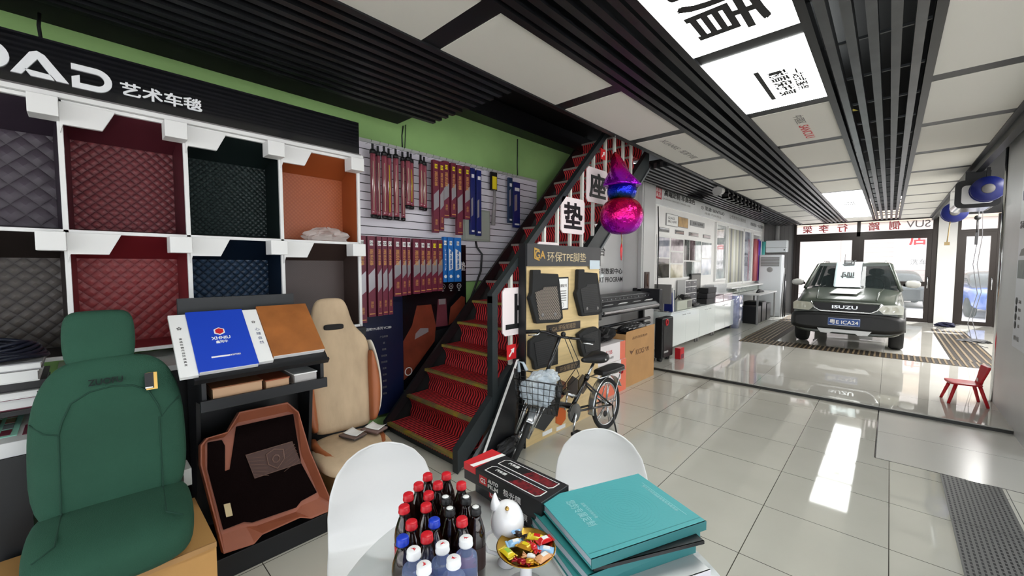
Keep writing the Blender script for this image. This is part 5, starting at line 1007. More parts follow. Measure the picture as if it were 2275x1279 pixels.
b.build('wire_basket', m_bk, t)
b = crumple((0, 0, 0), (1, 1, 1), 11, 34, 20, 0.55)
def squarish(p): return V([math.copysign(min(1.25, abs(c))**0.72, c) for c in p])
b.v = [BC+Z_*0.045+be*(q.x*0.125+0.10*max(0, q.z)*0.6)+bf*q.y*0.10+Z_*(q.z*0.135+0.03*q.x*(q.z > 0)) for q in map(squarish, b.v)]
b.tube([BC+Z_*0.16-be*0.08, BC+Z_*0.215-be*0.11, BC+Z_*0.22-be*0.145, BC+Z_*0.14-be*0.14], [0.014, 0.010, 0.010, 0.014], 8)
single('plastic_bag', b, mat('pale blue plastic bag', (212, 224, 234), 0.12, alpha=0.6, bump=1.0, bs=18), 'crumpled pale blue plastic bag stuffed in the bicycle basket', 'plastic bag')

# ---------------------------------------------------------------- balloon
t = thing('foil_balloon', 'shiny gourd shaped foil balloon in red, purple and blue hanging by the stairs', 'balloon', (-2.0, 3.76, 1.88))
def foil(fn): return node_mat('foil', fn, rough=0.22, metal=0.75)
def foil_nodes(zc, za, ca, cb, cc):
    def fn(nt, b, new, link):
        o = xyz(nt); n = new('ShaderNodeTexNoise'); n.inputs['Scale'].default_value = 5; tc = new('ShaderNodeTexCoord'); link(tc.outputs['Object'], n.inputs['Vector'])
        f = math_n(nt, 'ADD', math_n(nt, 'DIVIDE', math_n(nt, 'SUBTRACT', o[2], za), zc-za), math_n(nt, 'MULTIPLY', math_n(nt, 'SUBTRACT', n.outputs['Fac'], 0.5), 0.8))
        r = new('ShaderNodeValToRGB'); e = r.color_ramp.elements; e[0].position = 0.15; e[0].color = lin(ca); e[1].position = 0.9; e[1].color = lin(cc); m_ = e.new(0.5); m_.color = lin(cb)
        link(f, r.inputs[0]); link(r.outputs[0], b.inputs['Base Color'])
        n2 = new('ShaderNodeTexNoise'); n2.inputs['Scale'].default_value = 26; link(tc.outputs['Object'], n2.inputs['Vector']); bp = new('ShaderNodeBump'); bp.inputs['Strength'].default_value = 0.5; bp.inputs['Distance'].default_value = 0.02; link(n2.outputs['Fac'], bp.inputs['Height']); link(bp.outputs[0], b.inputs['Normal'])
    return fn
BX, BY = -2.0, 3.76
def lobe(c, rx, rz, n=40, m=20, pl=0.03):
    c = V(c); rs = []
    for k in range(m+1):
        p = max(0.02, min(PI-0.02, PI*k/m)); ring = []
        for i in range(n): a = 2*PI*i/n; r = rx*math.sin(p)**0.8*(1+pl*math.sin(a*13)*abs(math.cos(p))); ring.append(c+V((r*math.cos(a), r*math.sin(a), -rz*math.cos(p))))
        rs.append(ring)
    return MB().rings(rs)
lobe((BX, BY, 2.065), 0.215, 0.185).build('lower_lobe', foil(foil_nodes(0.36, 0.0, (170, 10, 200), (190, 0, 110), (200, 10, 30))), t)
lobe((BX, BY, 2.31), 0.145, 0.105, pl=0.08).build('waist_lobe', foil(foil_nodes(0.54, 0.32, (10, 60, 20), (14, 30, 190), (40, 20, 120))), t)
b = MB(); rs = []
for k in range(15):
    f = k/14; z = 2.36+0.34*f; r = 0.145*(1-f)**0.75*(0.9+0.1*math.cos(f*6))+0.03*(1-f)+0.004
    rs.append([V((BX-0.05*f+r*(1+0.1*math.sin(5*a+f*9))*math.cos(a), BY-0.06*f+r*(1+0.1*math.sin(5*a+f*9))*math.sin(a), z)) for a in [2*PI*i/32 for i in range(32)]])
b.rings(rs); b.build('pointed_top', foil(foil_nodes(0.82, 0.48, (150, 10, 190), (170, 0, 120), (170, 10, 40))), t)
b = MB()
for i in range(16): a = 2*PI*i/16; b.add([V((BX+0.10*math.cos(a-.2), BY+0.10*math.sin(a-.2), 2.40)), V((BX+0.10*math.cos(a+.2), BY+0.10*math.sin(a+.2), 2.40)), V((BX+0.17*math.cos(a), BY+0.17*math.sin(a), 2.37+0.03*(i % 3)))], [(0, 1, 2)])
b.build('foil_fringe', foil(foil_nodes(0.57, 0.45, (10, 120, 30), (200, 120, 10), (180, 10, 120))), t)
MB().tube([(BX, BY, 1.885), (BX+0.01, BY, 1.82), (BX, BY+0.01, 1.78)], 0.004, 5).build('string', m_gold, t); MB().loft([((BX, BY+0.01, z), Y_, hw, X_, 0.004) for z, hw in ((1.62, 0.004), (1.68, 0.02), (1.73, 0.028), (1.79, 0.006))], 10, 2).build('red_tail', m_red, t)
MB().tube([(BX-0.05, BY-0.06, 2.70), (BX-0.05, BY-0.06, 2.868)], 0.002, 5).build('hanging_string', m_paper, t)

# ---------------------------------------------------------------- printer, cartons, speaker
m_dkp = mat('dark plotter plastic', (44, 44, 48), 0.35)
t = thing('plotter', 'wide black plotter on a stand behind the cardboard cartons', 'plotter', (-2.95, 5.5, 0))
MB().prism([(-2.72, 0.89), (-2.70, 0.93), (-2.74, 1.0), (-2.86, 1.06), (-2.86, 1.13), (-3.05, 1.15), (-3.15, 1.10), (-3.15, 0.92), (-3.0, 0.88)], (0, 4.6, 0), X_, Z_, Y_, 0, 1.85).build('body', m_dkp, t, bev=0.008)
MB().prism([(-2.705, 0.905), (-2.685, 0.93), (-2.70, 0.965), (-2.73, 0.95)], (0, 4.65, 0), X_, Z_, Y_, 0, 1.72).build('front_roll', mat('grey metal bar', (150, 146, 148), 0.2, metal=0.8), t, bev=0.01)
for i in range(4): MB().box((-2.80, 4.75+i*0.42, 1.02), (-2.75, 4.98+i*0.42, 1.03), MX.Rotation(-0.5, 3, 'Y')).build('paper_guide', m_paper if i % 2 else m_gwall, t)
for i in range(14): MB().cyl((-2.858, 4.75+i*0.12, 1.09), (-2.85, 4.75+i*0.12, 1.09), 0.01, n=8).build('pinch_roller', m_chrome, t)
MB().box((-3.18, 6.40, 0.86), (-2.70, 6.50, 1.19)).build('end_housing', m_dkp, t, bev=0.012); MB().box((-3.18, 4.5, 0.86), (-2.70, 4.6, 1.17)).build('end_housing', m_dkp, t, bev=0.012)
for y in (4.75, 6.25): MB().box((-2.98, y-0.03, 0.08), (-2.90, y+0.03, 0.88)).build('leg', m_black, t); MB().box((-3.2, y-0.03, 0.0), (-2.71, y+0.03, 0.08)).build('foot', m_black, t)
for z in (0.66, 0.74): MB().cyl((-2.78, 4.7, z), (-2.78, 6.2, z), 0.022).build('roll_bar', m_dkp, t)
MB().box((-2.93, 4.75, 0.30), (-2.91, 6.25, 0.40)).build('crossbar', m_black, t)
m_orw = mat('white carton', (232, 226, 226), 0.6); m_or = mat('salmon orange carton', (232, 120, 92), 0.6)
t = thing('carton', 'white and salmon printed carton behind the bicycle rear wheel', 'carton', (-2.55, 4.3, 0)); MB().box((-2.68, 3.95, 0.0), (-2.40, 4.69, 0.40)).build('box', m_orw, t, bev=0.003); MB().box((-2.4, 4.56, 0.0), (-2.398, 4.69, 0.4)).box((-2.4, 3.95, 0.0), (-2.398, 4.56, 0.16)).build('salmon_band', m_or, t); text('净水器', 0.06, (-2.398, 4.2, 0.28), Y_, Z_, m_inkr, t)
t = thing('carton', 'white carton with small print on top of the salmon one', 'carton', (-2.55, 4.3, 0.4)); MB().box((-2.70, 3.92, 0.402), (-2.41, 4.68, 0.625)).build('box', m_orw, t, bev=0.003); MB().box((-2.41, 4.55, 0.402), (-2.408, 4.68, 0.625)).build('salmon_band', m_or, t); text('E 735', 0.045, (-2.408, 4.28, 0.53), Y_, Z_, m_inkr, t); text('77H系列', 0.03, (-2.408, 4.32, 0.46), Y_, Z_, m_inkg, t); text('TECHNOLOGY', 0.04, (-2.55, 4.3, 0.626), Y_, -X_, m_inkg, t, width=0.5)
t = thing('carton', 'tall open kraft carton beside the black speaker', 'carton', (-2.65, 5.2, 0))
b = MB(); b.box((-2.43, 4.71, 0), (-2.42, 5.57, 0.69)); b.box((-2.67, 4.71, 0), (-2.66, 5.57, 0.70)); b.box((-2.66, 4.71, 0), (-2.43, 4.72, 0.69)); b.box((-2.66, 5.56, 0), (-2.43, 5.57, 0.70)); b.box((-2.66, 4.72, 0.0), (-2.43, 5.56, 0.01)); b.build('box', m_kraft, t)
MB().prism([(4.72, 0.69), (5.57, 0.69), (5.58, 0.74), (4.74, 0.72)], (-2.425, 0, 0), Y_, Z_, X_, 0, 0.004).build('flap', m_kraft, t)
text('KICKS', 0.07, (-2.42, 5.12, 0.42), Y_, Z_, mat('brown print', (104, 70, 44), 0.6), t, width=0.24, bold=0.02); text('汽配', 0.06, (-2.42, 5.33, 0.42), Y_, Z_, bpy.data.materials['brown print'], t, width=0.14); MB().prism([(4.82, 0.47), (4.87, 0.41), (4.97, 0.48), (4.9, 0.45)], (-2.42, 0, 0), Y_, Z_, X_, 0, 0.002).build('tick_mark', bpy.data.materials['brown print'], t); text('品质改装配件', 0.035, (-2.42, 5.12, 0.62), Y_, Z_, bpy.data.materials['brown print'], t, width=0.45)
b = crumple((-2.56, 4.38, 0.715), (0.10, 0.26, 0.085), 5, 24, 14, 0.5); single('black_bag', b, mat('black cloth bag', (16, 16, 18), 0.7), 'black cloth bag lying on the white carton', 'bag')
b = crumple((-2.545, 5.15, 0.71), (0.10, 0.34, 0.08), 9, 24, 14, 0.4); single('black_bag', b, mat('black bin bag', (20, 20, 24), 0.3), 'black bag bulging from the open kraft carton', 'bag')
t = thing('trolley_speaker', 'tall black trolley speaker with a red ring beside the white counter', 'speaker', (-2.7, 6.4, 0.04)); MB().box((-2.69, 6.2, 0.10), (-2.56, 6.62, 0.74)).build('cabinet', m_plasb, t, bev=0.015)
MB().box((-2.56, 6.23, 0.13), (-2.553, 6.59, 0.72)).build('grille', m_black, t); MB().tube([(-2.548, 6.33+0.04*math.cos(a), 0.67+0.045*math.sin(a)) for a in [2*PI*i/20 for i in range(20)]], 0.012, 6, True).build('red_ring', m_red, t)
for y in (6.27, 6.55): MB().cyl((-2.66, y, 0.085), (-2.60, y, 0.085), 0.045).build('wheel', m_rubber, t)
text('FURMOOR', 0.03, (-2.552, 6.33, 0.2), Y_, Z_, m_paper, t, width=0.16)
t = thing('small_box', 'small red box on the floor beside the trolley speaker', 'box', (-2.5, 6.35, 0.04)); MB().box((-2.53, 6.63, 0.041), (-2.44, 6.80, 0.22)).build('carton', m_red, t, bev=0.004); MB().box((-2.44, 6.66, 0.05), (-2.438, 6.78, 0.12)).build('label', m_maroon, t)

# ---------------------------------------------------------------- counter wall
XW = -3.1
t = thing('glass_board', 'glossy white wall board with black lettering behind the plotter', 'wall board', (-3.4, 6.0, 0.8)); MB().box((-3.398, 5.47, 0.75), (-3.385, 6.44, 2.2)).build('panel', mat('glossy white board', (216, 216, 216), 0.05, coat=1.0), t)
text('车型数据中心', 0.10, (-3.384, 6.17-0.18, 1.475), Y_, Z_, m_ink, t, width=0.86, bold=0.02); text('ART PROGRAM', 0.085, (-3.384, 6.0, 1.335), Y_, Z_, m_ink, t, width=0.86, bold=0.02); text('平台', 0.16, (-3.384, 5.65, 1.80), Y_, Z_, m_ink, t, width=0.36, bold=0.02)
t = thing('hanging_scroll', 'narrow dark carved wooden plaque at the pillar', 'plaque', (-3.015, 6.67, 1.15)); MB().box((-3.02, 6.0+0.50, 1.15), (-3.0, 6.66, 1.46)).build('board', mat('dark carved wood', (62, 40, 34), 0.5, bump=0.6, bs=30), t); MB().tube([(-3.0, 6.58, 1.42), (-2.995, 6.57, 1.32), (-2.995, 6.59, 1.22)], 0.012, 6).build('carving', mat('carving', (120, 92, 80), 0.5), t)
t = thing('sign_strip', 'long silver white sign strip with black lettering along the top of the counter wall', 'sign', (XW, 10.5, 2.66)); m_strip = mat('glossy silver strip', (226, 228, 228), 0.2, metal=0.0, var=0.06, vs=2)
MB().box((XW, 6.92, 2.66), (XW+0.03, 15.2, 3.04)).build('board', m_strip, t)
MB().box((XW+0.03, 6.97, 2.76), (XW+0.033, 7.25, 2.98)).build('red_square', mat('red seal', (190, 60, 70), 0.5), t); text('高端\n来品', 0.16, (XW+0.034, 7.11, 2.87), Y_, Z_, m_paper, t, width=0.2)
text('高端定制 车身改色', 0.11, (XW+0.03, 8.17, 2.90), Y_, Z_, m_ink, t, width=1.6, bold=0.03); text('GAODUAN DINGZHI CHESHEN GAISE', 0.03, (XW+0.03, 8.0, 2.79), Y_, Z_, m_inkg, t, width=1.4)
text('⊙ 圣途 SENTUO', 0.09, (XW+0.03, 10.2, 2.85), Y_, Z_, m_ink, t, width=1.7, bold=0.02); text('改装 汽车用品', 0.05, (XW+0.03, 10.2, 2.74), Y_, Z_, m_inkg, t, width=1.2); text('让驾驶更安全更舒适', 0.1, (XW+0.03, 12.3, 2.84), Y_, Z_, m_inkg, t, width=1.6, bold=0.02); text('改装用品 一站式服务', 0.1, (XW+0.03, 14.5, 2.81), Y_, Z_, m_ink, t, width=1.7, bold=0.02)
def wall_pic(y0, y1, z0, z1, m, lab, cat='picture', lines=None):
    t = thing('wall_picture', lab, cat, (XW, (y0+y1)/2, z0)); MB().box((XW, y0, z0), (XW+0.015, y1, z1)).build('frame', m_gwall, t); MB().box((XW+0.015, y0+0.012, z0+0.012), (XW+0.018, y1-0.012, z1-0.012)).build('print', m, t)
    if lines: text(lines, (z1-z0)*0.5, (XW+0.018, (y0+y1)/2, (z0+z1)/2), Y_, Z_, m_ink, t, width=(y1-y0)*0.75)
wall_pic(7.53, 8.09, 2.32, 2.55, m_paper, 'white plate with two lines of black lettering above the small dark plates', 'plate', 'GLASS\nPRO PPF'); wall_pic(8.10, 8.64, 2.33, 2.54, mat('gold plate print', (176, 140, 84), 0.4, var=0.3, vs=8), 'gold coloured plate next to the white lettered plate', 'plate'); wall_pic(8.79, 9.65, 2.41, 2.52, m_gwall, 'grey lettered plate beside the gold one', 'plate', '龙膜正品授权')
for i, (y0, y1) in enumerate(((7.24, 7.68), (7.99, 8.42), (8.73, 9.28), (9.6, 10.08))): wall_pic(y0, y1, 2.19, 2.27, mat('dark glossy plate', (84, 80, 80), 0.1, coat=1.0), 'small dark glossy plate over the picture grid, %s from the pillar' % ORD[i], 'plate')
m_pics = [mat('picture %d' % i, c1, 0.06, coat=1.0, rgb2=c2, vs=3.5) for i, (c1, c2) in enumerate((((96, 104, 130), (190, 194, 202)), ((90, 86, 90), (210, 196, 204)), ((60, 58, 62), (170, 166, 168)), ((40, 38, 40), (120, 130, 128)), ((22, 22, 24), (96, 92, 84)), ((150, 140, 110), (230, 226, 206)), ((120, 130, 132), (214, 220, 220)), ((70, 52, 58), (160, 140, 146)), ((96, 116, 116), (206, 216, 214)), ((120, 140, 160), (226, 230, 232))))]
t = thing('picture_grid', 'grid of glossy dark picture panels in a white frame above the counter', 'picture grid', (XW, 8.7, 1.32)); MB().box((XW, 7.14, 1.30), (XW+0.012, 10.24, 2.13)).build('frame', m_white, t)
for i, (y0, y1, z0, z1) in enumerate(((7.17, 7.70, 1.72, 2.09), (7.17, 7.70, 1.34, 1.70), (7.78, 8.40, 1.86, 2.09), (7.78, 8.40, 1.62, 1.83), (7.78, 8.40, 1.33, 1.59), (8.47, 8.74, 1.68, 2.1), (8.78, 9.08, 1.68, 2.1), (9.10, 9.44, 1.68, 2.1), (8.47, 8.92, 1.34, 1.65), (8.96, 9.44, 1.34, 1.65), (9.51, 10.18, 1.74, 2.09), (9.51, 10.18, 1.36, 1.71))): MB().box((XW+0.012, y0, z0), (XW+0.018, y1, z1)).build('picture_panel', m_pics[[0, 4, 1, 2, 5, 3, 7, 8, 3, 6, 6, 9][i]], t)
for i in range(6):
    z = 2.34-i*0.172; t = thing('wall_figure', '%s small red and grey figure sticker down the wall beside the pillar' % ORD[i], 'sticker', (XW, 6.99, z-0.07)); MB().box((XW, 6.93, z-0.07), (XW+0.006, 7.05, z+0.07)).build('backing', m_gwall, t); MB().prism([(6.95, z-0.06), (7.03, z-0.06), (7.02, z), (7.0, z+0.05), (6.97, z+0.02)], (XW+0.006, 0, 0), Y_, Z_, X_, 0, 0.002).build('figure', mat('figure red', (136, 70, 70), 0.5, rgb2=(70, 70, 74), vs=12) if i < 3 else m_inkg, t)
wins = [(10.42, 11.26, 1.2, 2.6, 'tall narrow glazed case nearest the picture grid', 6), (11.38, 12.87, 1.08, 2.58, 'wide curtained window behind the counter', -1), (12.95, 13.85, 1.07, 2.6, 'framed glass case between the curtains and the colour rolls', 0), (13.92, 14.95, 1.06, 2.55, 'open bay holding coloured film rolls', -2)]
m_cur = [mat('curtain %d' % i, c, 0.8) for i, c in enumerate(((214, 212, 196), (190, 190, 180), (160, 160, 160), (226, 226, 222)))]
for y0, y1, z0, z1, lab, k in wins:
    t = thing('wall_case', lab, 'wall case', (XW, (y0+y1)/2, z0)); b = MB()
    for a in ((y0, y0+0.05, z0, z1), (y1-0.05, y1, z0, z1), (y0+0.05, y1-0.05, z1-0.05, z1), (y0+0.05, y1-0.05, z0, z0+0.05)): b.box((XW, a[0], a[2]), (XW+0.05, a[1], a[3]))
    b.build('frame', m_white, t)
    if k >= 0: MB().box((XW, y0+0.05, z0+0.05), (XW+0.02, y1-0.05, z1-0.05)).build('glazed_print', m_pics[k], t)
    elif k == -1:
        for i in range(9): y = y0+0.12+i*(y1-y0-0.24)/8; MB().loft([((XW+0.03, y, z), Y_, 0.085, X_, 0.03) for z in (z0+0.05, (z0+z1)/2, z1-0.05)], 14, 2).build('curtain_fold', m_cur[(0, 2, 0, 3, 1, 0, 2, 1, 2)[i]], t)
    else: MB().box((XW, y0+0.05, z0+0.05), (XW+0.01, y1-0.05, z1-0.05)).build('back_panel', m_gwall, t)
for i, (nm, c) in enumerate((('rose', (188, 108, 112)), ('crimson', (150, 50, 66)), ('violet', (120, 70, 170)), ('deep blue', (58, 50, 160)), ('pale grey', (200, 204, 208)), ('teal', (80, 164, 160)))):
    y = 14.05+i*0.15; single('film_roll', MB().cyl((XW+0.08, y, 1.11), (XW+0.08 if i < 5 else XW+0.16, y, 2.38-0.05*(i % 2)), 0.06, n=14), mat(nm+' film roll', c, 0.3), nm+' film roll standing in the open bay', 'film roll')
t = thing('long_shelf', 'narrow shelf with small parts under the curtained window', 'shelf', (-3.0, 12.8, 0.95)); MB().box((XW, 10.95, 1.0), (-2.82, 15.0, 1.03)).build('board', m_white, t); MB().box((XW, 10.95, 0.85), (-2.95, 15.0, 1.0)).build('glass_front', mat('green grey glass', (150, 160, 146), 0.1, coat=1.0, var=0.3, vs=6), t)
# counter
m_cw = mat('white gloss cabinet', (222, 228, 226), 0.12, coat=0.4)
for n_, (y0, y1) in enumerate(((6.98, 8.44), (8.445, 9.43), (9.435, 10.87))):
    t = thing('base_cabinet', 'white counter cabinet, %s along the wall' % ('nearest the speaker' if n_ == 0 else 'in the middle' if n_ == 1 else 'nearest the pickup'), 'cabinet', (-2.92, (y0+y1)/2, 0.04)); MB().box((-3.09, y0, 0.13), (-2.765, y1, 0.73)).build('carcass', m_cw, t)
    nd = 2 if n_ != 2 else 2; wd = (y1-y0)/nd
    for i in range(nd): d = MB().box((-2.765, y0+i*wd+0.003, 0.14), (-2.75, y0+(i+1)*wd-0.003, 0.725)).build('door', m_cw, t, bev=0.002); yy = y0+(i+1)*wd-0.18 if i == 0 else y0+i*wd+0.06; MB().tube([(-2.75, yy, 0.67), (-2.735, yy, 0.67), (-2.735, yy+0.12, 0.67), (-2.75, yy+0.12, 0.67)], 0.006, 6).build('handle', m_chrome, d)
    for y in (y0+0.06, y1-0.06): MB().cyl((-2.80, y, 0.04), (-2.80, y, 0.13), 0.02, n=10).build('foot', m_inkg, t)
single('worktop', MB().box((-3.095, 6.97, 0.731), (-2.735, 10.89, 0.752)), m_cw, 'long white worktop lying on the three counter cabinets', 'worktop', bev=0.003)
TZ2 = 0.753
def onc(name, mb, m, lab, cat, **k): return single(name, mb, m, lab, cat, **k)
onc('paper_notice', MB().box((-2.95, 6.965, 0.55), (-2.85, 6.9695, 0.68)), m_paper, 'small paper notice stuck on the end of the first cabinet', 'notice')
onc('monitor_panel', MB().box((-3.05, 6.98, 0.9), (-2.75, 7.0, 1.24)).box((-2.92, 6.975, TZ2), (-2.88, 7.01, 0.92)).box((-2.98, 6.975, TZ2), (-2.82, 7.08, TZ2+0.012)), mat('grey screen back', (128, 126, 124), 0.4), 'grey upright monitor panel at the pillar end of the counter', 'monitor')
for i, (y, h, m) in enumerate(((7.12, 0.34, m_blue), (7.17, 0.42, m_white), (7.22, 0.38, mat('slate folder', (100, 108, 120), 0.4)))): onc('standing_folder', MB().box((-2.98, y, TZ2), (-2.78, y+0.035, TZ2+h), MX.Rotation(0.10, 3, 'X'), (-2.9, y, TZ2)), m, '%s folder standing upright beside the grey machine' % ('blue', 'white', 'slate')[i], 'folder')
t = thing('counter_machine', 'boxy pale grey machine with black trim on the counter', 'machine', (-2.9, 7.6, TZ2)); MB().box((-3.05, 7.35, TZ2), (-2.78, 8.1, TZ2+0.17)).build('housing', mat('pale grey green plastic', (176, 180, 168), 0.45), t, bev=0.012); MB().box((-2.78, 7.85, TZ2+0.02), (-2.775, 8.05, TZ2+0.15)).build('vent', m_inkg, t); MB().tube([(-2.9, 7.5, TZ2+0.17), (-2.85, 7.6, TZ2+0.26), (-2.9, 7.75, TZ2+0.17)], 0.012).build('carry_handle', m_plasb, t)
onc('heat_gun', MB().cyl((-2.85, 7.75, TZ2+0.235), (-2.85, 8.15, TZ2+0.20), 0.045, 0.03).box((-2.87, 7.8, TZ2+0.172), (-2.83, 7.9, TZ2+0.23)), m_plasb, 'black heat gun lying on the grey machine', 'heat gun')
onc('tool_heap', crumple((-2.81, 8.4, TZ2+0.04), (0.045, 0.2, 0.04), 21, 20, 12, 0.5), m_plasb, 'black tool pouch in front of the drawer tower', 'pouch')
t = thing('drawer_tower', 'white plastic drawer tower with smoked drawers on the counter', 'drawer tower', (-2.95, 8.1, TZ2)); MB().box((-3.08, 8.12, TZ2), (-2.92, 8.75, 1.28)).build('frame', m_wplas, t, bev=0.004)
for i in range(4):
    for j in range(2): d = MB().box((-2.92, 8.14+j*0.31, TZ2+0.02+i*0.127), (-2.91, 8.14+j*0.31+0.28, TZ2+0.13+i*0.127)).build('drawer', mat('smoked drawer', (104, 104, 108), 0.15, coat=0.6), t); MB().box((-2.91, 8.24+j*0.31, TZ2+0.09+i*0.127), (-2.9, 8.3+j*0.31, TZ2+0.1+i*0.127)).build('pull', m_wplas, d)
t = thing('desk_monitor', 'black framed screen standing behind the drawer tower', 'monitor', (-3.0, 9.0, TZ2)); MB().box((-3.06, 8.78, 1.0), (-3.04, 9.35, 1.40)).build('bezel', m_plasb, t); MB().box((-3.04, 8.81, 1.03), (-3.037, 9.32, 1.37)).build('screen', m_inkg, t); MB().box((-3.06, 9.0, TZ2), (-3.03, 9.12, 1.0)).build('stand', m_plasb, t)
for i in range(3): onc('black_case', MB().box((-2.98, 8.95+0.05*i, TZ2+0.115*i), (-2.78, 9.5+0.05*i, TZ2+0.112+0.115*i)), m_plasb, ('bottom', 'middle', 'top')[i]+' black case in the stack on the counter', 'case', bev=0.006)
for i, (y0, y1, h, c) in enumerate(((9.55, 10.1, 0.14, 'in front'), (10.15, 10.85, 0.16, 'nearest the pickup'))): onc('clear_film_pack', MB().box((-3.0, y0, TZ2), (-2.78, y1, TZ2+h)), mat('pink clear film pack', (206, 190, 196), 0.1, coat=1.0, var=0.2, vs=9, bump=0.6, bs=12), 'film wrapped pack on the counter end, %s' % c, 'pack', bev=0.01)
onc('acrylic_box', MB().box((-3.05, 9.65, 0.92), (-2.85, 10.6, 1.14)).box((-3.05, 9.65, 0.914), (-2.85, 10.6, 0.9195)), mat('clear acrylic', (214, 216, 218), 0.05, alpha=0.55, coat=1.0), 'long clear acrylic box on top of the wrapped packs', 'box')
single('wrapped_drum', MB().loft([((-2.85, 11.15, z), X_, 0.2, Y_, 0.28) for z in (0.041, 0.3, 0.6, 0.84)], 24, 5), mat('blue grey stretch film', (150, 156, 190), 0.12, coat=1.0, var=0.3, vs=6, bump=0.8, bs=10), 'blue grey film wrapped bale at the end of the counter', 'bale')
t = thing('work_table', 'white topped folding table in front of the floor air conditioner', 'table', (-2.75, 12.9, 0.04)); MB().box((-3.05, 11.9, 0.80), (-2.42, 14.1, 0.83)).build('table_top', m_wplas, t)
for x in (-3.0, -2.47):
    for y in (11.95, 14.05): MB().box((x-0.02, y-0.02, 0.04), (x+0.02, y+0.02, 0.80)).build('leg', m_gwall, t)
b = MB().tube([(-2.6, 12.5, 0.84), (-2.62, 12.8, 0.88), (-2.6, 13.2, 0.845)], [0.03, 0.05, 0.03], 8); single('dark_tool', b, m_plasb, 'dark curved tool lying on the folding table', 'tool')
for i in range(3): single('plastic_bin', MB().box((-2.95, 12.05+0.6*i, 0.041), (-2.5, 12.55+0.6*i, 0.5+0.08*(i % 2))), m_plasb, ('first', 'second', 'third')[i]+' dark storage bin under the folding table', 'bin', bev=0.02)
m_acw = mat('air conditioner white', (220, 224, 228), 0.3)
t = thing('floor_air_conditioner', 'tall white floor standing air conditioner in the rear corner', 'air conditioner', (-2.5, 14.5, 0.04)); MB().box((-2.95, 14.3, 0.04), (-2.36, 14.7, 1.9)).build('cabinet', m_acw, t, bev=0.02)
b = MB()
for i in range(8): b.box((-2.9, 14.285, 1.56+i*0.035), (-2.42, 14.3, 1.58+i*0.035))
b.build('louvre', m_inkg, t); MB().lathe([(0.0, 0.006), (0.07, 0.004), (0.08, 0)], (-2.66, 14.3, 1.45), 20, axis=(0, -1, 0)).build('badge', m_gwall, t)
t = thing('wall_air_conditioner', 'white wall mounted unit above the floor air conditioner', 'air conditioner', (-2.65, 15.4, 2.0)); MB().box((-2.98, 15.3, 2.0), (-2.40, 15.6, 2.38)).build('casing', m_acw, t, bev=0.02); MB().box((-2.98, 15.295, 2.14), (-2.40, 15.3, 2.15)).build('seam', m_inkg, t); MB().cyl((-2.47, 15.3, 2.07), (-2.47, 15.29, 2.07), 0.02, n=10).build('knob', m_plasb, t); MB().cyl((-2.7, 15.5, 2.38), (-2.7, 15.5, 2.95), 0.06).build('duct', m_gwall, t)
for i in range(3): single('leaning_rod', MB().cyl((-2.32+0.03*i, 14.2+0.1*i, 0.05), (-2.36+0.02*i, 14.75, 1.5-0.2*i), 0.02, n=8), m_plasb if i else m_gwall, ('pale', 'long dark', 'short dark')[i]+' rod leaning beside the floor air conditioner', 'rod')
t = thing('spotlight', 'grey spotlight clamped under the black slats over the counter', 'spotlight', (-2.1, 7.3, 2.8)); MB().cyl((-2.12, 7.2, 2.79), (-2.12, 7.42, 2.82), 0.075, 0.06, 16).build('housing', mat('grey lamp housing', (168, 168, 166), 0.35), t); MB().box((-2.13, 7.35, 2.81), (-2.11, 7.4, 2.86)).build('bracket', m_black, t)
t = thing('led_strip_display', 'row of black openwork brackets under the slats over the counter', 'bracket', (-2.12, 8.8, 2.75))
for i in range(10): b = MB(); y = 7.6+i*0.27; b.box((-2.16, y, 2.72), (-2.06, y+0.13, 2.745)); b.box((-2.16, y, 2.80), (-2.06, y+0.13, 2.825)); b.box((-2.16, y, 2.72), (-2.06, y+0.03, 2.865)); b.build('bracket', m_black, t)
single('cable', MB().tube([(-3.0, 6.95, 2.6), (-2.98, 6.96, 2.0), (-2.985, 6.955, 1.4), (-2.985, 6.955, 1.1), (-2.99, 6.95, 0.8)], 0.01), m_plasb, 'black cable dropping down the pale pillar to the counter', 'cable')
single('roller_shade', MB().box((-2.75, 7.6, 2.77), (-2.45, 8.3, 2.79), MX.Rotation(0.4, 3, 'Y')), mat('black shade', (40, 44, 44), 0.6), 'dark folded shade hanging at the sign strip under the slats', 'shade')

b = crumple((-2.215, 2.36, 0.075), (0.035, 0.17, 0.09), 31, 20, 12, 0.45); single('black_bundle', b, m_plasb, 'black bundle of straps on the floor between the bicycle front wheel and the stairs', 'bundle')
# ---------------------------------------------------------------- pickup truck
xc = -0.57
m_body = mat('dark grey green car paint', (60, 67, 59), 0.3, coat=0.6, var=0.08, vs=2); m_trimk = mat('black bumper plastic', (26, 27, 28), 0.45); m_tint = mat('tinted glass', (34, 40, 40), 0.02, alpha=0.72, coat=1.0); m_lens = mat('clear headlight lens', (196, 196, 176), 0.08, alpha=0.6, coat=1.0)
t = thing('pickup_truck', 'dark grey green pickup truck parked on the floor grates, facing the viewer', 'truck', (xc, 11.7, 0.04))
rows = [(9.44, 0.60, 0.26, 0.70), (9.47, 0.62, 0.30, 0.745), (9.56, 0.635, 0.325, 0.77), (9.8, 0.65, 0.345, 0.785), (10.3, 0.675, 0.37, 0.79), (10.65, 0.70, 0.41, 0.79), (12.3, 0.705, 0.42, 0.79), (14.2, 0.70, 0.41, 0.785), (14.3, 0.69, 0.36, 0.76)]
MB().loft([((xc, y, z), X_, hx, Z_, hz, 6) for y, z, hz, hx in rows], 44).build('body', m_body, t)
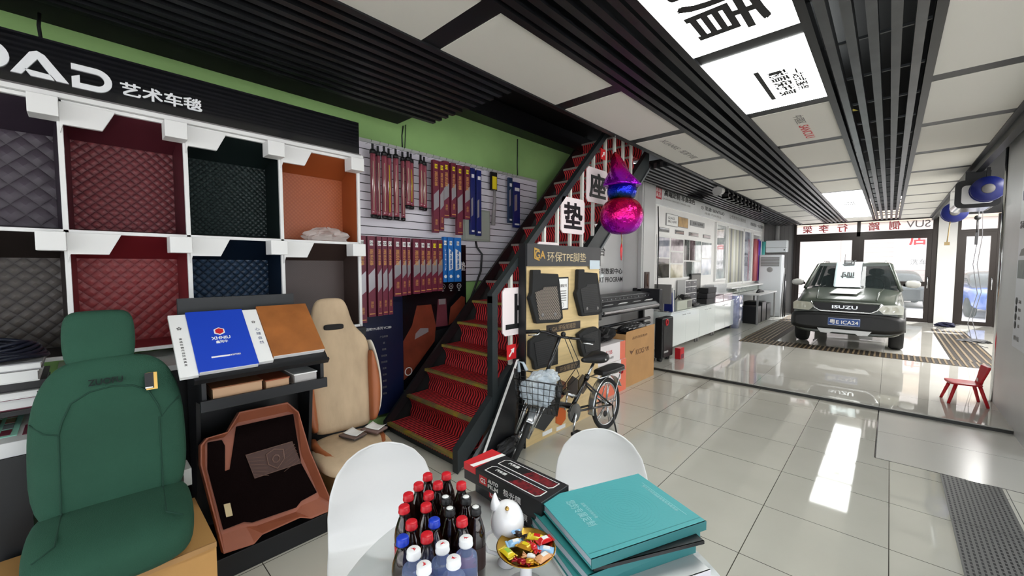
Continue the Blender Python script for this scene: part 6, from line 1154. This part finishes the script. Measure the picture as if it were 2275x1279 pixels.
MB().sheet(lambda u, v: (xc+(2*u-1)*(0.70+0.05*v), 9.47+1.16*v, 0.90+0.205*v**0.55+0.03*(1-(2*u-1)**2)-0.03*abs(2*u-1)**6), 24, 16, 0.02).build('bonnet', m_body, t)
for s_ in (-1, 1): MB().tube([(xc+s_*0.42, 9.52, 0.955), (xc+s_*0.45, 10.0, 1.078), (xc+s_*0.5, 10.55, 1.125)], 0.012, 6).build('bonnet_crease', m_body, t)
# cabin: pillars, roof and panes from eight corners
def cab(sx, k):
    return {'wb': V((xc+sx*0.74, 10.62, 1.10)), 'wt': V((xc+sx*0.575, 11.15, 1.585)), 'rt': V((xc+sx*0.575, 12.5, 1.60)), 'rb': V((xc+sx*0.74, 12.85, 1.10))}[k]
b = MB()
for s_ in (-1, 1):
    b.tube([cab(s_, 'wb'), cab(s_, 'wt'), cab(s_, 'rt'), cab(s_, 'rb')], 0.035, 8); b.tube([(xc+s_*0.735, 11.75, 1.1), (xc+s_*0.58, 11.75, 1.6)], 0.035, 8)
b.loft([((xc, y, z), X_, hx, Z_, 0.03, 3) for y, z, hx in ((11.12, 1.585, 0.57), (11.2, 1.605, 0.59), (11.7, 1.62, 0.595), (12.4, 1.615, 0.59), (12.52, 1.595, 0.57))], 24); b.build('cabin_frame', m_body, t)
def pane(nm, P): c = sum(P, V((0, 0, 0)))/4; MB().add(P, [(0, 1, 2, 3)]).build(nm, m_tint, t)
pane('windshield', [cab(-1, 'wb'), cab(1, 'wb'), cab(1, 'wt'), cab(-1, 'wt')]); pane('rear_window', [cab(-1, 'rb'), cab(1, 'rb'), cab(1, 'rt'), cab(-1, 'rt')])
for s_ in (-1, 1): pane('side_window', [cab(s_, 'wb'), cab(s_, 'rb'), cab(s_, 'rt'), cab(s_, 'wt')])
for s_ in (-1, 1):
    MB().loft([((xc+s_*0.36, 11.9, z), X_, hx, Y_, 0.07) for z, hx in ((0.9, 0.24), (1.2, 0.24), (1.32, 0.2), (1.36, 0.12))], 20, 3).build('seat', m_plasb, t); MB().loft([((xc+s_*0.36, 11.93, z), X_, hx, Y_, 0.05) for z, hx in ((1.36, 0.08), (1.40, 0.13), (1.48, 0.12), (1.51, 0.06))], 16, 3).build('headrest', m_plasb, t)
MB().tube([(xc+0.33+0.17*math.cos(a), 11.35+0.06*math.sin(a), 1.17+0.13*math.sin(a)) for a in [2*PI*i/24 for i in range(24)]], 0.014, 6, True).build('steering_wheel', m_plasb, t); MB().box((xc-0.66, 10.9, 1.0), (xc+0.66, 11.25, 1.12)).build('dashboard', m_plasb, t, bev=0.02); MB().box((xc-0.07, 11.22, 1.50), (xc+0.07, 11.25, 1.55)).build('rear_view_mirror', m_plasb, t)
for s_ in (-1, 1): MB().tube([(xc+s_*0.1-0.35, 10.55, 1.135), (xc+s_*0.3-0.1, 10.66, 1.16)], 0.008, 6).build('wiper', m_plasb, t)
# front
MB().prism([(-0.46, 0.885), (0.38+0.08, 0.885), (0.42, 0.80), (0.34, 0.745), (-0.34, 0.745), (-0.42, 0.80)], (xc, 9.44, 0), X_, Z_, -Y_, 0, 0.02).build('grille', m_plasb, t)
MB().tube([(xc+x, 9.415, z) for x, z in ((-0.50, 0.90), (-0.44, 0.79), (-0.35, 0.735), (0.35, 0.735), (0.44, 0.79), (0.50, 0.90))], 0.018, 8).build('grille_surround', m_chrome, t); MB().tube([(xc-0.49, 9.42, 0.90), (xc, 9.405, 0.905), (xc+0.49, 9.42, 0.90)], 0.010, 8).build('bonnet_edge_trim', m_body, t)
text('ISUZU', 0.062, (xc, 9.415, 0.82), X_, Z_, m_chrome, t, width=0.36, bold=0.05, ext=0.012, name='badge')
for s_ in (-1, 1):
    P = [(0.47, 0.885), (0.73, 0.90), (0.77, 0.87), (0.765, 0.745), (0.52, 0.735), (0.46, 0.80)]
    MB().prism([(s_*a, c) for a, c in P], (xc, 9.50, 0), X_, Z_, -Y_, 0, 0.10).build('headlight', m_lens, t); MB().prism([(s_*a, c) for a, c in P], (xc, 9.50, 0), X_, Z_, -Y_, 0, 0.072).build('headlight_bowl', m_chrome, t)
    for k in range(2): MB().lathe([(0.0, 0.0), (0.045, 0.012), (0.05, 0.022)], (xc+s_*(0.55+0.12*k), 9.43, 0.815), 16, axis=(0, -1, 0), cap=False).build('reflector', m_chrome, t)
MB().loft([((xc, y, z), X_, hx, Z_, hz, 5) for y, z, hz, hx in ((9.36, 0.55, 0.10, 0.72), (9.38, 0.55, 0.15, 0.77), (9.46, 0.545, 0.18, 0.805), (9.62, 0.54, 0.18, 0.81), (9.68, 0.54, 0.15, 0.79))], 44).build('bumper', m_trimk, t)
MB().prism([(-0.40, 0.66), (0.40, 0.66), (0.36, 0.46), (-0.36, 0.46)], (xc, 9.358, 0), X_, Z_, -Y_, 0, 0.006).build('lower_grille', m_plasb, t)
MB().prism([(-0.38, 0.42), (0.38, 0.42), (0.33, 0.345), (0.2, 0.335), (0.16, 0.365), (-0.16, 0.365), (-0.2, 0.335), (-0.33, 0.345)], (xc, 9.37, 0), X_, Z_, -Y_, 0, 0.03).build('skid_plate', mat('silver skid plate', (176, 176, 174), 0.3, metal=0.6), t)
for s_ in (-1, 1): MB().lathe([(0.0, 0.004), (0.045, 0.006), (0.06, 0.0)], (xc+s_*0.62, 9.372, 0.56), 18, axis=(0, -1, 0)).build('fog_light', m_inkg, t)
p = MB().box((xc-0.225, 9.335, 0.49), (xc+0.225, 9.35, 0.625)).build('licence_plate', mat('blue licence plate', (40, 74, 140), 0.35), t); text('粤E ICA24', 0.085, (xc, 9.3345, 0.557), X_, Z_, m_paper, p, width=0.40, bold=0.012)
MB().tube([(xc+x, 9.335, z) for x, z in ((-0.22, 0.495), (0.22, 0.495), (0.22, 0.62), (-0.22, 0.62))], 0.003, 4, True).build('plate_border', m_paper, p)
for s_ in (-1, 1):
    for y in (10.2, 13.3):
        b = MB().lathe([(0.20, -0.10), (0.30, -0.10), (0.325, -0.08), (0.335, -0.03), (0.335, 0.03), (0.325, 0.08), (0.30, 0.10), (0.20, 0.10)], (xc+s_*0.70, y, 0.375), 40, axis=(1, 0, 0)); w_ = b.build('wheel', m_rubber, t); MB().lathe([(0.0, -0.06), (0.19, -0.085), (0.205, -0.095), (0.205, 0.095), (0.19, 0.085), (0.0, 0.06)], (xc+s_*0.70, y, 0.375), 24, axis=(1, 0, 0)).build('rim', m_sil, w_)
        MB().sheet(lambda u, v: (xc+s_*(0.76+0.055*v), y+0.40*math.cos(PI*u), 0.40+0.40*math.sin(PI*u)), 20, 2, 0.02).build('wheel_arch', m_trimk, t)
    MB().loft([((xc+s_*x, 10.86, z), X_, 0.01+hx, Z_, hz, 3) for x, z, hx, hz in ((0.78, 1.19, 0.0, 0.02), (0.82, 1.195, 0.0, 0.03))], 14).build('mirror_arm', m_trimk, t); MB().loft([((xc+s_*x, 10.86, 1.215), Z_, hz, Y_, 0.06, 3) for x, hz in ((0.80, 0.03), (0.83, 0.065), (0.93, 0.072), (0.99, 0.055), (1.01, 0.025))], 18).build('wing_mirror', mat('silver grey mirror cap', (176, 176, 172), 0.3), t)
b = MB(); b.box((xc-0.5, 11.3, 1.655), (xc-0.47, 12.4, 1.68)); b.box((xc+0.47, 11.3, 1.655), (xc+0.5, 12.4, 1.68))
for s_ in (-1, 1): MB().tube([(xc+s_*0.5, 11.3, 1.62), (xc+s_*0.5, 11.45, 1.665), (xc+s_*0.5, 12.3, 1.665), (xc+s_*0.5, 12.4, 1.62)], 0.014, 8).build('roof_rail', m_sil, t)
MB().tube([(xc-0.35+0.2, 11.3, 1.64), (xc-0.14, 11.35, 1.82)], 0.004, 5).build('antenna', m_plasb, t)
# banner strip over windshield and bonnet
def strip_pt(u, v):
    P = [(11.22, 1.648), (11.10, 1.612), (10.62, 1.145), (10.50, 1.142)]; f = v*3; i = min(int(f), 2); f -= i
    y, z = P[i][0]*(1-f)+P[i+1][0]*f, P[i][1]*(1-f)+P[i+1][1]*f; return (xc-0.03+(u-0.5)*0.42-0.03*math.sin(v*3), y-0.018*math.sin(PI*v), z+0.018*math.sin(PI*v))
m_strip2 = mat('pale blue white film', (206, 224, 228), 0.25)
t = thing('film_banner', 'pale blue white film banner with black characters draped down the truck windshield', 'banner', (xc, 10.6, 1.15)); MB().sheet(strip_pt, 10, 24, 0.003).build('sheet', m_strip2, t)
wu = V((0, 0.48, 0.467)).normalized(); wn = V((0, -0.467, 0.48)).normalized()
for ch, f in (('盾', 0.34), ('耐', 0.52)): p = V(strip_pt(0.5, f))+wn*0.012; text(ch, 0.17, p, -X_, -wu, m_ink, t, width=0.22, bold=0.02, ext=0.004)
t = thing('film_sheet', 'white film sheet with faint print lying on the truck bonnet', 'film sheet', (xc, 9.95, 1.1)); MB().sheet(lambda u, v: (xc+(u-0.5)*0.40-0.06+0.08*v, 9.72+0.50*v, 0.935+0.205*((0.25+0.5*v)/1.16*1.0)**0.55+0.026), 8, 8, 0.002).build('sheet', m_paper, t)

# ---------------------------------------------------------------- floor grates
m_bar = mat('tan grate bar', (128, 110, 82), 0.35, metal=0.3, var=0.2, vs=4); m_pit = mat('dark drain pit', (38, 32, 26), 0.6)
def grate(x0, x1, y0, y1, pitch, lab, m=m_bar, z=0.041):
    t = thing('floor_grate', lab, 'floor grate', ((x0+x1)/2, (y0+y1)/2, z)); MB().box((x0, y0, z), (x1, y1, z+0.002)).build('pit', m_pit, t); b = MB(); n = int((x1-x0)/pitch)
    for i in range(n): x = x0+pitch*(i+0.5); b.box((x-pitch*0.17, y0, z+0.002), (x+pitch*0.17, y1, z+0.008))
    b.build('bars', m, t); return t
grate(-2.22, -1.64, 9.62, 15.2, 0.083, 'long slatted floor grate beside the work table'); grate(0.78, 1.32, 9.62, 14.1, 0.09, 'long slatted floor grate on the reel side of the truck'); grate(-2.2, 1.32, 9.1, 9.615, 0.07, 'cross slatted floor grate in front of the truck wheels')
t = thing('drain_mat', 'grey perforated drain mat set in the near floor', 'floor mat', (0.5, 3.2, 0)); m_dm = node_mat('grey ribbed mat', lambda nt, b, new, link: link(mixc(nt, math_n(nt, 'MULTIPLY', math_n(nt, 'LESS_THAN', math_n(nt, 'FRACT', math_n(nt, 'MULTIPLY', math_n(nt, 'ADD', xyz(nt)[0], 40), 45)), 0.45), math_n(nt, 'LESS_THAN', math_n(nt, 'FRACT', math_n(nt, 'MULTIPLY', math_n(nt, 'ADD', xyz(nt)[1], 40), 28)), 0.7)), (112, 112, 110), (40, 40, 42)), b.inputs['Base Color']))
for i in range(6): MB().box((0.335, 4.365-0.75*(i+1)+0.006, 0.0005), (0.635, 4.365-0.75*i, 0.006)).build('mat_tile', m_dm, t)
# ---------------------------------------------------------------- right side
t = thing('wall_poster', 'white poster with dark round icons on the grey wall at the edge of view', 'poster', (0.89, 5.9, 0.8)); MB().box((0.888, 5.35, 0.80), (0.899, 6.12, 2.55)).build('sheet', mat('pale poster', (214, 216, 224), 0.4), t)
MB().box((0.885, 5.6, 1.45), (0.888, 6.07, 1.62)).build('printed_photo', mat('poster photo', (92, 104, 88), 0.4, rgb2=(40, 46, 50), vs=9), t); MB().prism([(5.62, 1.66), (5.75, 1.74), (5.98, 1.72), (6.05, 1.66)], (0.888, 0, 0), Y_, Z_, -X_, 0, 0.002).build('car_outline', m_inkg, t)
for i in range(4): MB().lathe([(0.0, 0.003), (0.035, 0.003), (0.036, 0)], (0.888, 6.04, 1.235-0.075*i), 20, axis=(-1, 0, 0)).build('icon', m_ink, t); text(('发动机', '变速箱', '底盘', '悬挂')[i], 0.03, (0.887, 5.9, 1.235-0.075*i), -Y_, Z_, m_inkg, t)
text('LOSS', 0.09, (0.887, 5.92, 2.22), -Y_, Z_, m_blue, t, bold=0.02); text('发动机护板', 0.07, (0.887, 5.9, 1.95), -Y_, Z_, m_ink, t, width=0.4); text('网址 电话', 0.045, (0.887, 5.95, 0.89), -Y_, Z_, m_inkg, t)
m_rb = mat('blue hose reel', (24, 34, 104), 0.35)
def reel(x, y, z, lab):
    t = thing('hose_reel', lab, 'hose reel', (x, y, z)); b = MB()
    for i in range(1): b.lathe([(0.02, -0.07), (0.15, -0.07), (0.155, -0.05), (0.12, -0.05), (0.12, 0.05), (0.155, 0.05), (0.15, 0.07), (0.02, 0.07)], (x, y, z), 28, axis=(0, 1, 0))
    b.build('drum', m_rb, t); MB().lathe([(0.0, -0.085), (0.05, -0.08), (0.06, -0.07)], (x, y, z), 16, axis=(0, 1, 0)).build('hub', m_inkg, t); MB().box((x-0.015, y-0.02, z+0.1), (x+0.015, y+0.02, 2.8)).build('bracket', m_black, t); return t
t = thing('reel_cabinet', 'rounded silver and black box holding hose reels under the ceiling rail', 'cabinet', (0.78, 8.1, 2.3))
MB().prism([(x+0.79, z+2.5) for x, z in roundrect(0.40, 0.36, 0.07)], (0, 7.95, 0), X_, Z_, Y_, 0, 0.02).build('front_frame', m_plasb, t); MB().prism([(x+0.79, z+2.5) for x, z in roundrect(0.38, 0.34, 0.06)], (0, 7.97, 0), X_, Z_, Y_, 0, 0.7).build('shell', m_chrome, t); MB().prism([(x+0.79, z+2.49) for x, z in roundrect(0.28, 0.24, 0.04)], (0, 7.945, 0), X_, Z_, Y_, 0, 0.004).build('inner_panel', m_wplas, t); MB().box((0.68, 8.0, 2.66), (0.9, 8.6, 2.79)).build('mount', m_black, t)
reel(0.86, 7.85, 2.53, 'blue hose reel in front of the rounded silver box'); reel(0.72, 9.6, 2.42, 'blue hose reel hanging behind the silver box, towards the shopfront')
single('hose', MB().tube([(0.68, 9.6, 2.28), (0.67, 9.62, 2.1), (0.66, 9.6, 1.95)], 0.008).box((0.63, 9.59, 1.90), (0.69, 9.62, 1.95)), mat('hose end', (150, 130, 90), 0.5), 'short hose end hanging below the farther blue reel', 'hose')
for i, (x, y, lab) in enumerate(((1.28, 12.6, 'grey hose hanging before the narrow glass door, reaching the floor'), (1.42, 13.4, 'second thin hose hanging before the narrow glass door'))): single('hose', MB().tube([(x, y, 2.85), (x+0.02, y, 2.2), (x-0.03, y, 1.6), (x+0.05, y-0.05, 1.0), (x-0.08, y-0.3, 0.4), (x-0.05, y-0.8, 0.06), (x+0.1, y-1.2, 0.055)], 0.006), mat('grey hose', (84, 84, 86), 0.5), lab, 'hose')
single('spray_gun', MB().box((1.25, 12.55, 2.0), (1.29, 12.6, 2.25)).cyl((1.27, 12.57, 2.25), (1.27, 12.57, 2.5), 0.012).ball((1.27, 12.57, 2.55), 0.05, 10, 8), m_plasb, 'dark spray gun hanging on the grey hose', 'spray gun')
b = crumple((1.08, 14.9, 0.07), (0.17, 0.16, 0.08), 14, 20, 12, 0.5); single('dark_cloth', b, mat('navy cloth', (28, 30, 56), 0.9), 'crumpled navy cloth on the floor by the white pillar', 'cloth')
b = crumple((1.3, 12.2, 0.06), (0.2, 0.1, 0.05), 15, 16, 10, 0.5); single('grey_rag', b, mat('grey rag', (90, 90, 92), 0.9), 'dark grey rag on the floor beside the long grate', 'cloth')
# child chair
t = thing('child_chair', 'small red plastic child chair beside the grey wall', 'chair', (0.70, 6.72, 0.04)); CA = V((0.66, 6.70, 0.04)); fdv = V((-0.985, -0.17, 0)); sdv = V((-0.17, 0.985, 0))
MB().loft([(CA+fdv*f+Z_*0.225, sdv, hw, Z_, 0.012, 4) for f, hw in ((-0.11, 0.10), (-0.09, 0.125), (0.0, 0.13), (0.11, 0.13), (0.135, 0.115), (0.142, 0.08))], 20).build('seat', m_red, t, bev=0.002)
MB().loft([(CA-fdv*(0.10+0.25*(z-0.22))+Z_*z, sdv, hw, fdv, 0.014, 4) for z, hw in ((0.22, 0.08), (0.28, 0.075), (0.36, 0.10), (0.42, 0.11), (0.435, 0.09))], 20).build('backrest', m_red, t)
MB().lathe([(0.0, 0), (0.022, 0), (0.022, 0.004)], CA-fdv*0.095+Z_*0.275, 14, axis=fdv).build('hand_hole', m_wplas, t)
for f in (-1, 1):
    for s_ in (-1, 1): MB().cyl(CA+fdv*f*0.09+sdv*s_*0.09+Z_*0.22, CA+fdv*f*0.15+sdv*s_*0.125, 0.017, 0.014, 10).build('leg', m_red, t)
single('yellow_tag', MB().prism([(0, 0), (0.05, 0.02), (0.02, -0.06)], (-0.30, 4.62, 2.90), X_, Y_, Z_, 0, 0.002), m_yel, 'small yellow paper stuck between the ceiling slats', 'paper')
# parked cars outside
def car(x, y, z, c, rz, lab):
    t = thing('parked_car', lab, 'car', (x, y, z), rz); R = rotz(rz); O = V((x, y, z)); ex, ey = R @ X_, R @ Y_
    MB().loft([(O+ey*a+Z_*h, ex, hx, Z_, hz, 5) for a, h, hz, hx in ((-2.1, 0.5, 0.18, 0.66), (-2.0, 0.52, 0.26, 0.80), (-1.2, 0.56, 0.32, 0.86), (0, 0.58, 0.34, 0.87), (1.4, 0.6, 0.35, 0.86), (2.0, 0.58, 0.26, 0.8), (2.05, 0.56, 0.2, 0.7))], 32).build('body', c, t)
    MB().loft([(O+ey*a+Z_*h, ex, hx, Z_, hz, 4) for a, h, hz, hx in ((-1.0, 0.9, 0.04, 0.7), (-0.3, 1.1, 0.26, 0.68), (0.8, 1.12, 0.28, 0.68), (1.7, 0.95, 0.06, 0.7))], 28).build('cabin', m_tint, t)
    for s_ in (-1, 1):
        for a in (-1.3, 1.3): MB().lathe([(0.0, -0.09), (0.28, -0.09), (0.3, 0), (0.28, 0.09), (0.0, 0.09)], O+ex*s_*0.78+ey*a+Z_*0.3, 24, axis=tuple(ex)).build('wheel', m_rubber, t)
        MB().ball(O+ex*s_*0.6-ey*2.02+Z_*0.58, 0.11, 10, 8, (1, 0.4, 0.6)).build('headlight', m_chrome, t)
car(2.45, 19.6, 0.03, mat('blue car paint', (60, 86, 150), 0.2, coat=0.6), 0.1, 'blue car parked outside, seen through the narrow glass door'); car(0.15, 22.5, 0.03, mat('black car paint', (40, 42, 46), 0.2, coat=0.6), 0.1, 'dark car parked outside behind the truck')
